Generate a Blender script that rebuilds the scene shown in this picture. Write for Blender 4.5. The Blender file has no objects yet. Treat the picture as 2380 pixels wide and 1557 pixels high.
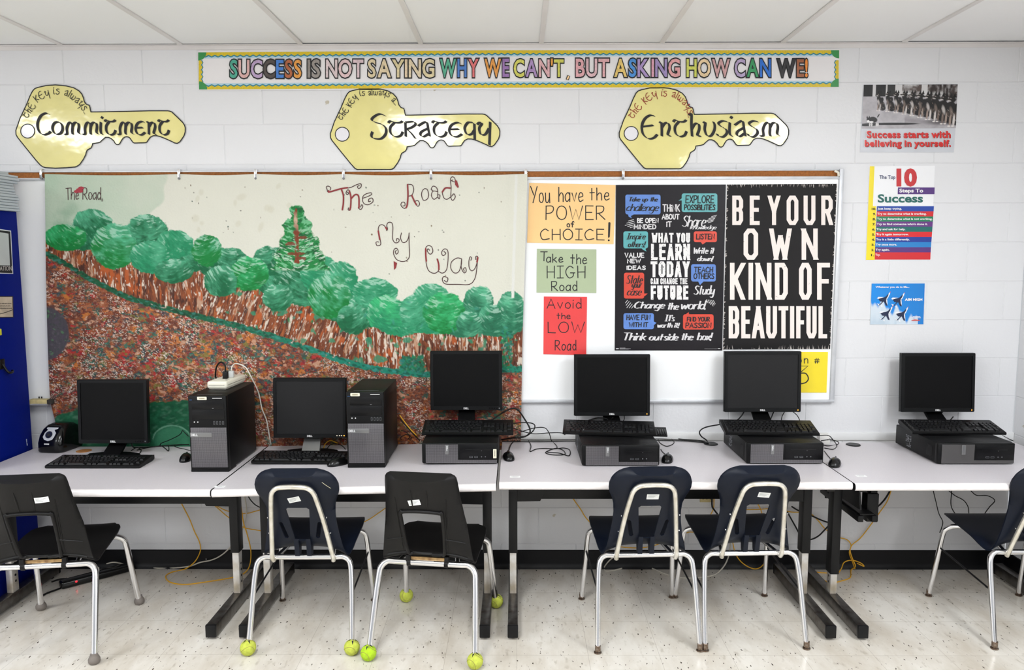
import bpy, bmesh, math, random
import numpy as np
from mathutils import Vector, Matrix
from mathutils.geometry import delaunay_2d_cdt

SC = bpy.context.scene
COL = SC.collection
random.seed(7)
RNG = np.random.default_rng(11)
PI = math.pi

# ------------------------------------------------------------------ camera
IW, IH = 2380, 1557
F_PX, PITCH, YAW, ROLL, CAM_D, CAM_Z = 1779.06, 0.105041, -0.0059613, -0.0016232, 4.02844, 1.70532
CAM = Vector((0.0, -CAM_D, CAM_Z))


def ray(px, py):
    """Viewing direction of a photograph pixel, used to measure places in the room."""
    a, b = (px - IW / 2) / F_PX, (py - IH / 2) / F_PX
    c, s = math.cos(ROLL), math.sin(ROLL)
    a, b = c * a + s * b, -s * a + c * b
    c, s = math.cos(PITCH), math.sin(PITCH)
    y, z = c - s * b, -s - c * b
    c, s = math.cos(YAW), math.sin(YAW)
    return Vector((c * a + s * y, -s * a + c * y, z))


def on_y(px, py, y):
    r = ray(px, py)
    return CAM + r * ((y + CAM_D) / r.y)


def on_z(px, py, z):
    r = ray(px, py)
    return CAM + r * ((z - CAM_Z) / r.z)


cam_data = bpy.data.cameras.new('camera')
cam_data.sensor_fit = 'HORIZONTAL'
cam_data.sensor_width = 36.0
cam_data.lens = 36.0 * F_PX / IW
cam_data.clip_start = 0.05
cam = bpy.data.objects.new('camera', cam_data)
COL.objects.link(cam)
fw = ray(IW / 2, IH / 2).normalized()
rt = (ray(IW / 2 + 100, IH / 2) - ray(IW / 2, IH / 2)).normalized()
up = rt.cross(fw).normalized()
m = Matrix((rt, up, -fw)).transposed().to_4x4()
m.translation = CAM
cam.matrix_world = m
SC.camera = cam

# ------------------------------------------------------------------ world, exposure
SC.view_settings.view_transform = 'Standard'
SC.view_settings.look = 'None'
SC.view_settings.exposure = 0.0
SC.view_settings.gamma = 1.0
SC.view_settings.use_curve_mapping = False
world = bpy.data.worlds.new('room_ambient_fill')  # even ambient fill, added for the unseen rest of the room
SC.world = world
world.use_nodes = True
world.node_tree.nodes['Background'].inputs[0].default_value = (0.92, 0.955, 1.0, 1)
world.node_tree.nodes['Background'].inputs[1].default_value = 0.56
LAMP_W = 51.0
X_GRID = -1.70263
CEIL = 2.7637
# the ceiling lamps themselves are built below, over the room behind the frame
LAMPS = [(X_GRID + 0.3048 + 0.6096 * k, y) for k in (-4, 1, 6) for y in (-2.70, -5.14)]


# ------------------------------------------------------------------ materials
def lin(c):
    return tuple(((v / 255) / 12.92 if v / 255 <= 0.04045 else ((v / 255 + 0.055) / 1.055) ** 2.4) for v in c)


MATS = {}


def mat(name, rgb=(200, 200, 200), rough=0.5, metal=0.0, bump=0.0, bscale=60.0, var=0.0, vscale=6.0, spec=0.5, coat=0.0,
        emit=None, estr=0.0, dirt=None):
    """Principled material with procedural noise for colour wear and for relief."""
    if name in MATS:
        return MATS[name]
    M = bpy.data.materials.new(name)
    M.use_nodes = True
    nt = M.node_tree
    b = nt.nodes['Principled BSDF']
    col = lin(rgb) + (1,)
    b.inputs['Base Color'].default_value = col
    b.inputs['Roughness'].default_value = rough
    b.inputs['Metallic'].default_value = metal
    b.inputs['Specular IOR Level'].default_value = spec
    if coat:
        b.inputs['Coat Weight'].default_value = coat
        b.inputs['Coat Roughness'].default_value = 0.08
    if emit:
        b.inputs['Emission Color'].default_value = lin(emit) + (1,)
        b.inputs['Emission Strength'].default_value = estr
    tc = nt.nodes.new('ShaderNodeTexCoord')
    if var:
        n = nt.nodes.new('ShaderNodeTexNoise')
        n.inputs['Scale'].default_value = vscale
        n.inputs['Detail'].default_value = 5
        nt.links.new(tc.outputs['Object'], n.inputs['Vector'])
        r = nt.nodes.new('ShaderNodeValToRGB')
        r.color_ramp.elements[0].position = 0.3
        r.color_ramp.elements[1].position = 0.7
        lo = dirt if dirt else tuple(v * (1 - var) for v in rgb)
        r.color_ramp.elements[0].color = lin(lo) + (1,)
        r.color_ramp.elements[1].color = col
        nt.links.new(n.outputs['Fac'], r.inputs['Fac'])
        nt.links.new(r.outputs['Color'], b.inputs['Base Color'])
    if bump:
        n2 = nt.nodes.new('ShaderNodeTexNoise')
        n2.inputs['Scale'].default_value = bscale
        n2.inputs['Detail'].default_value = 3
        nt.links.new(tc.outputs['Object'], n2.inputs['Vector'])
        bp = nt.nodes.new('ShaderNodeBump')
        bp.inputs['Strength'].default_value = bump
        bp.inputs['Distance'].default_value = 0.004
        nt.links.new(n2.outputs['Fac'], bp.inputs['Height'])
        nt.links.new(bp.outputs['Normal'], b.inputs['Normal'])
    MATS[name] = M
    return M


def painted(name, rough=0.7, bump=0.25, spec=0.3):
    """Surface whose own paint colours are held per vertex."""
    if name in MATS:
        return MATS[name]
    M = bpy.data.materials.new(name)
    M.use_nodes = True
    nt = M.node_tree
    b = nt.nodes['Principled BSDF']
    b.inputs['Roughness'].default_value = rough
    b.inputs['Specular IOR Level'].default_value = spec
    a = nt.nodes.new('ShaderNodeVertexColor')
    a.layer_name = 'paint'
    nt.links.new(a.outputs['Color'], b.inputs['Base Color'])
    if bump:
        tc = nt.nodes.new('ShaderNodeTexCoord')
        n2 = nt.nodes.new('ShaderNodeTexNoise')
        n2.inputs['Scale'].default_value = 90
        nt.links.new(tc.outputs['Object'], n2.inputs['Vector'])
        bp = nt.nodes.new('ShaderNodeBump')
        bp.inputs['Strength'].default_value = bump
        bp.inputs['Distance'].default_value = 0.003
        nt.links.new(n2.outputs['Fac'], bp.inputs['Height'])
        nt.links.new(bp.outputs['Normal'], b.inputs['Normal'])
    MATS[name] = M
    return M


# ------------------------------------------------------------------ object helpers
def link(o, parent=None):
    COL.objects.link(o)
    if parent is not None:
        o.parent = parent
    return o


def tag(o, label=None, cat=None, group=None, kind=None):
    if label:
        o['label'] = label
    if cat:
        o['category'] = cat
    if group:
        o['group'] = group
    if kind:
        o['kind'] = kind
    return o


def thing(name, label, cat, loc=(0, 0, 0), rz=0.0, group=None, rot=None):
    o = bpy.data.objects.new(name, None)
    o.empty_display_size = 0.05
    o.location = loc
    o.rotation_euler = rot if rot else (0, 0, rz)
    link(o)
    return tag(o, label, cat, group)


def dup(o, loc=None, rz=None, label=None, group=None, parent=None):
    c = o.copy()
    link(c)
    if parent is not None:
        c.parent = parent
    if loc is not None:
        c.location = loc
    if rz is not None:
        c.rotation_euler = (0, 0, rz)
    if label:
        c['label'] = label
    if group:
        c['group'] = group
    for ch in list(o.children):
        dup(ch, parent=c)
    return c


def catmull(pts, n=6, closed=False):
    P = [Vector(p) for p in pts]
    if len(P) < 3:
        return P
    out = []
    N = len(P)
    rng = range(N) if closed else range(N - 1)
    for i in rng:
        if closed:
            p0, p1, p2, p3 = P[(i - 1) % N], P[i], P[(i + 1) % N], P[(i + 2) % N]
        else:
            p0 = P[i - 1] if i > 0 else P[i] * 2 - P[i + 1]
            p1, p2 = P[i], P[i + 1]
            p3 = P[i + 2] if i + 2 < N else P[i + 1] * 2 - P[i]
        for k in range(n):
            t = k / n
            out.append(0.5 * ((2 * p1) + (p2 - p0) * t + (2 * p0 - 5 * p1 + 4 * p2 - p3) * t * t + (3 * p1 - p0 - 3 * p2 + p3) * t ** 3))
    if not closed:
        out.append(P[-1])
    return out


class MB:
    """Collects shapes and links them as ONE mesh object."""

    def __init__(self):
        self.v, self.f, self.mi = [], [], []

    def add(self, verts, faces, mi=0):
        o = len(self.v)
        self.v += [tuple(p) for p in verts]
        self.f += [tuple(i + o for i in f) for f in faces]
        self.mi += [mi] * len(faces)
        return self

    def box(self, c, s, mi=0, bevel=0.0, seg=2, M=None, taper=None):
        bm = bmesh.new()
        bmesh.ops.create_cube(bm, size=1.0)
        for v in bm.verts:
            v.co = Vector((v.co.x * s[0], v.co.y * s[1], v.co.z * s[2]))
            if taper and v.co.z > 0:
                v.co.x *= taper[0]
                v.co.y *= taper[1]
        if bevel:
            bmesh.ops.bevel(bm, geom=list(bm.edges), offset=bevel, segments=seg, affect='EDGES', profile=0.5)
        T = Matrix.Translation(Vector(c))
        if M is not None:
            T = T @ M.to_4x4()
        bm.verts.ensure_lookup_table()
        self.add([T @ v.co for v in bm.verts], [[v.index for v in f.verts] for f in bm.faces], mi)
        bm.free()
        return self

    def tube(self, path, r, n=10, mi=0, cap=True, closed=False):
        P = [Vector(p) for p in path]
        N = len(P)
        rr = r if isinstance(r, (list, tuple)) else [r] * N
        verts, faces = [], []
        t0 = (P[1] - P[0]).normalized()
        ref = Vector((0, 0, 1)) if abs(t0.z) < 0.9 else Vector((1, 0, 0))
        u = t0.cross(ref).normalized()
        for i in range(N):
            if closed:
                t = (P[(i + 1) % N] - P[i - 1])
            else:
                t = P[min(i + 1, N - 1)] - P[max(i - 1, 0)]
            t = t.normalized() if t.length > 1e-9 else t0
            u = (u - t * u.dot(t))
            u = u.normalized() if u.length > 1e-6 else t.orthogonal().normalized()
            w = t.cross(u)
            for k in range(n):
                a = 2 * PI * k / n
                verts.append(P[i] + (u * math.cos(a) + w * math.sin(a)) * rr[i])
        M2 = N if closed else N - 1
        for i in range(M2):
            for k in range(n):
                a, b = i * n + k, i * n + (k + 1) % n
                c, d = ((i + 1) % N) * n + (k + 1) % n, ((i + 1) % N) * n + k
                faces.append((a, b, c, d))
        if cap and not closed:
            faces.append(tuple(range(n - 1, -1, -1)))
            faces.append(tuple((N - 1) * n + k for k in range(n)))
        return self.add(verts, faces, mi)

    def lathe(self, prof, n=20, mi=0, c=(0, 0, 0), M=None):
        """prof: (radius, z) from bottom to top."""
        verts, faces = [], []
        for (r, z) in prof:
            for k in range(n):
                a = 2 * PI * k / n
                p = Vector((r * math.cos(a), r * math.sin(a), z))
                if M is not None:
                    p = M @ p
                verts.append(p + Vector(c))
        for i in range(len(prof) - 1):
            for k in range(n):
                faces.append((i * n + k, i * n + (k + 1) % n, (i + 1) * n + (k + 1) % n, (i + 1) * n + k))
        faces.append(tuple(range(n - 1, -1, -1)))
        faces.append(tuple((len(prof) - 1) * n + k for k in range(n)))
        return self.add(verts, faces, mi)

    def prism(self, poly, axis, a, b, mi=0):
        """poly of 2-D points extruded along an axis: 'y' (x,z), 'x' (y,z), 'z' (x,y)."""
        def P(p, h):
            return {'y': (p[0], h, p[1]), 'x': (h, p[0], p[1]), 'z': (p[0], p[1], h)}[axis]
        n = len(poly)
        vs = [P(p, a) for p in poly] + [P(p, b) for p in poly]
        fs = [tuple(range(n - 1, -1, -1)), tuple(range(n, 2 * n))]
        fs += [(i, (i + 1) % n, n + (i + 1) % n, n + i) for i in range(n)]
        return self.add(vs, fs, mi)

    def flat(self, polys, fn, mi=0, lift=Vector((0, -1, 0))):
        """2-D polygons carried to 3-D by fn(x, y)."""
        for p in polys:                        # every stroke lies a hair above the one before it, as layers of print do
            d = 1e-5 * (len(self.f) % 40)
            self.add([Vector(fn(q[0], q[1])) + lift * d for q in p], [tuple(range(len(p)))], mi)
        return self

    def build(self, name, mats, parent=None, smooth=None, loc=None):
        me = bpy.data.meshes.new(name)
        me.from_pydata(self.v, [], self.f)
        for mm in (mats if isinstance(mats, (list, tuple)) else [mats]):
            me.materials.append(mm)
        if len(me.materials) > 1:
            me.polygons.foreach_set('material_index', self.mi)
        me.update()
        bm = bmesh.new()
        bm.from_mesh(me)
        if smooth is not None:
            bmesh.ops.recalc_face_normals(bm, faces=bm.faces)
        bm.to_mesh(me)
        bm.free()
        if smooth is not None:
            me.shade_smooth()
            me.set_sharp_from_angle(angle=math.radians(smooth))
        o = bpy.data.objects.new(name, me)
        if loc is not None:
            o.location = loc
        return link(o, parent)


# ------------------------------------------------------------------ lettering
GLYPH = {}
_tc = bpy.data.curves.new('lettering', 'FONT')
_to = bpy.data.objects.new('lettering', _tc)
COL.objects.link(_to)


def _raw(body, off):
    _tc.body = body
    _tc.offset = off
    _tc.resolution_u = 3
    bpy.context.view_layer.update()
    dg = bpy.context.evaluated_depsgraph_get()
    ev = _to.evaluated_get(dg)
    me = ev.to_mesh()
    vs = [(v.co.x, v.co.y) for v in me.vertices]
    fs = [[vs[i] for i in p.vertices] for p in me.polygons]
    ev.to_mesh_clear()
    return vs, fs


def glyph(ch, off):
    if (ch, off) not in GLYPH:
        v1, f1 = _raw(ch, off)
        v2, _ = _raw(ch + ch, off)
        adv = max(p[0] for p in v2) - max(p[0] for p in v1)
        GLYPH[(ch, off)] = (f1, adv)
    return GLYPH[(ch, off)]


def bbox(polys):
    xs = [p[0] for q in polys for p in q]
    ys = [p[1] for q in polys for p in q]
    return min(xs), min(ys), max(xs), max(ys)


def fit(polys, box, slant=0.0):
    """Scale 2-D polygons (y up) into a picture box x0,y0,x1,y1 (y down)."""
    a, b, c, d = bbox(polys)
    x0, y0, x1, y1 = box
    sx, sy = (x1 - x0) / max(c - a, 1e-6), (y1 - y0) / max(d - b, 1e-6)
    return [[(x0 + (p[0] - a) * sx, y1 - (p[1] - b) * sy) for p in q] for q in polys]


def type_text(txt, box=None, off=0.02, gap=0.0):
    x, out = 0.0, []
    for ch in txt:
        if ch == ' ':
            x += 0.27
            continue
        f, adv = glyph(ch, off)
        out += [[(p[0] + x, p[1]) for p in q] for q in f]
        x += adv + gap
    return fit(out, box) if box else out


def ribbon(path, w, nib=None, caps=True, closed=False):
    """Pen stroke as polygons. nib = angle of a broad pen, else a round pen of width w."""
    P = [Vector((p[0], p[1])) for p in path]
    if len(P) < 2:
        c = P[0]
        return [[(c.x + w * 0.6 * math.cos(k * PI / 4), c.y + w * 0.6 * math.sin(k * PI / 4)) for k in range(8)]]
    out = []
    if nib is not None:
        n = Vector((math.cos(nib), math.sin(nib))) * w / 2
        thin = w * 0.12
        for i in range(len(P) - 1):
            a, b = P[i], P[i + 1]
            t = b - a
            if t.length < 1e-9:
                continue
            t.normalize()
            q = Vector((-t.y, t.x)) * thin
            if q.dot(n) < 0:
                q = -q
            na = n + q
            out.append([tuple(a - na), tuple(a + na), tuple(b + na), tuple(b - na)])
        return out
    N = len(P)
    L, R = [], []
    for i in range(N):
        if closed:
            d1, d2 = P[i] - P[i - 1], P[(i + 1) % N] - P[i]
        else:
            d1 = P[i] - P[i - 1] if i else P[1] - P[0]
            d2 = P[i + 1] - P[i] if i < N - 1 else P[-1] - P[-2]
        d1 = d1.normalized() if d1.length > 1e-9 else Vector((1, 0))
        d2 = d2.normalized() if d2.length > 1e-9 else d1
        n1, n2 = Vector((-d1.y, d1.x)), Vector((-d2.y, d2.x))
        mm = n1 + n2
        if mm.length < 0.3:
            mm = n1
        else:
            mm = mm / max(mm.dot(n1), 0.5)
        L.append(P[i] + mm * w / 2)
        R.append(P[i] - mm * w / 2)
    for i in range(N if closed else N - 1):
        j = (i + 1) % N
        out.append([tuple(L[i]), tuple(R[i]), tuple(R[j]), tuple(L[j])])
    if caps:
        for c in (P[0], P[-1]):
            out.append([(c.x + w / 2 * math.cos(k * PI / 4), c.y + w / 2 * math.sin(k * PI / 4)) for k in range(8)])
    return out


def ell(cx, cy, rx, ry, n=18, a0=90):
    return [(cx + rx * math.cos(math.radians(a0 + 360 * k / n)), cy + ry * math.sin(math.radians(a0 + 360 * k / n))) for k in range(n + 1)]


def parse(s):
    """'l x,y x,y; c x,y ...; d x,y' : straight, curved and dot strokes."""
    out = []
    for part in s.split(';'):
        t = part.split()
        if not t:
            continue
        if t[0] == 'o':
            a = [float(v) for v in t[1].split(',')]
            out.append(('l', ell(*a)))
        else:
            out.append((t[0], [tuple(float(v) for v in q.split(',')) for q in t[1:]]))
    return out


HAND = {k: parse(v) for k, v in {
    'A': 'l 0,0 .32,1 .64,0; l .12,.36 .52,.36', 'B': 'l 0,0 0,1; c 0,1 .38,.93 .38,.62 0,.53; c 0,.53 .48,.46 .46,.06 0,0',
    'C': 'c .58,.85 .34,1 .06,.72 .03,.35 .2,.03 .64,.1', 'D': 'l 0,0 0,1; c 0,1 .42,.9 .58,.5 .42,.08 0,0',
    'E': 'l .5,1 0,1 0,0 .52,0; l 0,.52 .42,.52', 'F': 'l .5,1 0,1 0,0; l 0,.52 .4,.52',
    'G': 'c .58,.85 .32,1 .05,.7 .03,.32 .25,0 .55,.12 .6,.42; l .35,.42 .7,.42', 'H': 'l 0,0 0,1; l .55,0 .55,1; l 0,.5 .55,.5',
    'I': 'l 0,1 .46,1; l .23,1 .23,0; l 0,0 .46,0', 'K': 'l 0,0 0,1; l .5,1 0,.45; l .12,.55 .55,0', 'L': 'l 0,1 0,0 .52,0',
    'M': 'l 0,0 .06,1 .35,.3 .64,1 .7,0', 'N': 'l 0,0 0,1 .55,0 .55,1', 'O': 'o .35,.5,.34,.5', 'P': 'l 0,0 0,1; c 0,1 .42,.98 .52,.74 .36,.5 0,.45',
    'R': 'l 0,0 0,1; c 0,1 .42,.98 .5,.76 .34,.52 0,.46; l .15,.46 .58,0', 'S': 'c .5,.85 .28,1 .05,.8 .2,.57 .42,.4 .48,.15 .25,0 0,.12',
    'T': 'l 0,1 .62,1; l .31,1 .31,0', 'U': 'c 0,1 .02,.3 .25,0 .48,.3 .5,1', 'V': 'l 0,1 .3,0 .6,1', 'W': 'l 0,1 .2,0 .42,.75 .62,0 .88,1',
    'X': 'l 0,0 .55,1; l 0,1 .55,0', 'Y': 'l 0,1 .32,.48; l .64,1 .22,0',
    'a': 'c .42,.5 .25,.63 .03,.4 .05,.1 .22,0 .42,.2; l .44,.62 .44,0', 'b': 'l 0,1 0,0; c 0,.4 .2,.62 .45,.4 .35,.02 0,.1',
    'c': 'c .4,.5 .22,.62 .03,.35 .12,.03 .42,.1', 'd': 'c .42,.45 .22,.62 .03,.3 .2,0 .42,.15; l .44,1.05 .44,0',
    'e': 'c .04,.3 .38,.36 .36,.56 .16,.6 .02,.28 .16,0 .44,.1', 'f': 'c .42,.9 .26,1.02 .16,.8 .16,.4 .16,0; l 0,.55 .36,.55',
    'g': 'c .42,.48 .22,.62 .03,.35 .2,.02 .42,.2; c .44,.6 .45,-.1 .3,-.35 .03,-.25', 'h': 'l 0,1 0,0; c 0,.35 .2,.6 .38,.48 .4,0',
    'i': 'l .05,.6 .05,0; d .07,.86', 'k': 'l 0,1 0,0; l .38,.6 0,.25; l .12,.33 .42,0', 'l': 'l .05,1 .05,0',
    'm': 'l 0,.6 0,0; c 0,.4 .15,.6 .28,.48 .3,0; c .3,.4 .45,.6 .58,.48 .6,0', 'n': 'l 0,.6 0,0; c 0,.38 .18,.6 .36,.48 .38,0',
    'o': 'o .22,.3,.21,.3', 'p': 'l 0,.6 0,-.35; c 0,.45 .22,.62 .45,.35 .3,.02 0,.12', 'r': 'l 0,.6 0,0; c 0,.35 .12,.55 .32,.58',
    's': 'c .36,.5 .2,.62 .05,.48 .2,.32 .36,.16 .2,0 0,.1', 't': 'l .18,.98 .18,0; l 0,.62 .38,.62', 'u': 'c 0,.6 .03,.1 .2,0 .37,.25 .4,.6; l .4,.6 .42,0',
    'v': 'l 0,.6 .2,0 .4,.6', 'w': 'l 0,.6 .15,0 .3,.5 .45,0 .6,.6', 'x': 'l 0,.6 .4,0; l .4,.6 0,0',
    'y': 'c 0,.6 .03,.15 .2,.05 .37,.3 .4,.6; c .4,.6 .4,-.1 .25,-.35 .02,-.25', '!': 'l .07,1 .05,.3; d .04,.03', "'": 'l .05,1 .03,.76',
    '.': 'd .04,.03', ',': 'l .06,.06 0,-.14', '#': 'l .18,.9 .08,.1; l .4,.9 .3,.1; l 0,.65 .52,.65; l 0,.33 .5,.33',
    '3': 'l 0,1 .5,1 .22,.6; c .22,.6 .5,.56 .56,.25 .36,.02 .1,.02 -.02,.12'}.items()}

# broad-pen uncial letters of the three keys
UNCIAL = {k: parse(v) for k, v in {
    'C': 'c .85,1.28 .62,1.36 .3,1.22 .08,.85 .06,.45 .22,.12 .5,0 .8,.1 .92,.22', 'S': 'c .78,1.25 .5,1.36 .22,1.2 .1,1 .3,.85 .6,.74 .8,.5 .78,.15 .55,-.12 .2,-.1 .08,.05 .14,.3',
    'E': 'c .75,1.16 .5,1.2 .22,1 .06,.6 .12,.15 .4,-.12 .7,-.08 .9,.12; l .08,.55 .68,.64', 'K': 'l .1,1.05 .14,-.25; l .55,.95 .14,.4 .6,0',
    'o': 'o .36,.42,.34,.4', 'm': 'c .02,.02 .2,.06 .18,.4 .3,.72 .48,.78 .56,.6 .54,.2 .58,.02; c .55,.5 .7,.76 .92,.74 .98,.5 .94,.16 1.1,.03',
    'i': 'c .12,.8 .1,.3 .16,.06 .26,.04; l .16,1.02 .24,1.14', 't': 'c .0,.82 .1,.94 .34,.84 .58,.84 .7,.94; c .3,.84 .1,.56 .12,.2 .34,0 .6,.06 .72,.3',
    'e': 'c .7,.78 .5,.84 .22,.7 .1,.35 .24,.05 .5,0 .74,.16; l .14,.44 .58,.46', 'n': 'c .02,.76 .12,.8 .14,.4 .14,.02; c .14,.5 .3,.74 .48,.76 .56,.5 .46,.1 .64,.02',
    'r': 'l .1,.85 .12,.0; c .1,.86 .5,.9 .6,.74 .4,.55 .14,.44; c .2,.42 .4,.2 .6,-.12', 'a': 'c .02,.64 .3,.84 .46,.86 .52,.5 .6,.02; c .52,.5 .2,.3 .14,.1 .3,.0 .54,.18',
    'q': 'c .5,.84 .24,.84 .08,.5 .2,.14 .42,.16 .56,.4; l .56,.78 .58,-.22', 'y': 'c .02,.72 .12,.84 .26,.8 .12,.5 .2,.14 .42,.14 .6,.5; l .66,.88 .62,-.5',
    'h': 'c .0,1.2 .14,1.3 .14,.7 .18,.0; c .16,.42 .34,.72 .54,.7 .56,.4 .46,.06 .66,.02', 'u': 'c .02,.76 .14,.8 .1,.4 .22,.06 .44,.04 .62,.36 .64,.66 .56,.84',
    's': 'c .62,.84 .36,.88 .14,.74 .3,.56 .54,.42 .6,.2 .4,-.02 .16,.02 .06,.16', 'l': 'l .12,1.25 .14,0',
    'w': 'c 0,.74 .1,.8 .08,.4 .18,.06 .34,.04 .46,.3 .48,.7; c .46,.3 .56,.02 .76,.04 .9,.4 .82,.76', '.': 'd .06,.04'}.items()}

# condensed block capitals; a 'l' stroke is drawn with a square pen
BLOCK = {k: parse(v) for k, v in {
    'A': 'l 0,0 .5,1 1,0; l .2,.3 .8,.3', 'B': 'l 0,0 0,1 .75,1 1,.88 1,.64 .8,.53 0,.53; l .8,.53 1,.4 1,.12 .75,0 0,0', 'C': 'l 1,.7 1,.88 .75,1 .25,1 0,.88 0,.12 .25,0 .75,0 1,.12 1,.3',
    'D': 'l 0,0 0,1 .7,1 1,.86 1,.14 .7,0 0,0', 'E': 'l 1,1 0,1 0,0 1,0; l 0,.52 .85,.52', 'F': 'l 1,1 0,1 0,0; l 0,.5 .85,.5',
    'G': 'l 1,.7 1,.88 .75,1 .25,1 0,.88 0,.12 .25,0 .75,0 1,.12 1,.45 .55,.45', 'H': 'l 0,0 0,1; l 1,0 1,1; l 0,.5 1,.5', 'I': 'l .5,0 .5,1',
    'K': 'l 0,0 0,1; l 1,1 .05,.42; l .3,.58 1,0', 'L': 'l 0,1 0,0 1,0', 'N': 'l 0,0 0,1 1,0 1,1', 'O': 'l 0,.5 0,.86 .28,1 .72,1 1,.86 1,.14 .72,0 .28,0 0,.14 0,.5',
    'R': 'l 0,0 0,1 .75,1 1,.87 1,.6 .75,.47 0,.47; l .55,.47 1,0', 'T': 'l 0,1 1,1; l .5,1 .5,0', 'U': 'l 0,1 0,.14 .28,0 .72,0 1,.14 1,1', 'W': 'l 0,1 .25,0 .5,.8 .75,0 1,1',
    'Y': 'l 0,1 .5,.45 1,1; l .5,.45 .5,0'}.items()}


def strokes_of(txt, font, gap=0.16, space=0.42):
    x, out = 0.0, []
    for ch in txt:
        if ch == ' ':
            x += space
            continue
        g = font[ch]
        xs = [p[0] for _, pts in g for p in pts]
        lo, hi = min(xs), max(xs)
        for kind, pts in g:
            out.append((kind, [(p[0] - lo + x, p[1]) for p in pts]))
        x += hi - lo + gap
    return out


def pen_text(txt, box, w, font=HAND, slant=0.0, gap=0.16, nib=None, jitter=0.0, space=0.42):
    """Hand lettering fitted into a picture box; w is the pen width in picture pixels."""
    st = strokes_of(txt, font, gap, space)
    st = [(k, [(p[0] + slant * p[1], p[1]) for p in pts]) for k, pts in st]
    xs = [p[0] for _, q in st for p in q]
    ys = [p[1] for _, q in st for p in q]
    x0, y0, x1, y1 = box
    hw = w / 2
    sx, sy = (x1 - x0 - w) / max(max(xs) - min(xs), 1e-6), (y1 - y0 - w) / max(max(ys) - min(ys), 1e-6)
    out = []
    for k, pts in st:
        q = [(x0 + hw + (p[0] - min(xs)) * sx + random.uniform(-jitter, jitter), y1 - hw - (p[1] - min(ys)) * sy + random.uniform(-jitter, jitter)) for p in pts]
        if k == 'd':
            out += ribbon(q, w * 1.25)
        else:
            path = catmull([(a[0], a[1], 0) for a in q], 5) if k == 'c' else q
            out += ribbon(path, w, nib)
    return out


def block_text(txt, box, th, gap=0.28):
    """Condensed block capitals: th = stem width in picture pixels."""
    x0, y0, x1, y1 = box
    unit = {'I': 0.0, ' ': 0.5, 'W': 1.5}
    n = sum(unit.get(c, 1.0) for c in txt)
    cnt = len(txt)
    g = th * gap * 2
    lw = ((x1 - x0) - th * sum(c != ' ' for c in txt) - g * (cnt - 1)) / max(n, 0.01)
    x, out = x0, []
    for c in txt:
        if c == ' ':
            x += lw * 0.5 + g
            continue
        W = lw * unit.get(c, 1.0)
        for k, pts in BLOCK[c]:
            q = [(x + th / 2 + (p[0] * W if c != 'I' else 0), y1 - th / 2 - p[1] * (y1 - y0 - th)) for p in pts]
            slanted = any(abs(q[i][0] - q[i + 1][0]) > th * .2 and abs(q[i][1] - q[i + 1][1]) > th * 2 for i in range(len(q) - 1))
            if slanted and c in 'ANWYKR' and (c != 'R' or len(q) == 2):
                for i in range(len(q) - 1):            # slanting stems are cut level at both ends
                    (ax, ay), (bx, by) = q[i], q[i + 1]
                    if abs(by - ay) < th * .3:
                        out.append(rect(min(ax, bx) - th * .2, ay - th * .42, max(ax, bx) + th * .2, ay + th * .42))
                        continue
                    if ay > by:
                        (ax, ay), (bx, by) = (bx, by), (ax, ay)
                    sl = (bx - ax) / (by - ay)
                    hw = th / 2 * min(math.sqrt(1 + sl * sl), 1.25)
                    e0, e1 = (th / 2 if ay < y0 + th else th * .2), (th / 2 if by > y1 - th else th * .2)
                    out.append([(ax - sl * e0 - hw, ay - e0), (ax - sl * e0 + hw, ay - e0), (bx + sl * e1 + hw, by + e1), (bx + sl * e1 - hw, by + e1)])
                continue
            d0 = (Vector(q[0]) - Vector(q[1])).normalized() * th / 2
            d1 = (Vector(q[-1]) - Vector(q[-2])).normalized() * th / 2
            closed = (Vector(q[0]) - Vector(q[-1])).length < 1e-6
            if not closed:
                q[0] = tuple(Vector(q[0]) + d0)
                q[-1] = tuple(Vector(q[-1]) + d1)
                out += ribbon(q, th, caps=False)
            else:
                out += ribbon(q[:-1], th, caps=False, closed=True)
        x += W + th + g
    return out


class Sheet:
    """A flat sheet fixed to the wall or the board: one top-level mesh with printed parts as children."""

    def __init__(self, name, label, cat, corners, y, m, th=0.0007, group=None, outline=None):
        self.y = y
        pts = [on_y(p[0], p[1], y) for p in (outline or corners)]
        c = sum(pts, Vector()) / len(pts)
        self.c = Vector((c.x, y, c.z))
        mb = MB()
        poly = [(p.x - self.c.x, p.z - self.c.z) for p in pts]
        mb.prism(poly, 'y', th, 0.0)
        self.o = mb.build(name, m, None, loc=self.c)
        tag(self.o, label, cat, group)
        self.layer = 0

    def fn(self, layer):
        def f(px, py):
            p = on_y(px, py, self.y)
            return (p.x - self.c.x, -0.0006 * (layer + 1), p.z - self.c.z)
        return f

    def part(self, name, groups, mats, layer=None, label=None):
        """groups: list of polygon lists, one per material."""
        if layer is None:
            layer = self.layer
        mb = MB()
        for i, polys in enumerate(groups):
            mb.flat(polys, self.fn(layer), i)
        o = mb.build(name, mats, self.o)
        if label:
            o['label'] = label
        return o


def rect(x0, y0, x1, y1):
    return [(x0, y0), (x1, y0), (x1, y1), (x0, y1)]


def rrect(x0, y0, x1, y1, r, n=5):
    out = []
    for cx, cy, a in ((x1 - r, y0 + r, -90), (x1 - r, y1 - r, 0), (x0 + r, y1 - r, 90), (x0 + r, y0 + r, 180)):
        for k in range(n + 1):
            t = math.radians(a + 90 * k / n)
            out.append((cx + r * math.cos(t), cy + r * math.sin(t)))
    return out


# ================================================================== the room
X_L, X_R, Y_F = -4.7, 2.652, -7.6
Z0, BH, BW = 0.13785, 0.2032, 0.4064


def structure(o):
    o['kind'] = 'structure'
    return o


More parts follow.
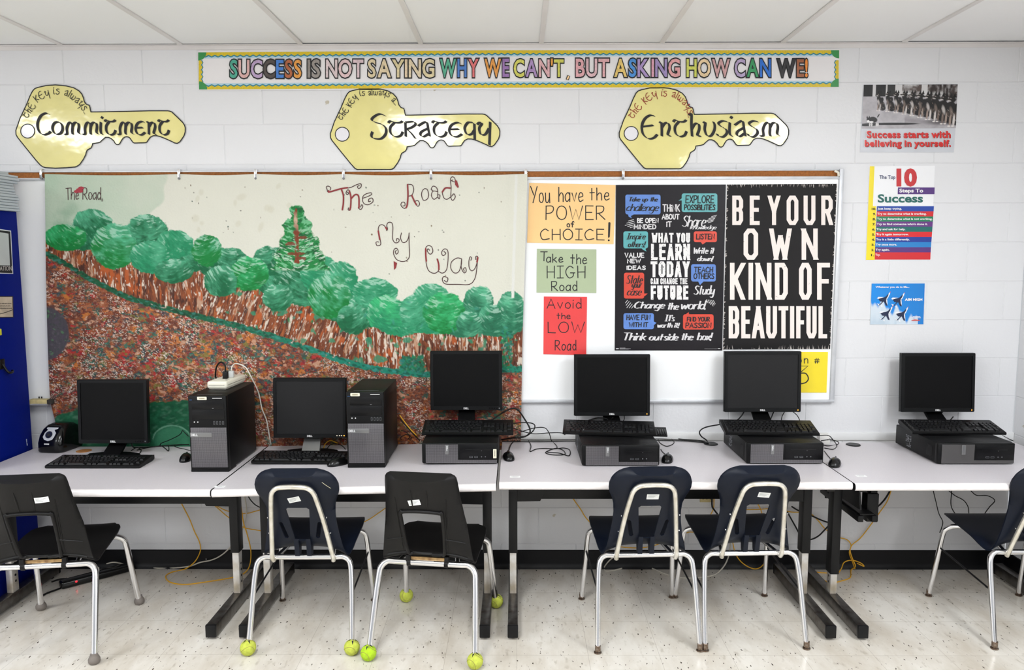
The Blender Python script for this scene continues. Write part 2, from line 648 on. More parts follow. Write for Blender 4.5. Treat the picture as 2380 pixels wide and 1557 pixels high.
def wall_paint():
    M = mat('white_block_paint', (223, 223, 225), 0.42, bump=0.22, bscale=70)
    nt = M.node_tree
    b = nt.nodes['Principled BSDF']
    tc = [n for n in nt.nodes if n.type == 'TEX_COORD'][0]
    v = nt.nodes.new('ShaderNodeTexVoronoi')
    v.inputs['Scale'].default_value = 2.6
    d = nt.nodes.new('ShaderNodeTexNoise')
    d.inputs['Scale'].default_value = 26
    ad = nt.nodes.new('ShaderNodeVectorMath')
    ad.operation = 'MULTIPLY_ADD'
    ad.inputs[1].default_value = (0.06, 0.06, 0.06)
    nt.links.new(tc.outputs['Object'], d.inputs['Vector'])
    nt.links.new(d.outputs['Color'], ad.inputs[0])
    nt.links.new(tc.outputs['Object'], ad.inputs[2])
    nt.links.new(ad.outputs[0], v.inputs['Vector'])
    r = nt.nodes.new('ShaderNodeValToRGB')
    r.color_ramp.elements[0].position = 0.028
    r.color_ramp.elements[0].color = lin((188, 180, 164)) + (1,)
    r.color_ramp.elements[1].position = 0.036
    r.color_ramp.elements[1].color = lin((223, 223, 225)) + (1,)
    nt.links.new(v.outputs['Distance'], r.inputs['Fac'])
    nt.links.new(r.outputs['Color'], b.inputs['Base Color'])
    return M


def block_wall(name, u0, u1, z1, phase, place):
    """Painted concrete blocks in running bond: each face stands a little proud of its joints."""
    mb = MB()
    g, dp, be = 0.0012, 0.0026, 0.0022
    k = -1
    while Z0 + BH * k < z1:
        za, zb = max(Z0 + BH * k, 0), min(Z0 + BH * (k + 1), z1)
        u = u0 - 2 * BW + ((phase + (k % 2) * BW / 2 - u0) % BW)
        while u < u1:
            a, b = max(u, u0), min(u + BW, u1)
            u += BW
            if b - a < 0.004 or zb - za < 0.004:
                continue
            L = [((a, za), dp), ((b, za), dp), ((b, zb), dp), ((a, zb), dp)]
            I1 = [((a + g, za + g), dp), ((b - g, za + g), dp), ((b - g, zb - g), dp), ((a + g, zb - g), dp)]
            I2 = [((a + g + be, za + g + be), 0), ((b - g - be, za + g + be), 0), ((b - g - be, zb - g - be), 0), ((a + g + be, zb - g - be), 0)]
            vs = [place(p[0], d, p[1]) for (p, d) in L + I1 + I2]
            fs = [(8, 9, 10, 11)]
            for i in range(4):
                j = (i + 1) % 4
                fs += [(i, j, 4 + j, 4 + i), (4 + i, 4 + j, 8 + j, 8 + i)]
            mb.add(vs, fs)
        k += 1
    # solid backing behind the faces
    vs = [place(u0, 0.10, 0), place(u1, 0.10, 0), place(u1, 0.10, z1), place(u0, 0.10, z1), place(u0, dp, 0), place(u1, dp, 0), place(u1, dp, z1), place(u0, dp, z1)]
    mb.add(vs, [(0, 1, 2, 3), (0, 1, 5, 4), (3, 2, 6, 7), (0, 3, 7, 4), (1, 2, 6, 5)])
    return structure(mb.build(name, wall_paint()))


ph = on_y(2057, 800, 0).x
block_wall('wall_back', X_L, X_R, CEIL + 0.03, ph - BW / 2, lambda u, d, z: (u, d, z))
block_wall('wall_right', Y_F, 0.0, CEIL + 0.03, 0.0, lambda u, d, z: (X_R + d, u, z))
block_wall('wall_left', Y_F, 0.0, CEIL + 0.03, 0.0, lambda u, d, z: (X_L - d, u, z))

# floor: worn vinyl tiles with dark flecks
FM = mat('vinyl_floor', (214, 205, 192), 0.22, spec=0.45)
nt = FM.node_tree
bs = nt.nodes['Principled BSDF']
tc = [n for n in nt.nodes if n.type == 'TEX_COORD'][0]


def node(t, **kw):
    n = nt.nodes.new(t)
    for k, v in kw.items():
        n.inputs[k].default_value = v
    return n


def ramp(a, ca, b, cb):
    r = nt.nodes.new('ShaderNodeValToRGB')
    r.color_ramp.elements[0].position, r.color_ramp.elements[0].color = a, ca
    r.color_ramp.elements[1].position, r.color_ramp.elements[1].color = b, cb
    return r


W4, K4 = (1, 1, 1, 1), (0, 0, 0, 1)
mp = nt.nodes.new('ShaderNodeMapping')
mp.inputs['Scale'].default_value = (1.0, 0.42, 1.0)
mp.inputs['Rotation'].default_value = (0, 0, 0.5)
nt.links.new(tc.outputs['Object'], mp.inputs['Vector'])
n1 = node('ShaderNodeTexNoise', Scale=5.0, Detail=6.0, Roughness=0.62)
nt.links.new(mp.outputs[0], n1.inputs['Vector'])
r1 = ramp(0.34, lin((206, 197, 183)) + (1,), 0.62, lin((230, 225, 216)) + (1,))
nt.links.new(n1.outputs['Fac'], r1.inputs['Fac'])
n2 = node('ShaderNodeTexNoise', Scale=84.0, Detail=1.5, Roughness=0.5)
nt.links.new(mp.outputs[0], n2.inputs['Vector'])
r2 = ramp(0.685, W4, 0.725, K4)
nt.links.new(n2.outputs['Fac'], r2.inputs['Fac'])
n3 = node('ShaderNodeTexNoise', Scale=30.0, Detail=2.0, Roughness=0.6)
nt.links.new(mp.outputs[0], n3.inputs['Vector'])
r3 = ramp(0.60, W4, 0.78, lin((176, 166, 150)) + (1,))
nt.links.new(n3.outputs['Fac'], r3.inputs['Fac'])
m1 = nt.nodes.new('ShaderNodeMixRGB')
m1.blend_type = 'MULTIPLY'
m1.inputs[0].default_value = 0.5
nt.links.new(r1.outputs[0], m1.inputs[1])
nt.links.new(r3.outputs[0], m1.inputs[2])
m2 = nt.nodes.new('ShaderNodeMixRGB')
m2.inputs[1].default_value = lin((70, 60, 50)) + (1,)
nt.links.new(r2.outputs[0], m2.inputs[0])
nt.links.new(m1.outputs[0], m2.inputs[2])
bt = nt.nodes.new('ShaderNodeTexBrick')
bt.offset = 0.0
bt.inputs['Scale'].default_value = 1.0
bt.inputs['Brick Width'].default_value = 0.3048
bt.inputs['Row Height'].default_value = 0.3048
bt.inputs['Mortar Size'].default_value = 0.0009
bt.inputs['Color1'].default_value = W4
bt.inputs['Color2'].default_value = (0.93, 0.925, 0.915, 1)
bt.inputs['Mortar'].default_value = (0.55, 0.52, 0.48, 1)
nt.links.new(tc.outputs['Object'], bt.inputs['Vector'])
m3 = nt.nodes.new('ShaderNodeMixRGB')
m3.blend_type = 'MULTIPLY'
m3.inputs[0].default_value = 0.7
nt.links.new(m2.outputs[0], m3.inputs[1])
nt.links.new(bt.outputs['Color'], m3.inputs[2])
nt.links.new(m3.outputs[0], bs.inputs['Base Color'])
bpn = nt.nodes.new('ShaderNodeBump')
bpn.inputs['Strength'].default_value = 0.12
bpn.inputs['Distance'].default_value = 0.003
nt.links.new(n3.outputs['Fac'], bpn.inputs['Height'])
nt.links.new(bpn.outputs[0], bs.inputs['Normal'])
structure(MB().box(((X_L + X_R) / 2, Y_F / 2, -0.05), (X_R - X_L + 0.2, -Y_F + 0.2, 0.1)).build('floor', FM))

# suspended ceiling: lay-in panels on a painted grid
CM = mat('ceiling_panel', (240, 240, 240), 0.9, bump=0.05, bscale=160)
GM = mat('ceiling_grid_paint', (228, 224, 222), 0.5, var=0.06, vscale=3)
mb = MB()
xs = [X_GRID + 0.6096 * k for k in range(-5, 8)]
xs = [x for x in xs if X_L < x < X_R]
ys = [-0.012] + [-1.42 - 1.2192 * k for k in range(0, 6)]
ys = [y for y in ys if y > Y_F]
ye = ys + [Y_F]
xe = [X_L] + xs + [X_R]
for i in range(len(xe) - 1):
    for j in range(len(ye) - 1):
        tl = random.uniform(0.0, 0.003)
        mb.box(((xe[i] + xe[i + 1]) / 2, (ye[j] + ye[j + 1]) / 2, CEIL + 0.012 + tl), (xe[i + 1] - xe[i] - 0.014, ye[j] - ye[j + 1] - 0.014, 0.012))
mb.box(((X_L + X_R) / 2, Y_F / 2, CEIL + 0.08), (X_R - X_L + 0.2, -Y_F + 0.2, 0.02))
structure(mb.build('ceiling', CM))
mb = MB()
for x in xs:
    mb.box((x, Y_F / 2 - 0.01, CEIL + 0.003), (0.0235, -Y_F - 0.04, 0.006))
for y in ys[1:]:
    mb.box(((X_L + X_R) / 2, y, CEIL + 0.003), (X_R - X_L, 0.0235, 0.006))
structure(mb.build('trim_1', GM))
mb = MB()
mb.box(((X_L + X_R) / 2, -0.012, CEIL + 0.0015), (X_R - X_L, 0.024, 0.003))
mb.box(((X_L + X_R) / 2, -0.0015, CEIL - 0.009), (X_R - X_L, 0.003, 0.02))
mb.box((X_R - 0.012, Y_F / 2, CEIL + 0.0015), (0.024, -Y_F, 0.003))
structure(mb.build('trim_2', GM))

# black rubber cove base
BM = mat('black_rubber', (11, 11, 14), 0.42, bump=0.05, spec=0.3)
zb = on_y(2000, 1278, 0).z
cove = [(0.0, 0.0), (-0.018, 0.0), (-0.014, 0.006), (-0.006, 0.018), (-0.004, 0.03), (-0.004, zb - 0.004), (0.0, zb)]
structure(MB().prism(cove, 'x', X_L, X_R).build('baseboard_back', BM, smooth=40))
structure(MB().prism([(X_R + p[0], p[1]) for p in cove], 'y', Y_F, 0.0).build('baseboard_right', BM, smooth=40))
# low painted ledge along the wall just above the table tops
zl0, zl1 = on_y(2000, 1022, 0).z, on_y(2000, 1004, 0).z
structure(MB().box(((on_y(1170, 1010, 0).x + X_R) / 2, -0.006, (zl0 + zl1) / 2), (X_R - on_y(1170, 1010, 0).x, 0.014, zl1 - zl0), bevel=0.004).build('trim_3', mat('ledge_paint', (228, 228, 228), 0.45, bump=0.1), smooth=40))

# ceiling lamps: recessed two by four foot fittings
lamp_frame, lamp_glass = mat('lamp_frame', (236, 236, 234), 0.5), mat('lamp_lens', (245, 247, 250), 0.4, emit=(255, 253, 248), estr=3.0)
for i, (x, y) in enumerate(LAMPS):
    where = 'over the tables' if y > -4 else 'at the rear of the room'
    col = {0: 'left', 1: 'middle', 2: 'right'}[i // 2]
    t = thing('ceiling_light', 'white recessed ceiling light, %s column, %s' % (col, where), 'ceiling light', (x, y, CEIL), group=None)
    fr = MB()
    for sx in (-1, 1):
        fr.box((sx * 0.29, 0, -0.004), (0.03, 1.2, 0.012))
        fr.box((0, sx * 0.59, -0.004), (0.55, 0.03, 0.012))
    fr.build('frame', lamp_frame, t)
    MB().box((0, 0, -0.002), (0.55, 1.15, 0.004)).build('diffuser', lamp_glass, t)
    ld = bpy.data.lights.new('lamp_glow', 'AREA')
    ld.shape = 'RECTANGLE'
    ld.size, ld.size_y = 0.55, 1.15
    ld.energy = LAMP_W
    ld.color = (0.925, 0.965, 1.0)
    lo = bpy.data.objects.new('lamp_glow', ld)
    lo.location = (0, 0, -0.012)
    link(lo, t)


# ================================================================== the board, the rail and the mural
ALU = mat('aluminium', (214, 216, 220), 0.4, 0.35, var=0.06, vscale=20)
CORK = mat('brown_cork', (170, 104, 48), 0.85, bump=0.3, bscale=220, var=0.22, vscale=90)
BOARD = mat('whiteboard_enamel', (248, 249, 250), 0.16, spec=0.5, coat=0.3)
CHROME = mat('chrome', (236, 236, 238), 0.14, 1.0)
WORN = mat('worn_steel', (168, 165, 160), 0.28, 1.0, var=0.35, vscale=35, dirt=(120, 100, 80))
INK = mat('black_ink', (24, 23, 26), 0.6)
WHITEP = mat('white_print', (238, 236, 236), 0.45)

YB = -0.018                                    # face of the white board
bx0 = -3.2
bx1 = on_y(1940, 670, YB).x
bz0, bz1 = on_y(1500, 930, YB).z, on_y(1500, 417, YB).z
rz0, rz1 = on_y(1500, 411, -0.02).z, on_y(1500, 398, -0.02).z
wb = MB().box(((bx0 + bx1) / 2, YB / 2, (bz0 + bz1) / 2), (bx1 - bx0, -YB, bz1 - bz0)).build('whiteboard', BOARD)
tag(wb, 'long wall-mounted whiteboard behind the mural and the posters, with a brown cork rail on top', 'whiteboard')
fr = MB()
fr.box((bx1 + 0.008, -0.013, (bz0 + rz1) / 2), (0.024, 0.03, rz1 - bz0 + 0.02), bevel=0.003)
fr.box(((bx0 + bx1) / 2, -0.014, bz1 + 0.004), (bx1 - bx0, 0.03, 0.009), bevel=0.002)
fr.box(((bx0 + bx1) / 2, -0.014, bz0 - 0.004), (bx1 - bx0 + 0.04, 0.03, 0.016), bevel=0.003)
fr.build('frame', ALU, wb, 40)
tr = MB()
tr.prism([(-0.018, bz0 - 0.012), (-0.075, bz0 - 0.016), (-0.082, bz0 - 0.008), (-0.078, bz0 - 0.006), (-0.072, bz0 - 0.011), (-0.018, bz0 - 0.006)], 'x', bx0, on_y(117, 937, -0.05).x)
tr.build('tray', ALU, wb, 30)
rx1 = on_y(1950, 404, -0.03).x
ck = MB().box(((bx0 + rx1) / 2, -0.012, (rz0 + rz1) / 2), (rx1 - bx0, 0.022, rz1 - rz0)).build('cork_strip', CORK, wb)
rl = MB()
for z in (rz0 - 0.004, rz1 + 0.004):
    rl.box(((bx0 + rx1) / 2, -0.014, z), (rx1 - bx0, 0.034, 0.008), bevel=0.002)
rl.build('rail', ALU, wb, 30)
es = MB()
p = on_y(1944, 403, -0.03)
es.tube([(p.x - 0.012, -0.035, p.z + 0.012), (p.x + 0.005, -0.04, p.z + 0.004), (p.x + 0.012, -0.03, p.z - 0.012)], 0.006)
es.build('end_stop', mat('ivory_plastic', (232, 228, 212), 0.4), wb, 60)

# metal display clips riding on the rail
CLIPS = [(97, 'leftmost, over the green top corner of the mural'), (417, 'between the first key and the mural tree tops'), (595, 'left of the painted pine tree'),
         (799, 'over the painted word The'), (1002, 'over the painted word Road'), (1222, 'at the right top corner of the mural'), (1448, 'right of the mural, over the black poster')]


def clip(px, py):
    t = thing('rail_clip', '', 'clip', on_y(px, py, -0.035))
    b = MB()
    b.box((0, -0.004, -0.002), (0.014, 0.012, 0.046), bevel=0.002)
    b.box((0, 0.008, 0.02), (0.014, 0.03, 0.004), bevel=0.001)
    b.build('hook', CHROME, t, 30)
    g = MB()
    g.lathe([(0.002, -0.005), (0.0062, -0.004), (0.0062, 0.004), (0.002, 0.005)], 14, c=(0, -0.006, -0.026), M=Matrix.Rotation(PI / 2, 3, 'X'))
    g.build('roller', mat('grey_plastic', (120, 120, 122), 0.5), t, 30)
    return t


c0 = None
for px, wh in CLIPS:
    if c0 is None:
        c0 = clip(px, 403)
        o = c0
    else:
        o = dup(c0, loc=on_y(px, 403, -0.035))
    tag(o, 'small chrome rail clip %s' % wh, 'clip', 'clips along the cork rail')

# things in the tray, left of the mural
e = MB().box((0, 0, 0), (0.105, 0.045, 0.022), bevel=0.004).build('board_eraser', mat('pale_wood', (214, 196, 140), 0.7, var=0.15, vscale=40), loc=on_y(93, 934, -0.055) + Vector((0, 0, 0.004)), smooth=40)
tag(e, 'pale yellow block eraser lying in the whiteboard tray', 'eraser')
fe = MB().box((0, 0, 0), (0.026, 0.047, 0.024), bevel=0.004).build('felt_end', mat('dark_felt', (60, 56, 52), 0.95), e, 40)
fe.location = (0.062, 0, 0)
for i, px in enumerate((91, 97)):
    p = on_y(px, 926, -0.03)
    k = MB().tube([(0, 0, -0.012), (0, 0, 0.010)], 0.0032, 10).build('marker_cap', mat('black_plastic', (12, 12, 14), 0.4, spec=0.3), loc=p, smooth=40)
    tag(k, '%s of the two black pen tips upright behind the pale eraser' % ('left one', 'right one')[i], 'pen', 'pen tips in the tray')

# ------------------------------------------------------------------ the painted mural cloth
GW, GH = 1040, 592
YM = -0.047
MX0, MX1, MY0, MY1 = 95.0, 1232.0, 404.0, 1046.0
cs = (MX1 - MX0) / GW
gx, gy = np.meshgrid(MX0 + (np.arange(GW + 1)) * cs, MY0 + np.arange(GH + 1) * (MY1 - MY0) / GH)
csy = (MY1 - MY0) / GH


def vnoise(x, y, seed=0):
    def h(i, j):
        n = (i * 374761393 + j * 668265263 + seed * 974634777) & 0x7fffffff
        n = ((n ^ (n >> 13)) * 1274126177) & 0x7fffffff
        return ((n ^ (n >> 16)) & 0xffff) / 65535.0
    xi, yi = np.floor(x).astype(np.int64), np.floor(y).astype(np.int64)
    fx, fy = x - xi, y - yi
    fx, fy = fx * fx * (3 - 2 * fx), fy * fy * (3 - 2 * fy)
    return (h(xi, yi) * (1 - fx) + h(xi + 1, yi) * fx) * (1 - fy) + (h(xi, yi + 1) * (1 - fx) + h(xi + 1, yi + 1) * fx) * fy


def fbm(x, y, s, oct_=4, seed=0):
    t, a, n = 0, 1.0, 0
    for o in range(oct_):
        n = n + a * vnoise(x / s, y / s, seed + o)
        t += a
        a *= 0.55
        s = s / 2.03
    return n / t


LIN = lambda c: np.array(lin(c))
paint = np.zeros(gx.shape + (3,))
paint[:] = LIN((229, 228, 214))
n0 = fbm(gx, gy, 160, 4, 3)
paint *= (0.955 + 0.09 * n0)[..., None]


def over(mask, col):
    mk = np.clip(mask, 0, 1)[..., None]
    paint[:] = paint * (1 - mk) + np.asarray(col) * mk


def dab(cx, cy, rx, ry, ang, col, soft=0.25, a=1.0):
    """One brush mark."""
    R = max(rx, ry) + 2
    i0, i1 = int((cx - R - MX0) / cs), int((cx + R - MX0) / cs) + 2
    j0, j1 = int((cy - R - MY0) / csy), int((cy + R - MY0) / csy) + 2
    i0, j0, i1, j1 = max(i0, 0), max(j0, 0), min(i1, GW + 1), min(j1, GH + 1)
    if i0 >= i1 or j0 >= j1:
        return
    X, Y = gx[j0:j1, i0:i1] - cx, gy[j0:j1, i0:i1] - cy
    c, s = math.cos(ang), math.sin(ang)
    u, v = (X * c + Y * s) / rx, (-X * s + Y * c) / ry
    r = np.sqrt(u * u + v * v)
    mk = np.clip((1 - r) / soft, 0, 1) * a
    paint[j0:j1, i0:i1] = paint[j0:j1, i0:i1] * (1 - mk[..., None]) + np.asarray(col) * mk[..., None]


U = RNG.uniform
# thin green wash in the upper left
w = np.clip((386 - gx - np.clip((gy - 432) / 72, 0, 3) ** 2 * 42 + 4 * np.sin(gy / 9.0)) / 6, 0, 1) * np.clip((585 - gy) / 60, 0, 1)
w = w * (0.18 + 0.42 * fbm(gx + gy * 0.6, gy - gx * 0.5, 120, 4, 8) + 0.25 * np.clip((250 - gx) / 150, 0, 1))
over(w, LIN((150, 190, 160)))
over(np.clip((fbm(gx, gy, 70, 4, 17) - 0.42) * 3, 0, 1) * np.clip((230 - gx) / 60, 0, 1) * np.clip((gy - 455) / 60, 0, 1) * np.clip((640 - gy) / 30, 0, 1), LIN((58, 140, 98)))
# old stains and tape marks on the bare cloth
for k in range(60):
    dab(U(420, 1180), U(420, 660), U(1, 2.6), U(1, 2.6), 0, LIN([(70, 60, 50), (120, 100, 70), (40, 70, 60)][k % 3]), a=U(0.4, 1))
for k in range(14):
    dab(U(450, 700), U(430, 560), U(6, 16), U(5, 12), U(0, 3), LIN((214, 210, 190)), 0.5, 0.5)


def polyline_y(pts, x):
    return np.interp(x, [p[0] for p in pts], [p[1] for p in pts])


ROAD = [(95, 582), (150, 612), (210, 650), (290, 690), (380, 716), (470, 738), (560, 760), (640, 783), (720, 812), (790, 838), (860, 856), (940, 868), (1010, 872), (1100, 866), (1170, 858), (1240, 860)]
TOP = [(95, 545), (200, 565), (300, 600), (420, 625), (520, 640), (640, 660), (760, 690), (860, 715), (960, 730), (1100, 725), (1240, 730)]
ry = polyline_y(ROAD, gx)
ty = polyline_y(TOP, gx)
jit = (fbm(gx, gy, 24, 3, 5) - 0.5) * 26
# bank of tree trunks between the crowns and the road: long smeared strokes
band = np.clip((gy - ty + jit) / 4, 0, 1) * np.clip((ry - gy) / 3, 0, 1)
lean = np.where(gx > 830, -0.03, np.where(gx > 470, 0.30, -0.06))
sx_ = gx + gy * lean + 5 * (fbm(gx, gy, 30, 2, 91) - .5)
over(band, LIN((138, 74, 42)))
for (c, s_, st, thr, seed, left) in (((98, 52, 34), 9, 5.5, .50, 1, 1), ((176, 98, 52), 8, 5, .56, 2, 1), ((200, 160, 132), 10, 4.5, .60, 3, .8), ((120, 62, 36), 5, 6, .52, 4, 1), ((188, 92, 40), 12, 4, .62, 5, .8), ((232, 218, 200), 6, 5, .655, 6, .75), ((70, 38, 28), 5, 5, .62, 7, 1)):
    n = fbm(sx_ + 700 * seed, gy / st + 40 * seed, s_, 3, 100 + seed)
    t_ = thr - .035 * (gx > 830) * (c[0] > 200) + .05 * (1 - left) * (gx < 830)
    over(band * np.clip((n - t_) * 14, 0, 1) * .9, LIN(c))
over(band * np.clip((fbm(sx_, gy / 3, 3.2, 2, 131) - .70) * 12, 0, 1) * .8, LIN((236, 224, 210)))
over(band * np.clip((fbm(gx, gy, 22, 3, 133) - .64) * 16, 0, 1) * (gx > 520) * .85, LIN((44, 140, 104)))
# the earth slope below the road: sponged patches of every colour
below = np.clip((gy - ry) / 3, 0, 1)
over(below, LIN((130, 68, 44)))
busy = np.exp(-((gx - 500) / 300) ** 2 - ((gy - 850) / 115) ** 2) + .35 * (gx > 1110)
qx, qy = gx + .55 * gy, gy - .35 * gx
for (c, s_, thr, seed, bz) in (((92, 50, 40), 26, .50, 1, 0), ((158, 86, 50), 20, .51, 2, 0), ((88, 62, 58), 14, .61, 3, 0), ((168, 104, 70), 11, .58, 4, 0), ((110, 56, 40), 9, .55, 5, 0), ((52, 92, 80), 13, .67, 6, .11), ((184, 40, 42), 14, .68, 7, .13), ((206, 122, 50), 16, .68, 8, .13), ((26, 108, 92), 13, .70, 9, .13),
                             ((122, 118, 56), 15, .72, 10, .11), ((140, 40, 50), 8, .70, 11, .07), ((52, 74, 82), 9, .69, 12, .07), ((210, 160, 130), 9, .68, 13, .06), ((150, 82, 46), 6, .60, 14, 0), ((100, 50, 36), 5, .62, 15, 0)):
    n = fbm(qx / 1.5 + 900 * seed, qy + 300 * seed, s_, 3, 200 + seed)
    over(below * np.clip((n - thr + bz * busy) * 18, 0, 1) * .88, LIN(c))
gate = np.clip((fbm(gx, gy, 34, 3, 61) - .40) * 5, 0.1, 1)
for (s_, thr, seed, c) in ((4.2, .675, 1, (226, 204, 188)), (3.0, .71, 2, (240, 228, 220)), (5.5, .71, 3, (206, 176, 156)), (3.4, .70, 4, (74, 40, 32))):
    n = fbm(qx + 50 * seed, qy * 1.7 + 30 * seed, s_, 2, 300 + seed)
    over(below * gate * np.clip((n - thr) * 14, 0, 1), LIN(c))
# grey stone at the left edge
dab(100, 775, 62, 66, 0, LIN((78, 74, 82)), 0.06)
for k in range(260):
    a, r = U(0, 6.3), U(0, 1) ** .5
    dab(100 + 58 * r * math.cos(a), 775 + 62 * r * math.sin(a), U(2, 6), U(1.5, 4), U(0, 3), LIN([(70, 66, 76), (96, 92, 98), (60, 74, 66), (84, 72, 90), (90, 140, 96)][int(U(0, 4.25))]), 0.6, 0.7)
# green hollow in the lower left
hl = [(95, 1000), (135, 962), (180, 950), (260, 946), (440, 928), (470, 940), (520, 1000), (560, 1046), (1240, 1200)]
hy = polyline_y(hl, gx) + (fbm(gx, gy, 20, 3, 9) - .5) * 14
over(np.clip((gy - hy) / 3, 0, 1), LIN((30, 104, 70)))
for k in range(900):
    x, y = U(110, 540), U(925, 1040)
    if y > polyline_y(hl, x) + 6:
        dab(x, y, U(4, 12), U(2, 5), U(-.8, .3), LIN([(24, 92, 60), (46, 128, 90), (20, 74, 54), (96, 150, 120)][int(U(0, 4))]), 0.7, 0.5)
dab(398, 1024, 48, 38, 0, LIN((70, 150, 112)), 0.3, 0.9)
for k in range(90):
    a = U(3.2, 6.2)
    dab(398 + 44 * math.cos(a), 1024 + 34 * math.sin(a), U(4, 9), U(1.2, 2.5), a + 1.57, LIN((120, 180, 150)), 0.7, 0.6)
# the green road line
for k in range(1500):
    x = U(98, 1230)
    y = polyline_y(ROAD, x) + U(-5.5, 5.5)
    teal = min(max((x - 420) / 350, 0), 1)
    base = np.array((18, 92, 58)) * (1 - teal) + np.array((28, 138, 112)) * teal
    if U() < 0.25:
        base = base * 0.7
    elif U() < 0.2:
        base = base * 0.6 + np.array((90, 160, 170)) * 0.4
    dab(x, y, U(4, 8), U(2.4, 4), U(0.0, 0.7), LIN(tuple(base)), 0.5, 0.95)


_cn = [0]


def crown(cx, cy, rx, ry_, dark, light):
    """A round painted tree crown: deep body, pale dry smears sweeping over its upper half."""
    _cn[0] += 1
    k = _cn[0]
    rx, ry_ = rx * 1.08, ry_ * 1.08
    i0, i1 = max(int((cx - rx * 1.3 - MX0) / cs), 0), min(int((cx + rx * 1.3 - MX0) / cs) + 2, GW + 1)
    j0, j1 = max(int((cy - ry_ * 1.3 - MY0) / csy), 0), min(int((cy + ry_ * 1.3 - MY0) / csy) + 2, GH + 1)
    X, Y = gx[j0:j1, i0:i1], gy[j0:j1, i0:i1]
    u, v_ = (X - cx) / rx, (Y - cy) / ry_
    r = np.sqrt(u * u + v_ * v_) + .20 * (fbm(X + 90 * k, Y, 13, 3, 400 + k) - .5) + .10 * (fbm(X, Y, 4, 2, 500 + k) - .5)
    mk = np.clip((1 - r) / .05, 0, 1)
    a = U(-.5, .9)
    p, q = X * math.cos(a) + Y * math.sin(a) + 14 * v_ ** 2, -X * math.sin(a) + Y * math.cos(a) + 16 * u * u
    big = fbm(X + 31 * k, Y, 26, 3, 600 + k)
    st = fbm(p / 3.6 + 77 * k, q, 3.6, 3, 700 + k)
    f = np.clip(.30 - .34 * v_ + 1.5 * (big - .5) + .6 * (st - .5), 0, 1)[..., None]
    c = LIN(dark) * (1 - f) + LIN(light) * f
    c = c * (.9 + .35 * (st - .5))[..., None]
    wv = np.clip((st - .56 - .13 * v_ - .10 * (r < .5)) * 9, 0, 1) * np.clip((fbm(X, Y + 40 * k, 18, 2, 800 + k) - .36) * 5, 0, 1) * np.clip(.75 - .7 * v_, 0, 1)
    c = c * (1 - .5 * wv[..., None]) + LIN((196, 232, 214)) * .5 * wv[..., None]
    dk = np.clip((fbm(p / 2 + 5 * k, q, 5, 2, 900 + k) - .60) * 8, 0, 1) * np.clip(v_ + .5, 0, 1) * .45
    c = c * (1 - dk[..., None]) + LIN(dark) * .55 * dk[..., None]
    pt = paint[j0:j1, i0:i1]
    pt[:] = pt * (1 - mk[..., None]) + c * mk[..., None]


for (cx, cy, rx, ry_, d, l) in [
        (300, 560, 46, 36, 0, 0), (440, 600, 46, 30, 0, 0), (505, 610, 46, 34, 0, 0), (555, 625, 50, 30, 0, 0), (640, 645, 50, 40, 0, 0), (710, 665, 60, 44, 0, 0), (800, 700, 60, 50, 0, 0), (860, 720, 60, 40, 0, 0), (930, 740, 60, 40, 1, 0), (1000, 735, 60, 40, 1, 0), (1075, 745, 50, 38, 3, 0), (1160, 745, 60, 36, 3, 0), (190, 550, 50, 30, 0, 0),
                (340, 532, 44, 32, 0, 0), (212, 522, 44, 34, 0, 0), (405, 568, 42, 32, 1, 0), (152, 552, 46, 30, 2, 1), (262, 572, 48, 50, 2, 0), (538, 602, 34, 26, 0, 0), (480, 582, 34, 36, 2, 0),
        (347, 598, 44, 36, 1, 0), (402, 630, 44, 27, 0, 0), (625, 606, 36, 32, 0, 0), (672, 610, 40, 44, 0, 0), (580, 636, 44, 38, 2, 1), (512, 654, 36, 35, 0, 0), (1000, 682, 38, 22, 1, 0),
        (700, 650, 44, 44, 0, 0), (1112, 704, 35, 38, 3, 0), (1188, 722, 32, 42, 3, 0), (745, 640, 44, 44, 1, 0), (790, 655, 40, 44, 1, 0), (646, 692, 34, 30, 0, 0), (765, 690, 48, 48, 2, 0),
        (870, 682, 50, 34, 1, 0), (820, 742, 36, 34, 0, 0), (896, 728, 44, 40, 1, 1), (965, 726, 36, 40, 1, 0), (1032, 728, 46, 46, 2, 1), (1140, 740, 26, 30, 3, 0), (1090, 752, 28, 28, 3, 0)]:
    crown(cx, cy, rx, ry_, [(14, 112, 70), (32, 150, 102), (4, 136, 60), (36, 122, 88)][d], [(92, 190, 146), (64, 200, 128)][l])
# pine tree: ragged tiers with a brown stem showing through
tt = (gy - 476) / 150
half = 7 + 60 * np.clip(tt, 0, 1) ** .8 + 4 * np.sin(tt * 26) + 16 * (fbm(gx, gy, 9, 3, 41) - .5)
pm = np.clip((half - np.abs(gx - 690 - 8 * tt)) / 3, 0, 1) * np.clip((tt) * 60, 0, 1) * np.clip((1.03 - tt) * 30, 0, 1)
dr = gy + .35 * np.abs(gx - 692)
st = fbm(gx / 2.4, dr * 1.2, 5, 3, 42)
over(pm, LIN((26, 132, 64)))
over(pm * np.clip((st - .52) * 10, 0, 1) * .85, LIN((120, 196, 146)))
over(pm * np.clip((fbm(gx / 2, dr, 6, 3, 43) - .56) * 12, 0, 1) * .9, LIN((14, 90, 48)))
over(pm * np.clip((fbm(gx / 3, dr * 1.3, 3.4, 2, 44) - .62) * 12, 0, 1) * np.clip((tt - .3) * 4, 0, 1) * .8, LIN((212, 232, 214)))
sm = np.clip((4.5 + 2 * tt + 5 * (fbm(gx, gy, 8, 2, 45) - .5) - np.abs(gx - 686 - 5 * tt)) / 2, 0, 1) * (tt > .06) * (tt < .92) * np.clip((fbm(gx, gy, 11, 2, 46) - .34) * 6, 0, 1)
over(sm, LIN((134, 60, 34)))
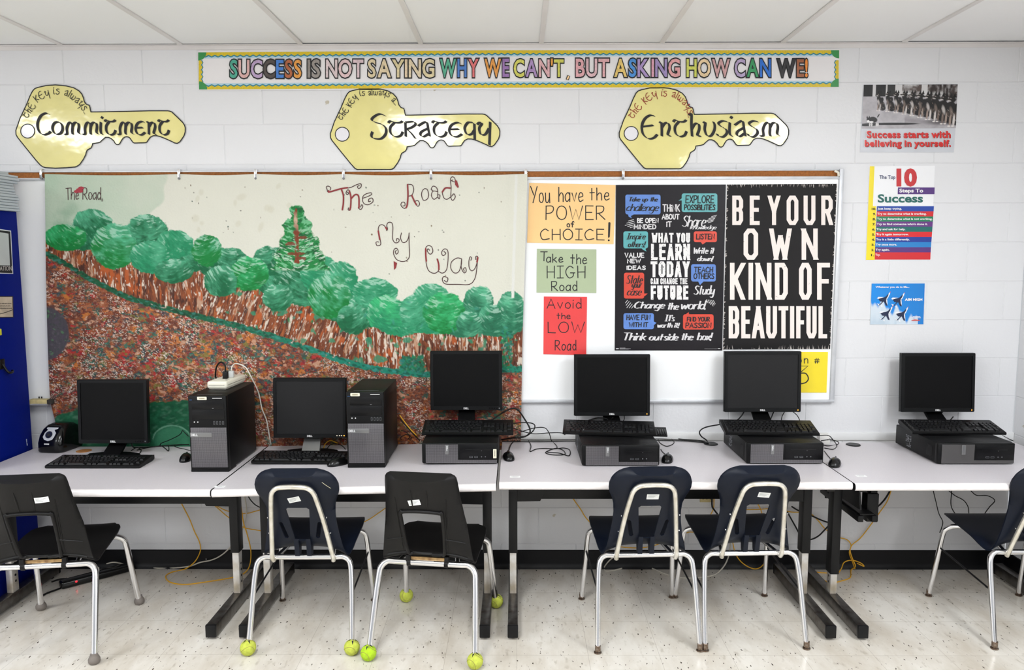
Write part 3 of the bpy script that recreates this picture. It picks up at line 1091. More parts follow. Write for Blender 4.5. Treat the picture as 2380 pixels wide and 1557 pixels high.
over(sm * np.clip((.42 - tt) * 6, 0, 1) * np.clip((tt - .1) * 9, 0, 1) * .75, LIN((222, 196, 170)))
for (bx_, by_, w_) in ((700, 552, 18), (676, 566, 14), (688, 590, 22), (700, 600, 14), (690, 540, 10)):
    over(np.clip((1 - np.sqrt(((gx - bx_) / w_) ** 2 + ((gy - by_) / 4.5) ** 2) + .9 * (fbm(gx, gy, 6, 2, 47) - .5)) * 4, 0, 1) * .9, LIN((126, 56, 32)))
# bushes over the road on the right
for k in range(240):
    dab(U(930, 985), U(828, 866), U(3, 8), U(2, 4), U(0, 3), LIN([(24, 128, 84), (40, 130, 118), (20, 96, 70)][int(U(0, 3))]), .6, .8)
for k in range(160):
    dab(U(1165, 1190), U(770, 855), U(3, 7), U(2, 4), U(0, 3), LIN([(24, 140, 84), (40, 130, 118), (20, 96, 70)][int(U(0, 3))]), .6, .8)
for k in range(90):
    dab(U(560, 1180), U(700, 850), U(4, 10), U(3, 5), U(0, 3), LIN([(24, 140, 84), (60, 150, 128)][int(U(0, 2))]), .6, .7 if U() < .5 else 0)
# pale seam strip down the right side
over(np.clip((gx - (1196 - (gy - 410) * 0.03)) / 1.5, 0, 1) * np.clip(((1204 - (gy - 410) * 0.03) - gx) / 1.5, 0, 1) * (gy < 692), LIN((236, 236, 229)) * .98)

# outline of the hanging cloth (picture places of its left and right edges)
LE = [(404, 103), (500, 106), (640, 109), (780, 113), (900, 117), (935, 119), (985, 131), (1046, 146)]
RE = [(404, 1226), (600, 1220), (800, 1214), (1000, 1211), (1046, 1210)]
v = np.linspace(0, 1, GH + 1)
pyv = MY0 + v * (MY1 - MY0)
lx = np.interp(pyv, [p[0] for p in LE], [p[1] for p in LE])
rx = np.interp(pyv, [p[0] for p in RE], [p[1] for p in RE])
uu = np.linspace(0, 1, GW + 1)
PX = lx[:, None] + (rx - lx)[:, None] * uu[None, :]
PY = np.repeat(pyv[:, None], GW + 1, 1)
# sag of the top edge between clips
cl = np.array([c[0] for c in CLIPS[:6]] + [100.0])
sag = np.abs(np.sin((np.interp(PX[0], [97, 417, 595, 799, 1002, 1222], [0, 1, 2, 3, 4, 5])) * PI)) * 3.0
PY = PY + sag[None, :] * (1 - v)[:, None] ** 8
ii = np.clip(((PX - MX0) / cs).round().astype(int), 0, GW)
jj = np.clip(((PY - MY0) / csy).round().astype(int), 0, GH)
colr = paint[jj, ii] * 0.82
fwv = np.array([ray(0, 0), ray(100, 0), ray(0, 100)])
r0, dx_, dy_ = fwv[0], (fwv[1] - fwv[0]) / 100, (fwv[2] - fwv[0]) / 100
fold = 0.004 * np.sin(PX / 38.0 + PY / 210.0) * (0.3 + 0.7 * v[:, None]) + 0.005 * np.sin(PX / 90.0 + 1.0) + 0.004 * np.exp(-((PX - 1190) / 10) ** 2)
fold += 0.012 * np.exp(-((PX - lx[:, None]) / 26.0) ** 2) * np.sin(np.clip((PY - 404) / 640, 0, 1) * PI)
R = r0[None, None, :] + PX[..., None] * dx_ + PY[..., None] * dy_
T = (YM + CAM_D) / R[..., 1]
Pm = np.array(CAM)[None, None, :] + R * T[..., None]
Pm[..., 1] = YM - fold + 0.006
MC = np.array(on_y(660, 404, YM))
Pm = Pm - MC
me = bpy.data.meshes.new('mural_cloth')
nv = (GW + 1) * (GH + 1)
idx = np.arange(nv).reshape(GH + 1, GW + 1)
quads = np.stack([idx[:-1, :-1], idx[1:, :-1], idx[1:, 1:], idx[:-1, 1:]], -1).reshape(-1, 4)
me.vertices.add(nv)
me.vertices.foreach_set('co', Pm.reshape(-1).astype(np.float32))
me.loops.add(quads.size)
me.loops.foreach_set('vertex_index', quads.reshape(-1).astype(np.int32))
me.polygons.add(len(quads))
me.polygons.foreach_set('loop_start', np.arange(0, quads.size, 4, dtype=np.int32))
me.update(calc_edges=True)
at = me.color_attributes.new('paint', 'FLOAT_COLOR', 'POINT')
at.data.foreach_set('color', np.concatenate([colr, np.ones(colr.shape[:2] + (1,))], -1).reshape(-1).astype(np.float32))
me.materials.append(painted('mural_paint', 0.6, 0.5))
me.shade_smooth()
mural = bpy.data.objects.new('painted_mural', me)
mural.location = MC
link(mural)
tag(mural, 'large hand-painted cloth mural of green trees and a brown hillside hanging over the whiteboard', 'mural')


def mural_fn(px, py):
    p = on_y(px, py, YM)
    f = 0.004 * math.sin(px / 38.0 + py / 210.0) * (0.3 + 0.7 * (py - MY0) / (MY1 - MY0)) + 0.005 * math.sin(px / 90.0 + 1.0)
    return (p.x - MC[0], -f + 0.006 - 0.0022, p.z - MC[2])


def C6(s):
    """strokes traced from the lettering of the mural; places in picture pixels"""
    return [[(740 + float(a) * .17986, 400 + float(b) * .17986) for a, b in (q.split(',') for q in st.split())] for st in s.split(';')]


THICK = C6('130,240 140,255 280,215 370,200;295,225 318,300 318,400 305,485;395,240 415,320 412,440 402,485;420,340 470,290 515,310 520,440 515,460;1150,160 1155,300 1145,420 1130,460;1205,300 1240,380 1265,420;1600,255 1640,205 1700,205;1385,990 1385,1060 1392,1150;1535,1125 1552,1190 1555,1260;2060,1105 2050,1160;770,760 790,870;865,715 880,735')
THIN = C6('150,230 155,200 125,180 100,190 110,225 135,258 280,215 400,200 490,160 545,150 545,190 515,210 500,185 525,170;365,255 385,270 370,290 352,270 370,230 395,240 415,320 415,440 405,490 380,485 385,460;515,440 515,465 545,480 570,440 555,420 540,450;570,335 630,315 685,285 670,265 600,285 565,330 580,400 640,420 700,380 690,335 650,345 645,380 670,375;'
          '1150,155 1155,300 1145,420 1110,468 1065,430 1075,390 1110,390 1115,430 1090,435;1150,155 1210,165 1230,230 1205,295 1160,310;1200,305 1240,380 1280,440 1305,410 1285,368 1250,375 1245,400;1375,210 1345,235 1330,290 1350,355 1375,363 1410,340 1423,285 1405,225 1375,210;1475,235 1455,220 1480,180 1520,195 1540,240 1540,310 1560,345 1570,300 1550,290;1535,250 1480,245 1458,300 1490,350 1535,325;'
          '1705,205 1640,205 1600,250 1620,330 1660,350 1710,320;1735,100 1720,110 1765,125 1760,75 1725,60 1705,100 1715,200 1710,320 1735,365 1768,320 1750,280 1720,310;775,905 760,900 740,910 755,950 800,935 795,870 770,750 785,690 830,680 870,720 880,755 890,730 880,690 900,650 945,655 960,720 955,850 985,910 1030,905 1040,870 1010,860 1005,890;1070,785 1060,850 1085,905 1130,900 1160,850 1170,785;'
          '1168,790 1170,950 1175,1080 1140,1140 1080,1155 1010,1130 970,1060 975,1000 1010,985 1030,1030 1005,1060 990,1030 1005,1010;1435,1010 1415,990 1405,1020 1440,1060 1475,1030 1465,970 1420,948 1385,980 1380,1050 1390,1170 1420,1270 1490,1308 1545,1280 1560,1210 1530,1120;1545,1280 1600,1305 1650,1270 1670,1180 1675,1050 1660,1000 1620,995 1590,1040 1610,1080 1645,1050 1620,1025;'
          '1850,1120 1790,1110 1720,1160 1710,1240 1750,1300 1810,1290 1845,1200 1850,1120 1845,1230 1880,1300 1910,1280 1900,1235 1875,1250 1885,1280;1970,1140 1980,1110 1960,1095 1945,1150 1950,1240 1990,1275 2035,1220 2060,1100 2035,1090 2035,1130;2055,1130 2045,1260 2020,1380 1950,1450 1800,1450 1640,1445 1600,1390 1620,1350 1670,1370 1660,1420 1625,1400')
RED = mat('red_marker_paint', (128, 16, 22), 0.5)
MAR = mat('maroon_marker', (58, 10, 16), 0.55)
g1, g2 = [], []
for st in THICK:
    g1 += ribbon(catmull([(a, b, 0) for a, b in st], 5), 3.6)
for st in THIN:
    g2 += ribbon(catmull([(a, b, 0) for a, b in st], 5), 1.8)
g1 += C6('1765,100 1790,110 1815,190 1800,205 1765,160')
g1 += C6('970,1150 1015,1175 1000,1240 975,1265')
mb = MB().flat(g1, mural_fn, 0).flat(g2, lambda x, y: tuple(Vector(mural_fn(x, y)) + Vector((0, .0004, 0))), 1)
mb.build('painted_lettering', [RED, MAR], mural)
mb = MB().flat(pen_text('The Road,', (151, 435, 237, 468), 1.6, jitter=.8), mural_fn, 0)
mb.flat([ell(183 + a, 441 + b, 7, 4, 8)[:-1] for a, b in ((0, 0), (5, -4), (-5, 4), (3, 3))], lambda x, y: tuple(Vector(mural_fn(x, y)) + Vector((0, -.0003, 0))), 1)
mb.build('painted_lettering', [MAR, mat('red_blot', (156, 24, 44), 0.5)], mural)


# ================================================================== banner, keys, posters
def laminate(name, rgb, bump=0.35, bscale=9, rough=0.12, var=0.03):
    return mat(name, rgb, rough, bump=bump, bscale=bscale, var=var, vscale=5, spec=0.55)


ZAG_Y, ZAG_T = mat('yellow_print', (228, 200, 40), 0.3, var=0.12, vscale=160), mat('teal_print', (36, 128, 150), 0.3)
GREENP, SKYP = mat('green_print', (52, 142, 74), 0.3), mat('pale_blue_print', (176, 208, 222), 0.3)
B0 = (460, 116)
ban = Sheet('paper_banner', 'long laminated paper banner of outlined coloured capitals directly under the ceiling', 'banner',
            [(459, 117), (1141, 111), (1953, 113), (1949, 203), (1141, 208), (464, 210)], -0.004, laminate('banner_paper', (236, 233, 234), 0.25, 7, 0.14))


def edge_y(x, t):
    """height of the banner border lines, t 0 at the top line to 1 at the bottom line"""
    a = np.interp(x, [460, 1141, 1950], [122, 117, 117])
    b = np.interp(x, [460, 1141, 1950], [208, 204, 202])
    return a + (b - a) * t


yel, tea, pale = [], [], []
for top in (True, False):
    x = 470.0
    k = 0
    while x < 1944:
        x2 = min(x + 14.8, 1944)
        xm = (x + x2) / 2
        e, s = (0, 1) if top else (1, -1)
        q = lambda xx, d: (xx, edge_y(xx, e) + s * d)
        yel += [[q(x, 0), q(x, 5.5), q(xm, 9.5), q(x2, 5.5), q(x2, 0)]]
        tea += [[q(x, 5.5), q(x, 9), q(xm, 12), q(x2, 9), q(x2, 5.5), q(xm, 9.5)]]
        pale += [[q(x, 9), q(x, 14), q(x2, 14), q(x2, 9), q(xm, 12)]]
        x = x2
for side in (462, 1949):
    s = 1 if side < 1000 else -1
    y = 140.0
    while y < 186:
        y2 = y + 11
        ym = (y + y2) / 2
        yel += [[(side, y), (side + s * 5, y), (side + s * 9, ym), (side + s * 5, y2), (side, y2)]]
        tea += [[(side + s * 5, y), (side + s * 8, y), (side + s * 11, ym), (side + s * 8, y2), (side + s * 5, y2), (side + s * 9, ym)]]
        y = y2
corn = []
for cx, cy, a in ((461, 122, 0), (1950, 117, 90), (1949, 202, 180), (463, 208, 270)):
    corn.append([(cx, cy)] + [(cx + 19 * math.cos(math.radians(a + 90 * k / 6)), cy + 19 * math.sin(math.radians(a + 90 * k / 6))) for k in range(7)])
ban.part('printed_border', [pale, tea, yel], [SKYP, ZAG_T, ZAG_Y], 0)
for c_ in corn:
    ban.part('corner_print', [[c_]], [GREENP], 2)
WORDS = [('SUCCESS', 532.5, 703, [(84, 180, 156), (234, 188, 184), (196, 170, 208), (88, 80, 76), (72, 134, 218), (188, 106, 66), (242, 166, 76)]),
         ('IS', 712.7, 747, [(150, 142, 136), (160, 152, 146)]), ('NOT', 755.7, 847, [(228, 208, 210), (234, 202, 204), (230, 204, 210)]),
         ('SAYING', 853, 1012, [(230, 212, 172), (234, 214, 176), (230, 214, 168), (236, 212, 178), (232, 214, 180), (230, 214, 170)]),
         ('WHY', 1020, 1116, [(90, 180, 148), (78, 130, 208), (234, 120, 122)]), ('WE', 1123.5, 1185, [(240, 164, 78), (162, 122, 184)]),
         ("CAN'T", 1192, 1312, [(224, 220, 104), (180, 148, 200), (234, 184, 188), (242, 168, 70), (218, 216, 96)]), ('BUT', 1336, 1418, [(234, 176, 182), (230, 190, 196), (234, 180, 184)]),
         ('ASKING', 1424, 1582, [(240, 206, 118), (78, 150, 226), (178, 152, 206), (230, 170, 190), (168, 148, 200), (236, 170, 172)]), ('HOW', 1593.5, 1699, [(216, 220, 100), (244, 214, 170), (216, 168, 168)]),
         ('CAN', 1705, 1793, [(190, 170, 208), (56, 158, 98), (30, 112, 212)]), ('WE!', 1803, 1879, [(46, 43, 46), (166, 96, 58), (244, 142, 40)])]
wi = 0
for wd, x0, x1, cols in WORDS:
    outs, fills, x = [], [], 0.0
    for ch in wd:
        f, adv = glyph(ch, 0.075)
        f2, _ = glyph(ch, 0.022)
        a = bbox(f)
        outs.append([[(p[0] - a[0] + x, p[1]) for p in q] for q in f])
        fills.append([[(p[0] - a[0] + x, p[1]) for p in q] for q in f2])
        x += a[2] - a[0] - 0.035 - (0.10 if ch in 'AY' and wd == 'SAYING' else 0)
    A = bbox([q for o in outs for q in o])
    ym = np.interp(x0, [532, 1200, 1879], [136, 133.5, 134])
    y0, y1 = ym, ym + 49
    sx, sy = (x1 - x0) / (A[2] - A[0]), (y1 - y0) / (A[3] - A[1])
    tr = lambda polys: [[(x0 + (p[0] - A[0]) * sx, y1 - (p[1] - A[1]) * sy) for p in q] for q in polys]
    mb = MB()
    for i, (o, f) in enumerate(zip(outs, fills)):
        mb.flat(tr(o), ban.fn(3 + 2 * (i % 2)), 0)
        mb.flat(tr(f), ban.fn(4 + 2 * (i % 2)), i + 1)
    mb.build('coloured_word', [INK] + [mat('crayon_%d_%d' % (wi, i), c, 0.35, var=0.13, vscale=120) for i, c in enumerate(cols)], ban.o)
    wi += 1
ban.part('coloured_word', [ribbon([(1322, 176), (1318, 186)], 7, caps=False), ribbon([(1322, 177), (1318.4, 185)], 3.6, caps=False)], [INK, mat('crayon_comma', (246, 206, 150), 0.4)], 8)

KEY = [(40, 640), (60, 580), (95, 480), (180, 300), (225, 190), (262, 118), (290, 90), (330, 75), (440, 50), (560, 42), (700, 55), (800, 80), (870, 120), (910, 165), (930, 215), (940, 258), (950, 275), (970, 298), (1005, 310), (1015, 335), (1020, 365), (1028, 398), (1100, 398),
       (1500, 390), (1800, 383), (2040, 383), (2070, 388), (2095, 400), (2180, 480), (2240, 540), (2262, 575), (2272, 610), (2270, 660), (2255, 710), (2225, 755), (2200, 790), (2165, 812), (2130, 806), (2100, 790), (2000, 745), (1940, 722), (1900, 712), (1850, 710), (1810, 730), (1780, 770), (1765, 795), (1745, 803), (1600, 807),
       (1580, 797), (1562, 770), (1540, 740), (1520, 728), (1500, 724), (1475, 728), (1450, 745), (1430, 775), (1408, 815), (1390, 827), (1372, 828), (1350, 815), (1330, 780), (1295, 748), (1260, 732), (1220, 732), (1180, 765), (1150, 795), (1120, 804), (1050, 815), (1044, 845), (1030, 870), (980, 900), (968, 925), (960, 960), (930, 1020), (880, 1090), (850, 1110), (820, 1122),
       (700, 1132), (560, 1138), (430, 1130), (395, 1120), (365, 1100), (310, 1040), (180, 880), (60, 730), (42, 695)]
KP = .17647
KEYM = laminate('yellow_laminated_card', (236, 226, 150), 0.6, 6.0, 0.10, 0.05)
NIB = math.radians(28)


def key_sign(ox, oy, dx, dy, ymax, word, wpolys, arc, colour, label):
    P = lambda x, y: (ox + x * KP, oy + y * KP)
    out = [P(x + dx, min(y + dy, ymax)) for x, y in KEY]
    s = Sheet('key_sign', label, 'sign', None, -0.004, KEYM, 0.001, 'yellow key signs over the board', outline=out)
    s.part('outline', [ribbon(out, 2.4, closed=True)], [INK], 0)
    s.part('hole_print', [ribbon(ell(*P(197 + dx, 650 + dy), 16.2, 16.2, 28), 2.0)], [INK], 2)
    s.part('hole_print', [[ell(*P(197 + dx, 650 + dy), 16.2, 16.2, 28)[:-1]]], [mat('key_hole_white', (232, 230, 236), 0.14)], 1, 'white disc that stands for the key hole')
    mb = MB()
    st = strokes_of(wpolys[0], UNCIAL, 0.12)
    x0, y0, x1, y1 = wpolys[1]
    pts = [p for _, q in st for p in q]
    mx0, mx1 = min(p[0] for p in pts), max(p[0] for p in pts)
    my0, my1 = min(p[1] for p in pts), max(p[1] for p in pts)
    polys = []
    for k, q in st:
        q = [P(x0 + (p[0] - mx0) / (mx1 - mx0) * (x1 - x0), y1 - (p[1] - my0) / (my1 - my0) * (y1 - y0)) for p in q]
        polys += ribbon(catmull([(a[0], a[1], 0) for a in q], 6) if k == 'c' else q, 5.6, NIB)
    s.part('word', [polys], [INK], 3)
    # small words along the rim of the bow
    line = catmull([(P(a, b) + (0,)) for a, b in arc[1]], 12)
    L = [0]
    for i in range(1, len(line)):
        L.append(L[-1] + (line[i] - line[i - 1]).length)
    st = strokes_of(arc[0], UNCIAL, 0.2, 0.55)
    tot = max(p[0] for _, q in st for p in q)
    sc = L[-1] / tot
    polys = []
    for k, q in st:
        cxm = sum(p[0] for p in q) / len(q)
        base = cxm * sc
        px = np.interp(base, L, [v.x for v in line])
        py = np.interp(base, L, [v.y for v in line])
        qx, qy = np.interp(base + 1, L, [v.x for v in line]), np.interp(base + 1, L, [v.y for v in line])
        px0, py0 = np.interp(base - 1, L, [v.x for v in line]), np.interp(base - 1, L, [v.y for v in line])
        t = Vector((qx - px0, qy - py0)).normalized()
        nn = Vector((t.y, -t.x))
        hs = sc * 1.0
        q2 = [(px + (p[0] - cxm) * sc * t.x + p[1] * hs * nn.x, py + (p[0] - cxm) * sc * t.y + p[1] * hs * nn.y) for p in q]
        polys += ribbon(catmull([(a[0], a[1], 0) for a in q2], 4) if k == 'c' else q2, 1.5 if k != 'd' else 1.6)
    s.part('small_words', [polys], [colour], 3)
    return s


REDINK = mat('red_ink', (150, 34, 34), 0.6)
key_sign(30, 190, 0, 0, 1138, None, ('Commitment', (330, 415, 2060, 700)), ('thE KEy is always...', [(190, 485), (285, 340), (310, 265), (440, 195), (560, 165), (690, 180), (800, 250), (880, 320), (945, 425)]), INK,
         'yellow cardboard key sign lettered Commitment, leftmost of the three')
key_sign(760, 190, 5, 42, 1157, None, ('StRatEqy'.replace('R', 'r').replace('E', 'e'), (585, 425, 2150, 835)), ('thE KEy is always a....', [(190, 510), (270, 400), (330, 300), (420, 200), (560, 180), (700, 178), (800, 200), (900, 310)]), INK,
         'yellow cardboard key sign lettered Strategy, above the painted pine tree')
key_sign(1430, 190, 12, 32, 1146, None, ('Enthusiasm', (350, 420, 2170, 750)), ('thE KEy is always...', [(230, 490), (320, 370), (380, 295), (530, 195), (640, 192), (750, 200), (850, 260), (930, 350), (960, 470)]), REDINK,
         'yellow cardboard key sign lettered Enthusiasm with small red words, rightmost')


def CR(ox, oy, k):
    return lambda *b: tuple((ox if i % 2 == 0 else oy) + v * k for i, v in enumerate(b))


def raster(sheet, name, quad, w, h, draw, layer=1, m='print_picture'):
    """A printed picture: a fine grid of coloured vertices lying on the sheet. quad = picture corners TL TR BR BL."""
    img = np.zeros((h + 1, w + 1, 3))
    yy, xx = np.mgrid[0:h + 1, 0:w + 1]
    X, Y = xx / w, yy / h
    draw(img, X, Y)
    Q = [np.array(q, float) for q in quad]
    vs = []
    f = sheet.fn(layer)
    for j in range(h + 1):
        for i in range(w + 1):
            u, v_ = i / w, j / h
            p = (Q[0] * (1 - u) + Q[1] * u) * (1 - v_) + (Q[3] * (1 - u) + Q[2] * u) * v_
            vs.append(f(p[0], p[1]))
    ix = np.arange((w + 1) * (h + 1)).reshape(h + 1, w + 1)
    fs = np.stack([ix[:-1, :-1], ix[1:, :-1], ix[1:, 1:], ix[:-1, 1:]], -1).reshape(-1, 4).tolist()
    me = bpy.data.meshes.new(name)
    me.from_pydata(vs, [], fs)
    a = me.color_attributes.new('paint', 'FLOAT_COLOR', 'POINT')
    a.data.foreach_set('color', np.concatenate([img, np.ones(img.shape[:2] + (1,))], -1).reshape(-1).astype(np.float32))
    me.materials.append(painted(m, 0.25, 0.0, 0.5))
    me.update()
    return link(bpy.data.objects.new(name, me), sheet.o)


def put(img, mask, c, a=1.0):
    mk = np.clip(mask, 0, 1)[..., None] * a
    img[:] = img * (1 - mk) + LIN(c) * mk


def inpoly(X, Y, poly):
    r = np.zeros(X.shape, bool)
    n = len(poly)
    for i in range(n):
        (x0, y0), (x1, y1) = poly[i], poly[(i + 1) % n]
        c = ((y0 > Y) != (y1 > Y)) & (X < (x1 - x0) * (Y - y0) / (y1 - y0 + 1e-12) + x0)
        r ^= c
    return r.astype(float)


def inell(X, Y, cx, cy, rx, ry_, ang=0.0, soft=0.2):
    c, s = math.cos(ang), math.sin(ang)
    u, v_ = ((X - cx) * c + (Y - cy) * s) / rx, (-(X - cx) * s + (Y - cy) * c) / ry_
    return np.clip((1 - np.sqrt(u * u + v_ * v_)) / soft, 0, 1)


# --- photograph poster: a row of sitting dogs and a kitten walking past
dogp = Sheet('photo_poster', 'black and white photo poster of sitting dogs and a kitten with red words', 'poster', [(2006, 197), (2226, 195), (2217, 354), (1999, 354)], -0.002, mat('glossy_paper', (206, 208, 214), 0.2, var=0.05, vscale=5, bump=0.1, bscale=8))
D = CR(1990, 185, 250 / 2162)


def draw_dogs(im, X, Y):
    A = 1.95                                    # width over height
    x, y = X * A, Y
    g = fbm(X * 300, Y * 170, 18, 4, 31)
    im[:] = LIN((176, 172, 176))
    im *= (0.75 + 0.5 * g)[..., None]
    put(im, (Y < .27) * 1.0, (208, 206, 206))
    for a, b, c in ((0, .1, 20), (.13, .24, 34), (.255, .34, 44)):
        put(im, ((X > a) & (X < b) & (Y < .27)) * 1.0, (c, c, c))
    put(im, (((X > .41) & (X < .62)) | (X > .68)) * (Y < .3) * np.clip(g * 2 - .3, 0, 1), (84, 72, 68))
    put(im, (X > .70) * (Y < .36) * np.clip(fbm(X * 300, Y * 60, 7, 3, 4) * 2.4 - .6, 0, 1), (50, 42, 40))
    put(im, np.clip((Y - .62 - .2 * X) * 6, 0, .5) * (X > .45) * np.clip((1.02 - Y) * 5, 0, 1), (110, 104, 108))
    put(im, inell(X, Y, .3, .895, .34, .03), (34, 32, 34))
    put(im, inell(X, Y, .05, .92, .12, .03), (34, 32, 34))
    put(im, inell(X, Y, .9, .86, .3, .09, 0, .6), (70, 66, 68), .8)
    # sitting dogs from far to near, shoulder to shoulder: size grows to the right
    for k in range(10):
        t = k / 9
        cx, base = .17 + .78 * t ** .95, .60 + .36 * t ** 1.4
        s = .50 + .34 * t
        X0 = cx * A
        for (dx, dy, rx, ry_, an, c) in ((.10, -.26, .17, .27, -.30, 24), (.17, -.13, .13, .13, .2, 20), (.0, -.55, .10, .17, -.25, 28), (.10, -.50, .10, .14, .3, 22)):
            put(im, inell(x, y, X0 + dx * s, base + dy * s, rx * s, ry_ * s, an, .22), (c, c - 2, c - 2))
        put(im, inell(x, y, X0 - .015 * s, base - .40 * s, .055 * s, .17 * s, -.2, .6), [(196, 188, 184), (120, 106, 98)][k % 2], .85)   # chest
        put(im, inell(x, y, X0 + .10 * s, base - .30 * s, .05 * s, .12 * s, -.4, .9), (96, 82, 74), .7)
        for j, dx in enumerate((-.035, .055)):
            put(im, inell(x, y, X0 + dx * s, base - .16 * s, .034 * s, .19 * s, .05, .35), [(150, 132, 122), (208, 200, 196), (112, 96, 88)][(k + j) % 3])
            put(im, inell(x, y, X0 + dx * s - .025 * s, base - .008 * s, .045 * s, .022 * s, 0, .3), (222, 216, 212))
        hx, hy = X0 - .02 * s, base - .76 * s
        put(im, inell(x, y, hx + .02 * s, hy + .03 * s, .10 * s, .085 * s, .3, .2), (28, 26, 26))
        put(im, inell(x, y, hx - .085 * s, hy + .035 * s, .075 * s, .036 * s, .15, .3), (44, 40, 38))
        put(im, inell(x, y, hx - .055 * s, hy + .062 * s, .06 * s, .022 * s, .3, .5), (200, 192, 188), .9)
        put(im, inell(x, y, hx - .02 * s, hy - .004 * s, .03 * s, .014 * s, .2, .6), (170, 156, 148), .9)
        for e in (-.02, .07):
            put(im, inpoly(x, y, [(hx + (e - .035) * s, hy - .03 * s), (hx + (e + .015) * s, hy - .16 * s), (hx + (e + .05) * s, hy - .02 * s)]), (22, 20, 20))
        for q in range(9):
            put(im, inell(x, y, X0 + U(-.04, .22) * s, base - U(.08, .56) * s, .012 * s, .05 * s, U(-.7, .5), .8), [(158, 140, 130), (92, 82, 78), (190, 180, 174)][q % 3], .6)
    # the kitten
    put(im, inell(x, y, .225, .80, .1, .075, .25), (24, 22, 24))
    put(im, inell(x, y, .13, .79, .045, .05), (24, 22, 24))
    for dx in (.10, .145):
        put(im, inpoly(x, y, [(dx - .018, .76), (dx, .70), (dx + .018, .76)]), (24, 22, 24))
    put(im, inell(x, y, .125, .835, .03, .03), (232, 230, 230))
    put(im, inell(x, y, .19, .85, .05, .022), (232, 230, 230))
    for dx in (.16, .20, .30, .33):
        put(im, inell(x, y, dx, .91, .018, .05), (210, 208, 208))
    put(im, inell(x, y, .33, .71, .014, .05, .5), (24, 22, 24))


raster(dogp, 'picture', [D(148, 105), D(2038, 97), D(2000, 975), D(112, 985)], 300, 170, draw_dogs)
RS, RSH = mat('red_print', (214, 34, 30), 0.3), mat('dark_red_print', (90, 14, 14), 0.4)
for txt, b in (('Success starts with', (205, 1030, 1890, 1175)), ('believing in yourself.', (165, 1210, 1895, 1390))):
    bx = D(*b)
    sh = tuple(v + (.9 if i % 2 == 0 else 1.1) for i, v in enumerate(bx))
    wh = tuple(v + d for v, d in zip(bx, (-1.2, -.8, 1.6, 2.0)))
    dogp.part('word_halo', [type_text(txt, wh, .055, .05)], [WHITEP], 3)
    o = MB().flat(type_text(txt, sh, .04, .05), dogp.fn(4), 0).flat(type_text(txt, bx, .035, .05), dogp.fn(5), 1).build('red_words', [RSH, RS], dogp.o)

# --- ten steps poster
tsp = Sheet('steps_poster', 'white poster listing the top ten steps to success in coloured bars, yellow left edge', 'poster', [(2021, 386), (2173, 385), (2164, 604), (2012, 605)], -0.002, mat('matt_white_paper', (238, 238, 240), 0.35, bump=0.06, bscale=10))
S = CR(1900, 360, 480 / 1168)
PUR, TEA2, RD2 = mat('purple_print', (84, 48, 122), 0.35), mat('dark_teal_print', (14, 96, 88), 0.35), mat('crimson_print', (196, 40, 46), 0.35)
tsp.part('yellow_stripe', [[[S(296, 64), S(322, 64), S(313, 290), S(332, 290), S(323, 594), S(274, 594)]]], [mat('strong_yellow_print', (240, 218, 30), 0.35)], 0)
tsp.part('heading', [type_text('10', S(446, 76, 562, 180), .055), type_text('Success', S(340, 222, 596, 270), .03), type_text('The Top', S(350, 115, 440, 143), .012), [[S(455, 184), S(662, 184), S(661, 222), S(453, 222)]]], [RD2, TEA2, mat('navy_print', (22, 40, 92), 0.4), PUR], 1)
tsp.part('heading', [type_text('Steps To', S(462, 191, 597, 219), .03)], [WHITEP], 2)
STEPS = [('10.', 'Just keep trying.', (24, 66, 160), 476), ('9.', 'Try to determine what is working.', (208, 34, 44), 615), ('8.', 'Try to determine what is not working.', (20, 126, 84), 648), ('7.', "Try to find someone who's done it.", (100, 44, 126), 622), ('6.', 'Try and ask for help.', (14, 104, 98), 496),
         ('5.', 'Try it again tomorrow.', (216, 34, 40), 514), ('4.', 'Try it a little differently.', (24, 56, 148), 520), ('3.', 'Try once more.', (30, 126, 196), 448), ('2.', 'Try again.', (88, 46, 120), 406), ('1.', 'Try.', (206, 36, 42), 354)]
for i, (n_, t_, c_, xe_) in enumerate(STEPS):
    y0 = 290 + 29 * i
    y1 = y0 + 29 if i < 9 else 592
    xl, xr = 336 - i * 1.3, 658 - i * 2.05
    tsp.part('coloured_bar', [[[S(xl, y0), S(xr, y0), S(xr - 2, y1), S(xl - 1, y1)]]], [mat('bar_%d' % i, c_, 0.35)], 1)
    tsp.part('step_text', [type_text(t_, S(xl + 2, y0 + 8, xe_, y0 + 23), .03), type_text(n_, S(xl - 30 + (0 if len(n_) > 2 else 8), y0 + 9, xl - 5, y0 + 22), .03)], [WHITEP, INK], 2)

# --- jets poster
jet = Sheet('jet_poster', 'small blue poster of four jets in formation with the words AIM HIGH', 'poster', [(2025.5, 659), (2149, 658.5), (2146, 754), (2022, 754.5)], -0.002, mat('glossy_white', (236, 238, 240), 0.2))
J = CR(2000, 650, 160 / 2166)


def draw_sky(im, X, Y):
    im[:] = LIN((14, 138, 226))
    put(im, np.clip(X * .9, 0, 1), (28, 118, 196), .8)
    edge = .38 + .55 * X + .10 * np.sin(X * 21) + .06 * np.sin(X * 47 + 1) + .1 * (fbm(X * 100, Y * 100, 16, 3, 2) - .5)
    put(im, np.clip((Y - edge) * 12, 0, 1) * (X < .9), (206, 218, 228))
    put(im, np.clip((Y - edge - .25) * 3, 0, .6) * (X < .5), (176, 196, 212))
    put(im, np.clip((Y - .93 - .05 * np.sin(X * 20)) * 20, 0, 1) * (X > .72) * (X < .9), (196, 212, 226))


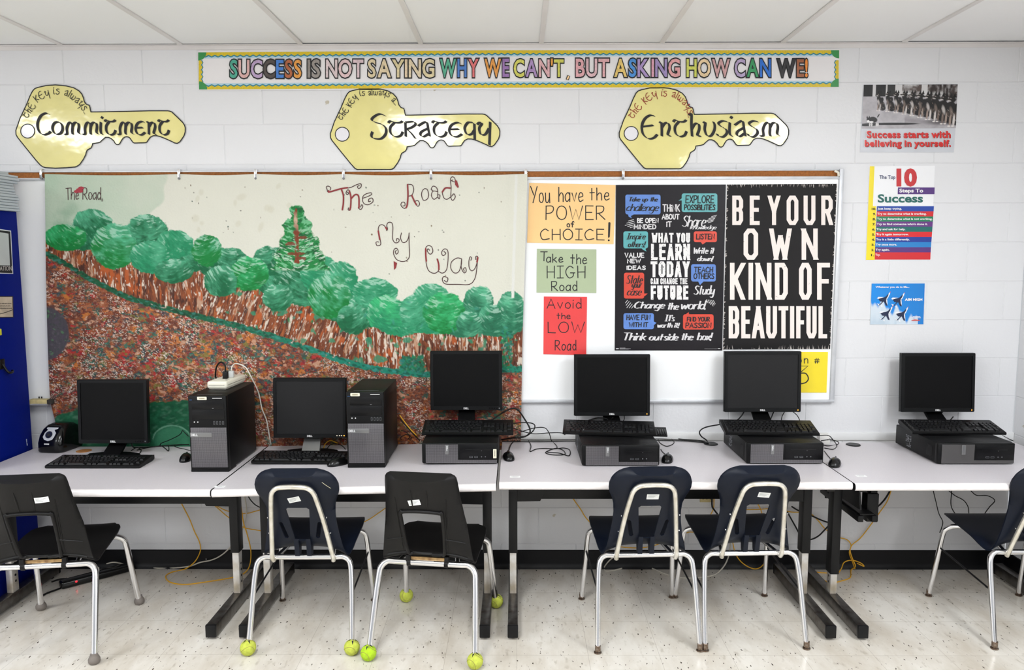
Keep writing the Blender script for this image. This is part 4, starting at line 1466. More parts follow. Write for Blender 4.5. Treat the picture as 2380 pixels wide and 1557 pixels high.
raster(jet, 'picture', [J(350, 122), J(2018, 118), J(1975, 1400), J(300, 1408)], 90, 70, draw_sky, 1)
NAVY, JW, JR = mat('jet_navy', (16, 32, 66), 0.4), mat('jet_white', (232, 234, 238), 0.4), mat('jet_red', (206, 80, 76), 0.4)
for (tx, ty_) in ((940, 370), (1390, 390), (1010, 820), (1500, 840)):
    o = lambda *p: [J(tx + a, ty_ + b) for a, b in p]
    jet.part('jet_print', [[o((0, 0), (-60, 60), (-140, 150), (-210, 190), (-400, 220), (-330, 310), (-260, 320), (-380, 440), (-330, 430), (-215, 310), (-150, 440), (-100, 450), (-120, 340), (-115, 230), (-60, 120))],
                           [o((-60, 60), (0, 0), (-30, 110), (-75, 130)), o((-65, 120), (-40, 120), (-90, 220), (-140, 240)), o((-430, 215), (-390, 170), (-210, 175), (-390, 235)), o((-140, 250), (-110, 240), (-95, 430), (-130, 350)), o((-380, 440), (-430, 370), (-350, 400)), o((-270, 400), (-310, 470), (-250, 490))],
                           [o((0, 0), (-18, 8), (-20, 40), (-6, 44))]], [NAVY, JW, JR], 3)
jet.part('white_words', [type_text('AIM HIGH', J(1385, 580, 1935, 665), .05), type_text('Whatever you do in life...', J(465, 200, 1530, 270), .04), [[J(1640, 1150), J(1870, 1150), J(1870, 1166), J(1640, 1166)], [J(1600, 1190), J(1890, 1190), J(1890, 1206), J(1600, 1206)]], [[J(1590, 1275), J(1700, 1245), J(1860, 1270), J(1860, 1290), J(1590, 1292)]]], [WHITEP, WHITEP, WHITEP, JR], 4)

# --- hand-lettered cards on the board
YC = YB - 0.003
H1 = CR(1200, 415, 240 / 890)
card = Sheet('lettered_card', 'orange card on the whiteboard hand-lettered You have the POWER of CHOICE', 'sign', [(1230, 425), (1431, 430), (1426, 567.5), (1225, 564)], YC, laminate('orange_card', (248, 205, 142), 0.15, 8, 0.22), group='hand-lettered cards on the whiteboard')
pol = []
for t_, b in (('You', (120, 65, 292, 212)), ('have', (362, 70, 580, 202)), ('the', (628, 78, 805, 190)), ('POWER', (252, 232, 768, 358)), ('of', (432, 365, 502, 422)), ('CHOICE', (206, 432, 762, 532))):
    pol += pen_text(t_, H1(*b), 2.3, jitter=.35, gap=.22)
pol += [[H1(793, 378), H1(806, 375), H1(812, 382), H1(806, 500), H1(796, 515), H1(790, 500)]] + [ell(*H1(797, 532), 2.4, 2.4, 8)[:-1]]
card.part('lettering', [pol], [INK], 0)
card = Sheet('lettered_card', 'pale green card on the whiteboard hand-lettered Take the HIGH Road', 'sign', [(1248, 578), (1386, 579.5), (1386, 681), (1247, 680)], YC, laminate('green_card', (176, 190, 156), 0.15, 8, 0.25), group='hand-lettered cards on the whiteboard')
pol = []
for t_, b in (('T', (206, 628, 272, 712)), ('ake', (258, 648, 405, 725)), ('the', (465, 648, 612, 738)), ('HIGH', (262, 750, 596, 860)), ('Road', (300, 880, 526, 970))):
    pol += pen_text(t_, H1(*b), 2.2, jitter=.35, gap=.22)
card.part('lettering', [pol], [INK], 0)
card = Sheet('lettered_card', 'red card on the whiteboard hand-lettered Avoid the LOW Road', 'sign', [(1264, 689), (1364.5, 690), (1362.5, 825.5), (1263, 823)], YC, laminate('red_card', (232, 74, 74), 0.15, 8, 0.22), group='hand-lettered cards on the whiteboard')
pol = []
for t_, b in (('Avoid', (262, 1030, 562, 1122)), ('the', (346, 1155, 468, 1212)), ('LOW', (270, 1232, 592, 1332)), ('Road', (332, 1388, 518, 1482))):
    pol += pen_text(t_, H1(*b), 2.0, jitter=.35, gap=.22)
card.part('lettering', [pol], [INK], 0)
H2 = CR(1550, 780, 830 / 2380)
card = Sheet('lettered_card', 'bright yellow card with a hash sign and figure 3 half behind a monitor', 'sign', [(1798, 817.5), (1924.5, 818), (1921, 912.5), (1796, 912.5)], YC, laminate('yellow_card', (252, 226, 36), 0.12, 8, 0.25), group='hand-lettered cards on the whiteboard')
pol = pen_text('on', H2(868, 150, 942, 186), 1.8, gap=.3) + pen_text('#', H2(982, 148, 1018, 186), 1.8)
pol += ribbon([H2(820, 202), H2(940, 202), H2(885, 250)], 1.9) + ribbon(catmull([H2(885, 250) + (0,), H2(925, 252) + (0,), H2(943, 285) + (0,), H2(925, 312) + (0,), H2(885, 320) + (0,), H2(840, 312) + (0,)], 5), 2.6)
card.part('lettering', [pol], [INK], 0)

# --- worn black typography poster
def worn(name, rgb, under, scale, thr):
    M = mat(name, rgb, 0.55, spec=0.2)
    t = M.node_tree
    b = t.nodes['Principled BSDF']
    tcn = [n for n in t.nodes if n.type == 'TEX_COORD'][0]
    n = t.nodes.new('ShaderNodeTexNoise')
    n.inputs['Scale'].default_value = scale
    n.inputs['Detail'].default_value = 6
    n.inputs['Roughness'].default_value = 0.7
    r = t.nodes.new('ShaderNodeValToRGB')
    r.color_ramp.elements[0].position, r.color_ramp.elements[0].color = thr, lin(rgb) + (1,)
    r.color_ramp.elements[1].position, r.color_ramp.elements[1].color = thr + .02, lin(under) + (1,)
    t.links.new(tcn.outputs['Object'], n.inputs['Vector'])
    t.links.new(n.outputs['Fac'], r.inputs['Fac'])
    t.links.new(r.outputs['Color'], b.inputs['Base Color'])
    return M


WORNW = worn('worn_white_print', (238, 228, 222), (60, 54, 52), 55, .66)
B6 = CR(1200, 400, 760 / 2113)
BLK = worn('worn_black_print', (30, 28, 29), (112, 104, 98), 38, .72)
byp = Sheet('typography_poster', 'worn black poster in big white capitals BE YOUR OWN KIND OF BEAUTIFUL', 'poster', [B6(1362, 80), B6(2072, 76), B6(2028, 1143), B6(1335, 1146)], YC, BLK)
pol = []
TH = 9.4
for ch, x0, x1 in (('B', 1395, 1465), ('E', 1508, 1572), ('Y', 1626, 1704), ('O', 1746, 1822), ('U', 1856, 1932), ('R', 1970, 2044)):
    pol += block_text(ch, B6(x0, 152, x1, 342), TH)
for ch, x0, x1 in (('O', 1468, 1562), ('W', 1635, 1778), ('N', 1843, 1947)):
    pol += block_text(ch, B6(x0, 364, x1, 566), TH + 1)
for ch, x0, x1 in (('K', 1380, 1475), ('I', 1500, 1530), ('N', 1546, 1648), ('D', 1670, 1754), ('O', 1826, 1908), ('F', 1943, 2026)):
    pol += block_text(ch, B6(x0, 586, x1, 824), TH + 1.2)
for ch, x0, x1 in (('B', 1372, 1440), ('E', 1453, 1512), ('A', 1522, 1604), ('U', 1614, 1684), ('T', 1694, 1757), ('I', 1768, 1796), ('F', 1808, 1862), ('U', 1874, 1940), ('L', 1952, 2008)):
    pol += block_text(ch, B6(x0, 866, x1, 1074), TH + .4)
byp.part('capitals', [pol], [WORNW], 1)
edge = []
for k in range(260):
    s = k % 4
    t_ = random.random()
    L1 = random.uniform(3, 26 if s < 2 else 12)
    w_ = random.uniform(.8, 2.6)
    if s == 0:
        x, y = 1362 + 708 * t_, 80
        edge.append([B6(x - w_, y), B6(x + w_, y), B6(x + random.uniform(-6, 6), y + L1)])
    elif s == 1:
        x, y = 1337 + 690 * t_, 1144
        edge.append([B6(x - w_, y), B6(x + w_, y), B6(x + random.uniform(-6, 6), y - L1 * 1.3)])
    elif s == 2:
        x, y = 1362 - 26 * t_, 82 + 1060 * t_
        edge.append([B6(x, y - w_ * 2), B6(x, y + w_ * 3), B6(x + L1, y + random.uniform(-8, 8))])
    else:
        x, y = 2071 - 43 * t_, 80 + 1060 * t_
        edge.append([B6(x, y - w_ * 2), B6(x, y + w_ * 3), B6(x - L1, y + random.uniform(-8, 8))])
byp.part('torn_edge_print', [edge], [mat('grey_scuff', (196, 188, 182), .6)], 2)

# --- black poster with speech bubbles
C8 = CR(1420, 420, 280 / 1090)
PW = mat('chalk_white_print', (230, 228, 230), 0.5, var=0.15, vscale=140)
lp = Sheet('speech_bubble_poster', 'black poster with red, blue and teal speech bubbles around white words', 'poster', [C8(45, 38), C8(1040, 34), C8(1006, 1536), C8(34, 1535)], YC, mat('charcoal_print', (28, 25, 30), 0.36, bump=0.25, bscale=9, spec=0.25))
BLUE, TEAL, REDB = mat('blue_bubble_print', (98, 140, 216), 0.35, var=.1, vscale=20), mat('teal_bubble_print', (96, 178, 182), 0.35, var=.1, vscale=20), mat('red_bubble_print', (222, 74, 54), 0.35, var=.1, vscale=20)


def bubble(box, tail, m, words):
    x0, y0, x1, y1 = C8(*box)
    o = lp.part('speech_bubble', [[rrect(x0, y0, x1, y1, 5)], [[C8(*p) for p in tail]]], [m, m], 1)
    pol = []
    for kind, t_, b in words:
        pol += pen_text(t_, C8(*b), 2.2, slant=.28, gap=.1, nib=math.radians(12)) if kind == 's' else pen_text(t_, C8(*b), 2.2, slant=.05, gap=.2)
    mb = MB().flat(pol, lp.fn(3))
    mb.build('bubble_words', INK, o)


bubble((130, 125, 448, 305), [(150, 290), (215, 300), (180, 320), (188, 340), (160, 325)], BLUE, [('s', 'Take up the', (165, 145, 425, 205)), ('s', 'challenge', (140, 205, 435, 300))])
bubble((640, 115, 962, 284), [(650, 135), (650, 190), (640, 178), (610, 180), (635, 165)], TEAL, [('c', 'EXPLORE', (672, 132, 935, 205)), ('c', 'POSSiBiLiTiES', (660, 214, 945, 268))])
bubble((112, 458, 335, 612), [(270, 605), (325, 595), (312, 620), (322, 640), (290, 625)], TEAL, [('s', 'Inspire', (135, 472, 315, 552)), ('s', 'others!', (152, 545, 318, 605))])
bubble((748, 458, 958, 556), [(810, 550), (870, 550), (850, 562), (828, 577)], REDB, [('c', 'LiSTEN', (768, 478, 940, 532))])
bubble((725, 755, 948, 912), [(785, 905), (845, 905), (828, 920), (805, 944)], BLUE, [('c', 'TEACH', (750, 778, 925, 832)), ('c', 'OTHERS', (745, 836, 935, 890))])
bubble((117, 832, 300, 1066), [(290, 1020), (332, 1020), (310, 1040), (280, 1052)], REDB, [('s', 'State', (135, 850, 290, 935)), ('s', 'your', (180, 932, 284, 990)), ('s', 'case', (145, 990, 278, 1042))])
bubble((113, 1198, 388, 1343), [(380, 1270), (412, 1285), (390, 1305), (360, 1325)], BLUE, [('c', 'HAVE FUN', (138, 1210, 358, 1262)), ('c', 'WiTH iT', (160, 1278, 338, 1325))])
bubble((652, 1208, 928, 1346), [(660, 1230), (680, 1205), (702, 1188), (708, 1215)], REDB, [('c', 'FiND YOUR', (685, 1230, 895, 1275)), ('c', 'PASSiON', (672, 1282, 910, 1333))])
for t_, b in (('THiNK', (465, 212, 625, 282)), ('ABOUT', (458, 300, 620, 352)), ('iT', (500, 366, 550, 420)), ('BE OPEN', (235, 337, 432, 385)), ('MiNDED', (205, 392, 410, 440)), ('VALUE', (122, 650, 302, 698)), ('NEW', (145, 704, 272, 748)), ('iDEAS', (140, 766, 315, 808))):
    lp.part('white_word', [pen_text(t_, C8(*b), 2.5, gap=.24)], [PW], 1)
for t_, b, w_ in (('Share', (640, 312, 860, 420), 2.3), ('knowledge', (712, 398, 955, 455), 1.5), ('Write it', (748, 600, 942, 665), 2.3), ('down!', (778, 675, 932, 732), 2.3), ('Study', (745, 940, 942, 1062), 2.6), ('Change', (210, 1088, 490, 1182), 2.9),
                  ('the', (512, 1098, 615, 1172), 2.9), ('world.', (635, 1078, 868, 1168), 2.9), ("It's", (480, 1208, 580, 1276), 2.7), ('worth it!', (420, 1280, 625, 1333), 2.3), ('Think', (115, 1370, 325, 1450), 3.0), ('outside', (342, 1376, 612, 1450), 3.0), ('the', (636, 1374, 748, 1448), 3.0), ('box!', (775, 1368, 925, 1448), 3.0)):
    lp.part('white_word', [pen_text(t_, C8(*b), w_ * 1.1, slant=.24, gap=.1, nib=math.radians(12))], [PW], 1)
big = []
for t_, b, th in (('WHAT', (368, 472, 566, 560), 4.3), ('YOU', (592, 472, 715, 560), 4.3), ('LEARN', (362, 570, 715, 718), 6.6), ('TODAY', (358, 730, 710, 872), 6.6), ('CAN', (358, 882, 430, 936), 2.5), ('CHANGE', (446, 882, 604, 936), 2.5), ('THE', (622, 882, 692, 936), 2.5), ('FUTURE', (360, 948, 700, 1075), 6.2)):
    big += block_text(t_, C8(*b), th, .22)
lp.part('big_words', [big], [worn('worn_grey_print', (232, 230, 230), (70, 66, 70), 80, .6)], 1)
for x, y, dx, dy, n_, sx, sy in ((955, 312, -80, 22, 5, -8, 14), (205, 352, -85, 22, 5, 4, 15), (150, 1080, -35, 45, 5, 14, 12), (862, 1075, 30, 55, 5, 16, 2)):
    ln = []
    for k in range(n_):
        f = 1 - abs(k - 2) * .22
        a, b = C8(x + sx * k, y + sy * k), C8(x + sx * k + dx * f, y + sy * k + dy * f)
        ln += ribbon([a, b], 1.3)
    lp.part('chalk_dashes', [ln], [PW], 1)
for grp in ([[(45, 1514), (70, 1514), (70, 1524), (45, 1524)], [(78, 1512), (130, 1512), (130, 1515), (78, 1515)], [(78, 1518), (178, 1518), (178, 1520), (78, 1520)], [(78, 1523), (160, 1523), (160, 1525), (78, 1525)]], [[(845, 1519), (960, 1519), (960, 1520.5), (845, 1520.5)], [(965, 1515), (990, 1515), (990, 1520), (965, 1520)]]):
    lp.part('fine_print', [[[C8(*p) for p in q] for q in grp]], [PW], 1)


# ================================================================== tables
LAM = mat('grey_laminate', (212, 207, 211), 0.38, var=0.035, vscale=240, bump=0.03, bscale=300)
EDGE = mat('pale_vinyl_edge', (240, 235, 235), 0.34, var=0.05, vscale=30)
BLACKM = mat('black_steel', (15, 15, 17), 0.45, bump=0.05, bscale=200, spec=0.3)
BRUSH = mat('brushed_steel', (120, 118, 116), 0.34, 0.95, var=0.25, vscale=25, dirt=(86, 80, 74))
POSTM = mat('pale_steel', (222, 221, 220), 0.32, 0.45, var=0.2, vscale=14, dirt=(178, 166, 146))
PLB = mat('black_plastic', (12, 12, 14), 0.4, spec=0.3)
TAGM = mat('white_tag', (240, 240, 240), 0.5)
YB_T = -0.066


def table_z(x):
    """height of the work surface at a place along the row"""
    if x < -1.32:
        return 0.695
    if x < -0.084:
        return 0.697 + (x + 1.318) * 0.013
    return 0.72 if x < 1.459 else 0.717


def table(label, x0, x1, z0, z1, yf0, yf1, grommets, legs, sleeve=0.27, rail=True, right_round=False):
    """A work table: front edge from (x0,yf0) to (x1,yf1), top from z0 to z1."""
    t = thing('computer_table', label, 'table', ((x0 + x1) / 2, (yf0 + yf1) / 4 + YB_T / 2, 0), group=None)
    ox, oy = t.location.x, t.location.y
    th = 0.032
    q = lambda x: (z0 + (z1 - z0) * (x - x0) / (x1 - x0), yf0 + (yf1 - yf0) * (x - x0) / (x1 - x0))
    top = MB()
    # surface with a rounded nose along the front
    prof = [(0.0, 0.0), (-0.006, -0.0015), (-0.0105, -0.006), (-0.012, -0.013), (-0.012, -0.02), (-0.009, -0.027), (-0.003, -0.0315), (0.004, -th)]
    xs_ = [x0 + 0.002, x1 - 0.002]
    if right_round:
        xs_ = [x0 + 0.002] + list(np.linspace(x1 - 0.09, x1 - 0.002, 8))
    rows = []
    for x in xs_:
        z, yf = q(x)
        if right_round and x > x1 - 0.09:
            a = (x - (x1 - 0.09)) / 0.088
            yf = yf + 0.085 * (1 - math.sqrt(max(0, 1 - a * a)))
        rows.append([(x - ox, YB_T - oy, z), (x - ox, yf + 0.02 - oy, z)] + [(x - ox, yf + 0.012 + p[0] - oy, z + p[1]) for p in prof] + [(x - ox, YB_T - oy, z - th)])
    m_ = len(rows[0])
    nose = MB()
    for i in range(len(rows) - 1):
        a, b = rows[i], rows[i + 1]
        top.add(a[:2] + b[:2], [(0, 1, 3, 2)])
        top.add([a[-2], a[-1], b[-2], b[-1]], [(0, 1, 3, 2)])
        top.add([a[-1], a[0], b[-1], b[0]], [(0, 1, 3, 2)])
        k = m_ - 2
        nose.add(a[1:-1] + b[1:-1], [(j, j + 1, k + j + 1, k + j) for j in range(k - 1)])
    for r in (rows[0], rows[-1]):
        top.add(r, [tuple(range(m_))])
    to = top.build('table_top', LAM, t)
    e = nose.build('edge_band', EDGE, to, 60)
    tape = MB()
    for r, s in ((rows[0], -1), (rows[-1], 1)):
        tape.add([(p[0] + s * 0.0012, p[1], p[2]) for p in r], [tuple(range(m_))])
    tape.build('side_band', PLB, to)
    for (gx_, gy_, kind) in grommets:
        z, _ = q(gx_)
        g = MB()
        if kind == 'cap':
            g.lathe([(0.036, 0), (0.036, 0.003), (0.033, 0.005), (0.029, 0.0045), (0.0, 0.0045)], 28)
            g.build('cable_grommet', PLB, t, 40, loc=(gx_ - ox, gy_ - oy, z))
        else:
            g.lathe([(0.037, 0.0002), (0.037, 0.0012), (0.0, 0.0012)], 28)
            g.build('cable_hole', mat('raw_particle_board', (198, 134, 70), 0.9, var=0.2, vscale=80), t, 40, loc=(gx_ - ox, gy_ - oy, z))
    # steel legs: black sleeve over a pale post on a long floor bar
    for (lx, z, yc, facing) in legs:
        slv = sleeve
        s = MB().box((0, 0, (z - th + slv) / 2), (0.042, 0.062, z - th - slv - 0.004), bevel=0.004)
        s.build('leg', BLACKM, t, 30, loc=(lx - ox, yc - oy, 0))
        pz = MB().box((0, 0, 0.17), (0.032, 0.046, 0.24), bevel=0.003)
        for hz in (0.12, 0.15, 0.18, 0.21):
            pz.lathe([(0.0, 0.0), (0.006, 0.0), (0.006, 0.001), (0.0, 0.001)], 10, 1, c=(facing * 0.0165, 0, hz), M=Matrix.Rotation(PI / 2, 3, 'Y'))
        pz.build('post', [POSTM, BLACKM], t, 30, loc=(lx - ox, yc - oy, 0))
        f = MB().box((0, 0, 0.04), (0.045, 0.70, 0.056), bevel=0.004)
        fo = f.build('foot', BRUSH, t, 30, loc=(lx - ox, -0.44 - oy, 0))
        for s_ in (-1, 1):
            MB().box((0, s_ * 0.343, 0.04), (0.047, 0.018, 0.058), bevel=0.004).build('end_cap', PLB, fo, 30)
            MB().lathe([(0.012, 0.0), (0.014, 0.003), (0.012, 0.013)], 12, c=(0, s_ * 0.30, 0)).build('glide', PLB, fo, 30)
        arm = MB().prism([(-0.30, z - th - 0.004), (0.30, z - th - 0.004), (0.28, z - th - 0.03), (0.06, z - th - 0.06), (-0.06, z - th - 0.06), (-0.28, z - th - 0.03)], 'x', -0.018, 0.018)
        arm.build('support_arm', BLACKM, t, 30, loc=(lx - ox, yc - oy, 0))
    # long rail under the top between the legs
    la, lb = min(l[0] for l in legs), max(l[0] for l in legs)
    if rail and lb - la > 0.3:
        r = MB()
        zz = (q(la)[0] + q(lb)[0]) / 2 - th
        r.box(((la + lb) / 2 - ox, -0.448 - oy, zz - 0.004 - 0.073), (lb - la - 0.02, 0.026, 0.146), bevel=0.003)
        for lx, s_ in ((la, 1), (lb, -1)):
            r.prism([(lx + s_ * 0.02 - ox, zz - 0.10), (lx + s_ * 0.16 - ox, zz - 0.10), (lx + s_ * 0.13 - ox, zz - 0.158), (lx + s_ * 0.02 - ox, zz - 0.160)], 'y', -0.467 - oy, -0.464 - oy)
        r.build('rail', BLACKM, t, 30)
    return t


def leg_at(px, py, z, s):
    p = on_z(px, py, 0.0)
    return (p.x, z, -0.44, s)


T1 = table('grey laminate table at the left end, beside the blue locker', -2.535, -1.321, 0.695, 0.695, -0.826, -0.826, [(on_z(195, 1048, 0.695).x, on_z(195, 1048, 0.695).y, 'hole')], [(-2.47, 0.695, -0.44, 1), leg_at(488, 1490, 0.695, 1)])
T2 = table('grey laminate table under the mural, slightly askew, between two seams', -1.315, -0.088, 0.697, 0.713, -0.836, -0.800, [], [leg_at(566, 1490, 0.70, -1), leg_at(1127, 1485, 0.712, 1)])
T3 = table('long grey laminate table under the black posters', -0.078, 1.4545, 0.72, 0.72, -0.800, -0.800, [(on_z(1650, 1030, 0.72).x, -0.115, 'cap')], [leg_at(1192, 1485, 0.72, -1), leg_at(1925, 1482, 0.72, 1)])
T4 = table('grey laminate table at the right end, in the room corner', 1.4605, 2.62, 0.717, 0.717, -0.806, -0.806, [(on_z(1983, 1034, 0.717).x, on_z(1983, 1034, 0.717).y, 'cap')], [leg_at(1999, 1482, 0.717, -1), (2.56, 0.717, -0.44, 1)], sleeve=0.165, rail=False, right_round=True)
# keyboard slide hanging under the right-hand table
ox, oy = T4.location.x, T4.location.y
ct = MB()
ct.prism([(-0.10, 0.684), (-0.52, 0.684), (-0.56, 0.52), (-0.12, 0.50)], 'x', 1.598, 1.606)  # black panel added to stand for the shaded underside of the top
for xx in (1.60, 1.665):
    ct.box((xx, -0.345, 0.478), (0.026, 0.45, 0.03), bevel=0.003)
ct.box((1.632, -0.36, 0.497), (0.065, 0.40, 0.006))
ct.box((1.66, -0.13, 0.50), (0.10, 0.012, 0.13), bevel=0.004)
ct = ct.build('keyboard_slide', BLACKM, T4, 30)
ct.location = (-ox, -oy, 0)
p0, p1 = on_y(2010, 1143, -0.47), on_y(2034, 1208, -0.47)
br = MB().box(((p0.x + p1.x) / 2, -0.47, (p0.z + p1.z) / 2), (p1.x - p0.x, 0.06, p0.z - p1.z), bevel=0.004).box((p1.x - 0.02, -0.47, 0.679), (0.10, 0.08, 0.010)).box((p1.x - 0.02, -0.47, (0.679 + p0.z) / 2), (0.03, 0.04, 0.679 - p0.z)).build('bracket', BLACKM, T4, 30)
br.location = (-ox, -oy, 0)

# paper tags stuck near the front edges
for px, py, wh in ((511, 1131, 'T2 left front'), (1197, 1108, 'long table'), (2001, 1106, 'right-hand table')):
    z = table_z(on_z(px, py, 0.71).x)
    p = on_z(px, py, z)
    s = MB().box((0, 0, 0.0004), (0.046, 0.026, 0.0006))
    o = s.build('paper_tag', TAGM, loc=(p.x, p.y, z))
    lab = {511: 'white paper tag stuck on the table under the mural by the seam', 1197: 'white paper tag stuck at the left end of the long table', 2001: 'white paper tag stuck at the left end of the corner table'}[px]
    tag(o, lab, 'tag', 'paper tags on the table tops')
    ln = MB()
    for k in range(2):
        ln.box((0, 0.005 - k * 0.009, 0.0009), (0.034 - k * 0.012, 0.0022, 0.0002))
    ln.build('print', mat('grey_print', (150, 150, 155), 0.6), o)

# ------------------------------------------------------------------ the blue locker and what is on it
LX, LTOP = -2.552, 1.925
LBLUE = mat('blue_enamel', (4, 26, 126), 0.6, bump=0.08, bscale=140, var=0.08, vscale=4, spec=0.06)
lk = thing('blue_locker', 'tall blue metal locker at the left end of the tables', 'locker', ((LX - 3.05) / 2, -0.36, 0))
cx, cy = lk.location.x, lk.location.y
MB().box((0, 0, LTOP / 2), (LX + 3.05, 0.54, LTOP), bevel=0.004).build('body', LBLUE, lk, 30)
dr = MB()
for k in range(2):
    dr.box((-0.126 + 0.252 * k, -0.277, 0.97), (0.244, 0.014, 1.82), bevel=0.003)
dr.build('door', mat('blue_enamel_door', (6, 34, 132), 0.4, spec=0.2), lk, 30)
MB().box((0.02, -0.29, 1.0), (0.02, 0.016, 0.10), bevel=0.004).build('handle', CHROME, lk, 30)


def on_x(px, py, x):
    r = ray(px, py)
    return CAM + r * ((x - CAM.x) / r.x)


def side_card(name, label, cat, corners, m, off=0.0015):
    """a sheet on the right-hand side of the locker"""
    pts = [on_x(px, py, LX) for px, py in corners]
    c = sum(pts, Vector()) / len(pts)
    mb = MB().prism([(p.y - c.y, p.z - c.z) for p in pts], 'x', 0, off)
    o = mb.build(name, m, loc=(LX, c.y, c.z))
    tag(o, label, cat)

    def f(px, py, lay=1):
        p = on_x(px, py, LX)
        return (off + 0.0006 * lay, p.y - c.y, p.z - c.z)
    return o, f


LX1 = Vector((1, 0, 0))
fp, f = side_card('framed_print', 'print with a black border and capitals ending in ATION on the side of the locker', 'picture', [(-46, 526), (25, 536), (30, 636.5), (-46, 634)], mat('white_border', (222, 222, 226), 0.4))
MB().flat([[(-45, 529), (23, 538), (28, 635), (-45, 632)]], lambda x, y: f(x, y, 1), 0, LX1).build('black_mat', INK, fp)
MB().flat([[(-40, 533), (18.5, 543), (22, 617), (-40, 616)]], lambda x, y: f(x, y, 2), 0, LX1).build('picture', mat('grey_picture', (196, 200, 200), 0.35, var=.06, vscale=6), fp)
MB().flat(type_text('ATION', (-2, 618, 26, 629), .01), lambda x, y: f(x, y, 3), 0, LX1).build('capitals', mat('pale_gold_print', (190, 184, 180), .5), fp)
nc, f = side_card('quote_card', 'small beige card with a dark rim below the framed print on the locker', 'card', [(-40, 688), (30, 688), (31, 738), (-40, 739)], mat('dark_rim', (44, 36, 32), 0.5))
MB().flat([[(-39, 690.5), (27.5, 690), (29, 736), (-39, 737)]], lambda x, y: f(x, y, 1), 0, LX1).build('card_face', mat('beige_card', (206, 190, 168), .6, var=.15, vscale=14), nc)
q = []
for k, (a, b) in enumerate(((-14, 24), (-18, 21), (-12, 26))):
    x = a
    while x < b:
        w_ = random.uniform(1.2, 3.4)
        q += ribbon([(x, 706 + k * 5.6), (x + w_ * .5, 704.6 + k * 5.6), (x + w_, 706.4 + k * 5.6)], 1.0, caps=False)
        x += w_ + .9
q += ribbon([(-10, 732), (12, 726), (28, 720)], 1.4)
MB().flat(q, lambda x, y: f(x, y, 2), 0, LX1).build('handwriting', INK, nc)
p = on_x(-4, 772, LX)
mg = MB().box((0.004, 0, 0), (0.008, 0.03, 0.032), bevel=0.003).build('magnet', mat('yellow_plastic', (216, 214, 40), .4), loc=p, smooth=40)
tag(mg, 'small yellow magnet on the side of the locker', 'magnet')
p = on_x(3, 846, LX)
hk = MB()
hk.box((0.004, 0, 0), (0.008, 0.035, 0.05), bevel=0.003)
hk.tube(catmull([(0.006, 0, 0.0), (0.02, 0.004, -0.03), (0.03, 0.012, -0.045), (0.026, 0.04, -0.046), (0.02, 0.05, -0.04)], 5), 0.006, 10)
hk = hk.build('coat_hook', PLB, loc=p, smooth=40)
tag(hk, 'black hook hanging on the side of the locker', 'hook')
q = MB().flat([[(60, 1020), (62, 1020), (62.5, 1028), (61, 1029)], [(61, 1030), (63, 1029), (64, 1035), (62, 1036)]], lambda x, y: tuple(on_x(x, y, LX) - Vector((cx, cy, 0)) + Vector((0.0012, 0, 0))), 0, LX1).build('chipped_paint', mat('chip_white', (190, 200, 220), .6), lk)

# thin boards piled on the locker
FOLD = [mat('grey_white_edge', (200, 206, 212), .55, var=.08, vscale=60), mat('bluish_grey_edge', (150, 160, 172), .55, var=.1, vscale=60)]
ends = [62, 60, 57, 58, 60, 58, 52, 50, 48, 46, 60, 66, 62, 34]
z = LTOP + 0.0002
first = None
for k, e in enumerate(ends):
    h = 0.0125 + 0.003 * ((k * 7) % 3) / 2
    pe = on_y(e, 460, -0.12)
    depth = 0.40
    yb_ = -0.085 + (e - 58) * 0.0016
    if first is None:
        first = MB().box((0, 0, 0.5), (0.40, depth, 1.0)).build('stacked_board', FOLD[0])
        rim = MB().box((0, 0, 0.12), (0.403, depth + 0.003, 0.16)).build('edge_strip', FOLD[1], first)
        o = first
    else:
        o = first.copy()
        link(o)
        r2 = rim.copy()
        link(r2, o)
    o.scale = (1, 1, h - 0.0012)
    o.location = (LX - 0.19 + (e - 58) * 0.0006 + 0.004, yb_ - depth / 2 - 0.01, z)
    o.rotation_euler = (0, 0, random.uniform(-.02, .02))
    lab = 'topmost thin grey-white board of the stack on the blue locker' if k == len(ends) - 1 else 'bottom board of the stack, lying directly on the blue locker' if k == 0 else 'thin grey-white board inside the stack on top of the blue locker'
    tag(o, lab, 'board', 'boards piled on the locker')
    z += h


# ================================================================== chairs
NAVYP = mat('navy_chair_plastic', (9, 17, 32), 0.42, bump=0.10, bscale=500, spec=0.25)
BLKP = mat('black_chair_plastic', (16, 15, 15), 0.48, bump=0.12, bscale=500, spec=0.25)
RUB = mat('grey_rubber', (118, 110, 104), 0.7)
STK = mat('white_sticker', (234, 236, 234), 0.45)
GLIDE = mat('rusty_glide', (150, 140, 130), 0.3, 0.9, var=.4, vscale=90, dirt=(104, 74, 50))
STEELB = mat('hoop_steel', (240, 238, 232), 0.22, 0.8, var=.1, vscale=30, dirt=(206, 200, 184))


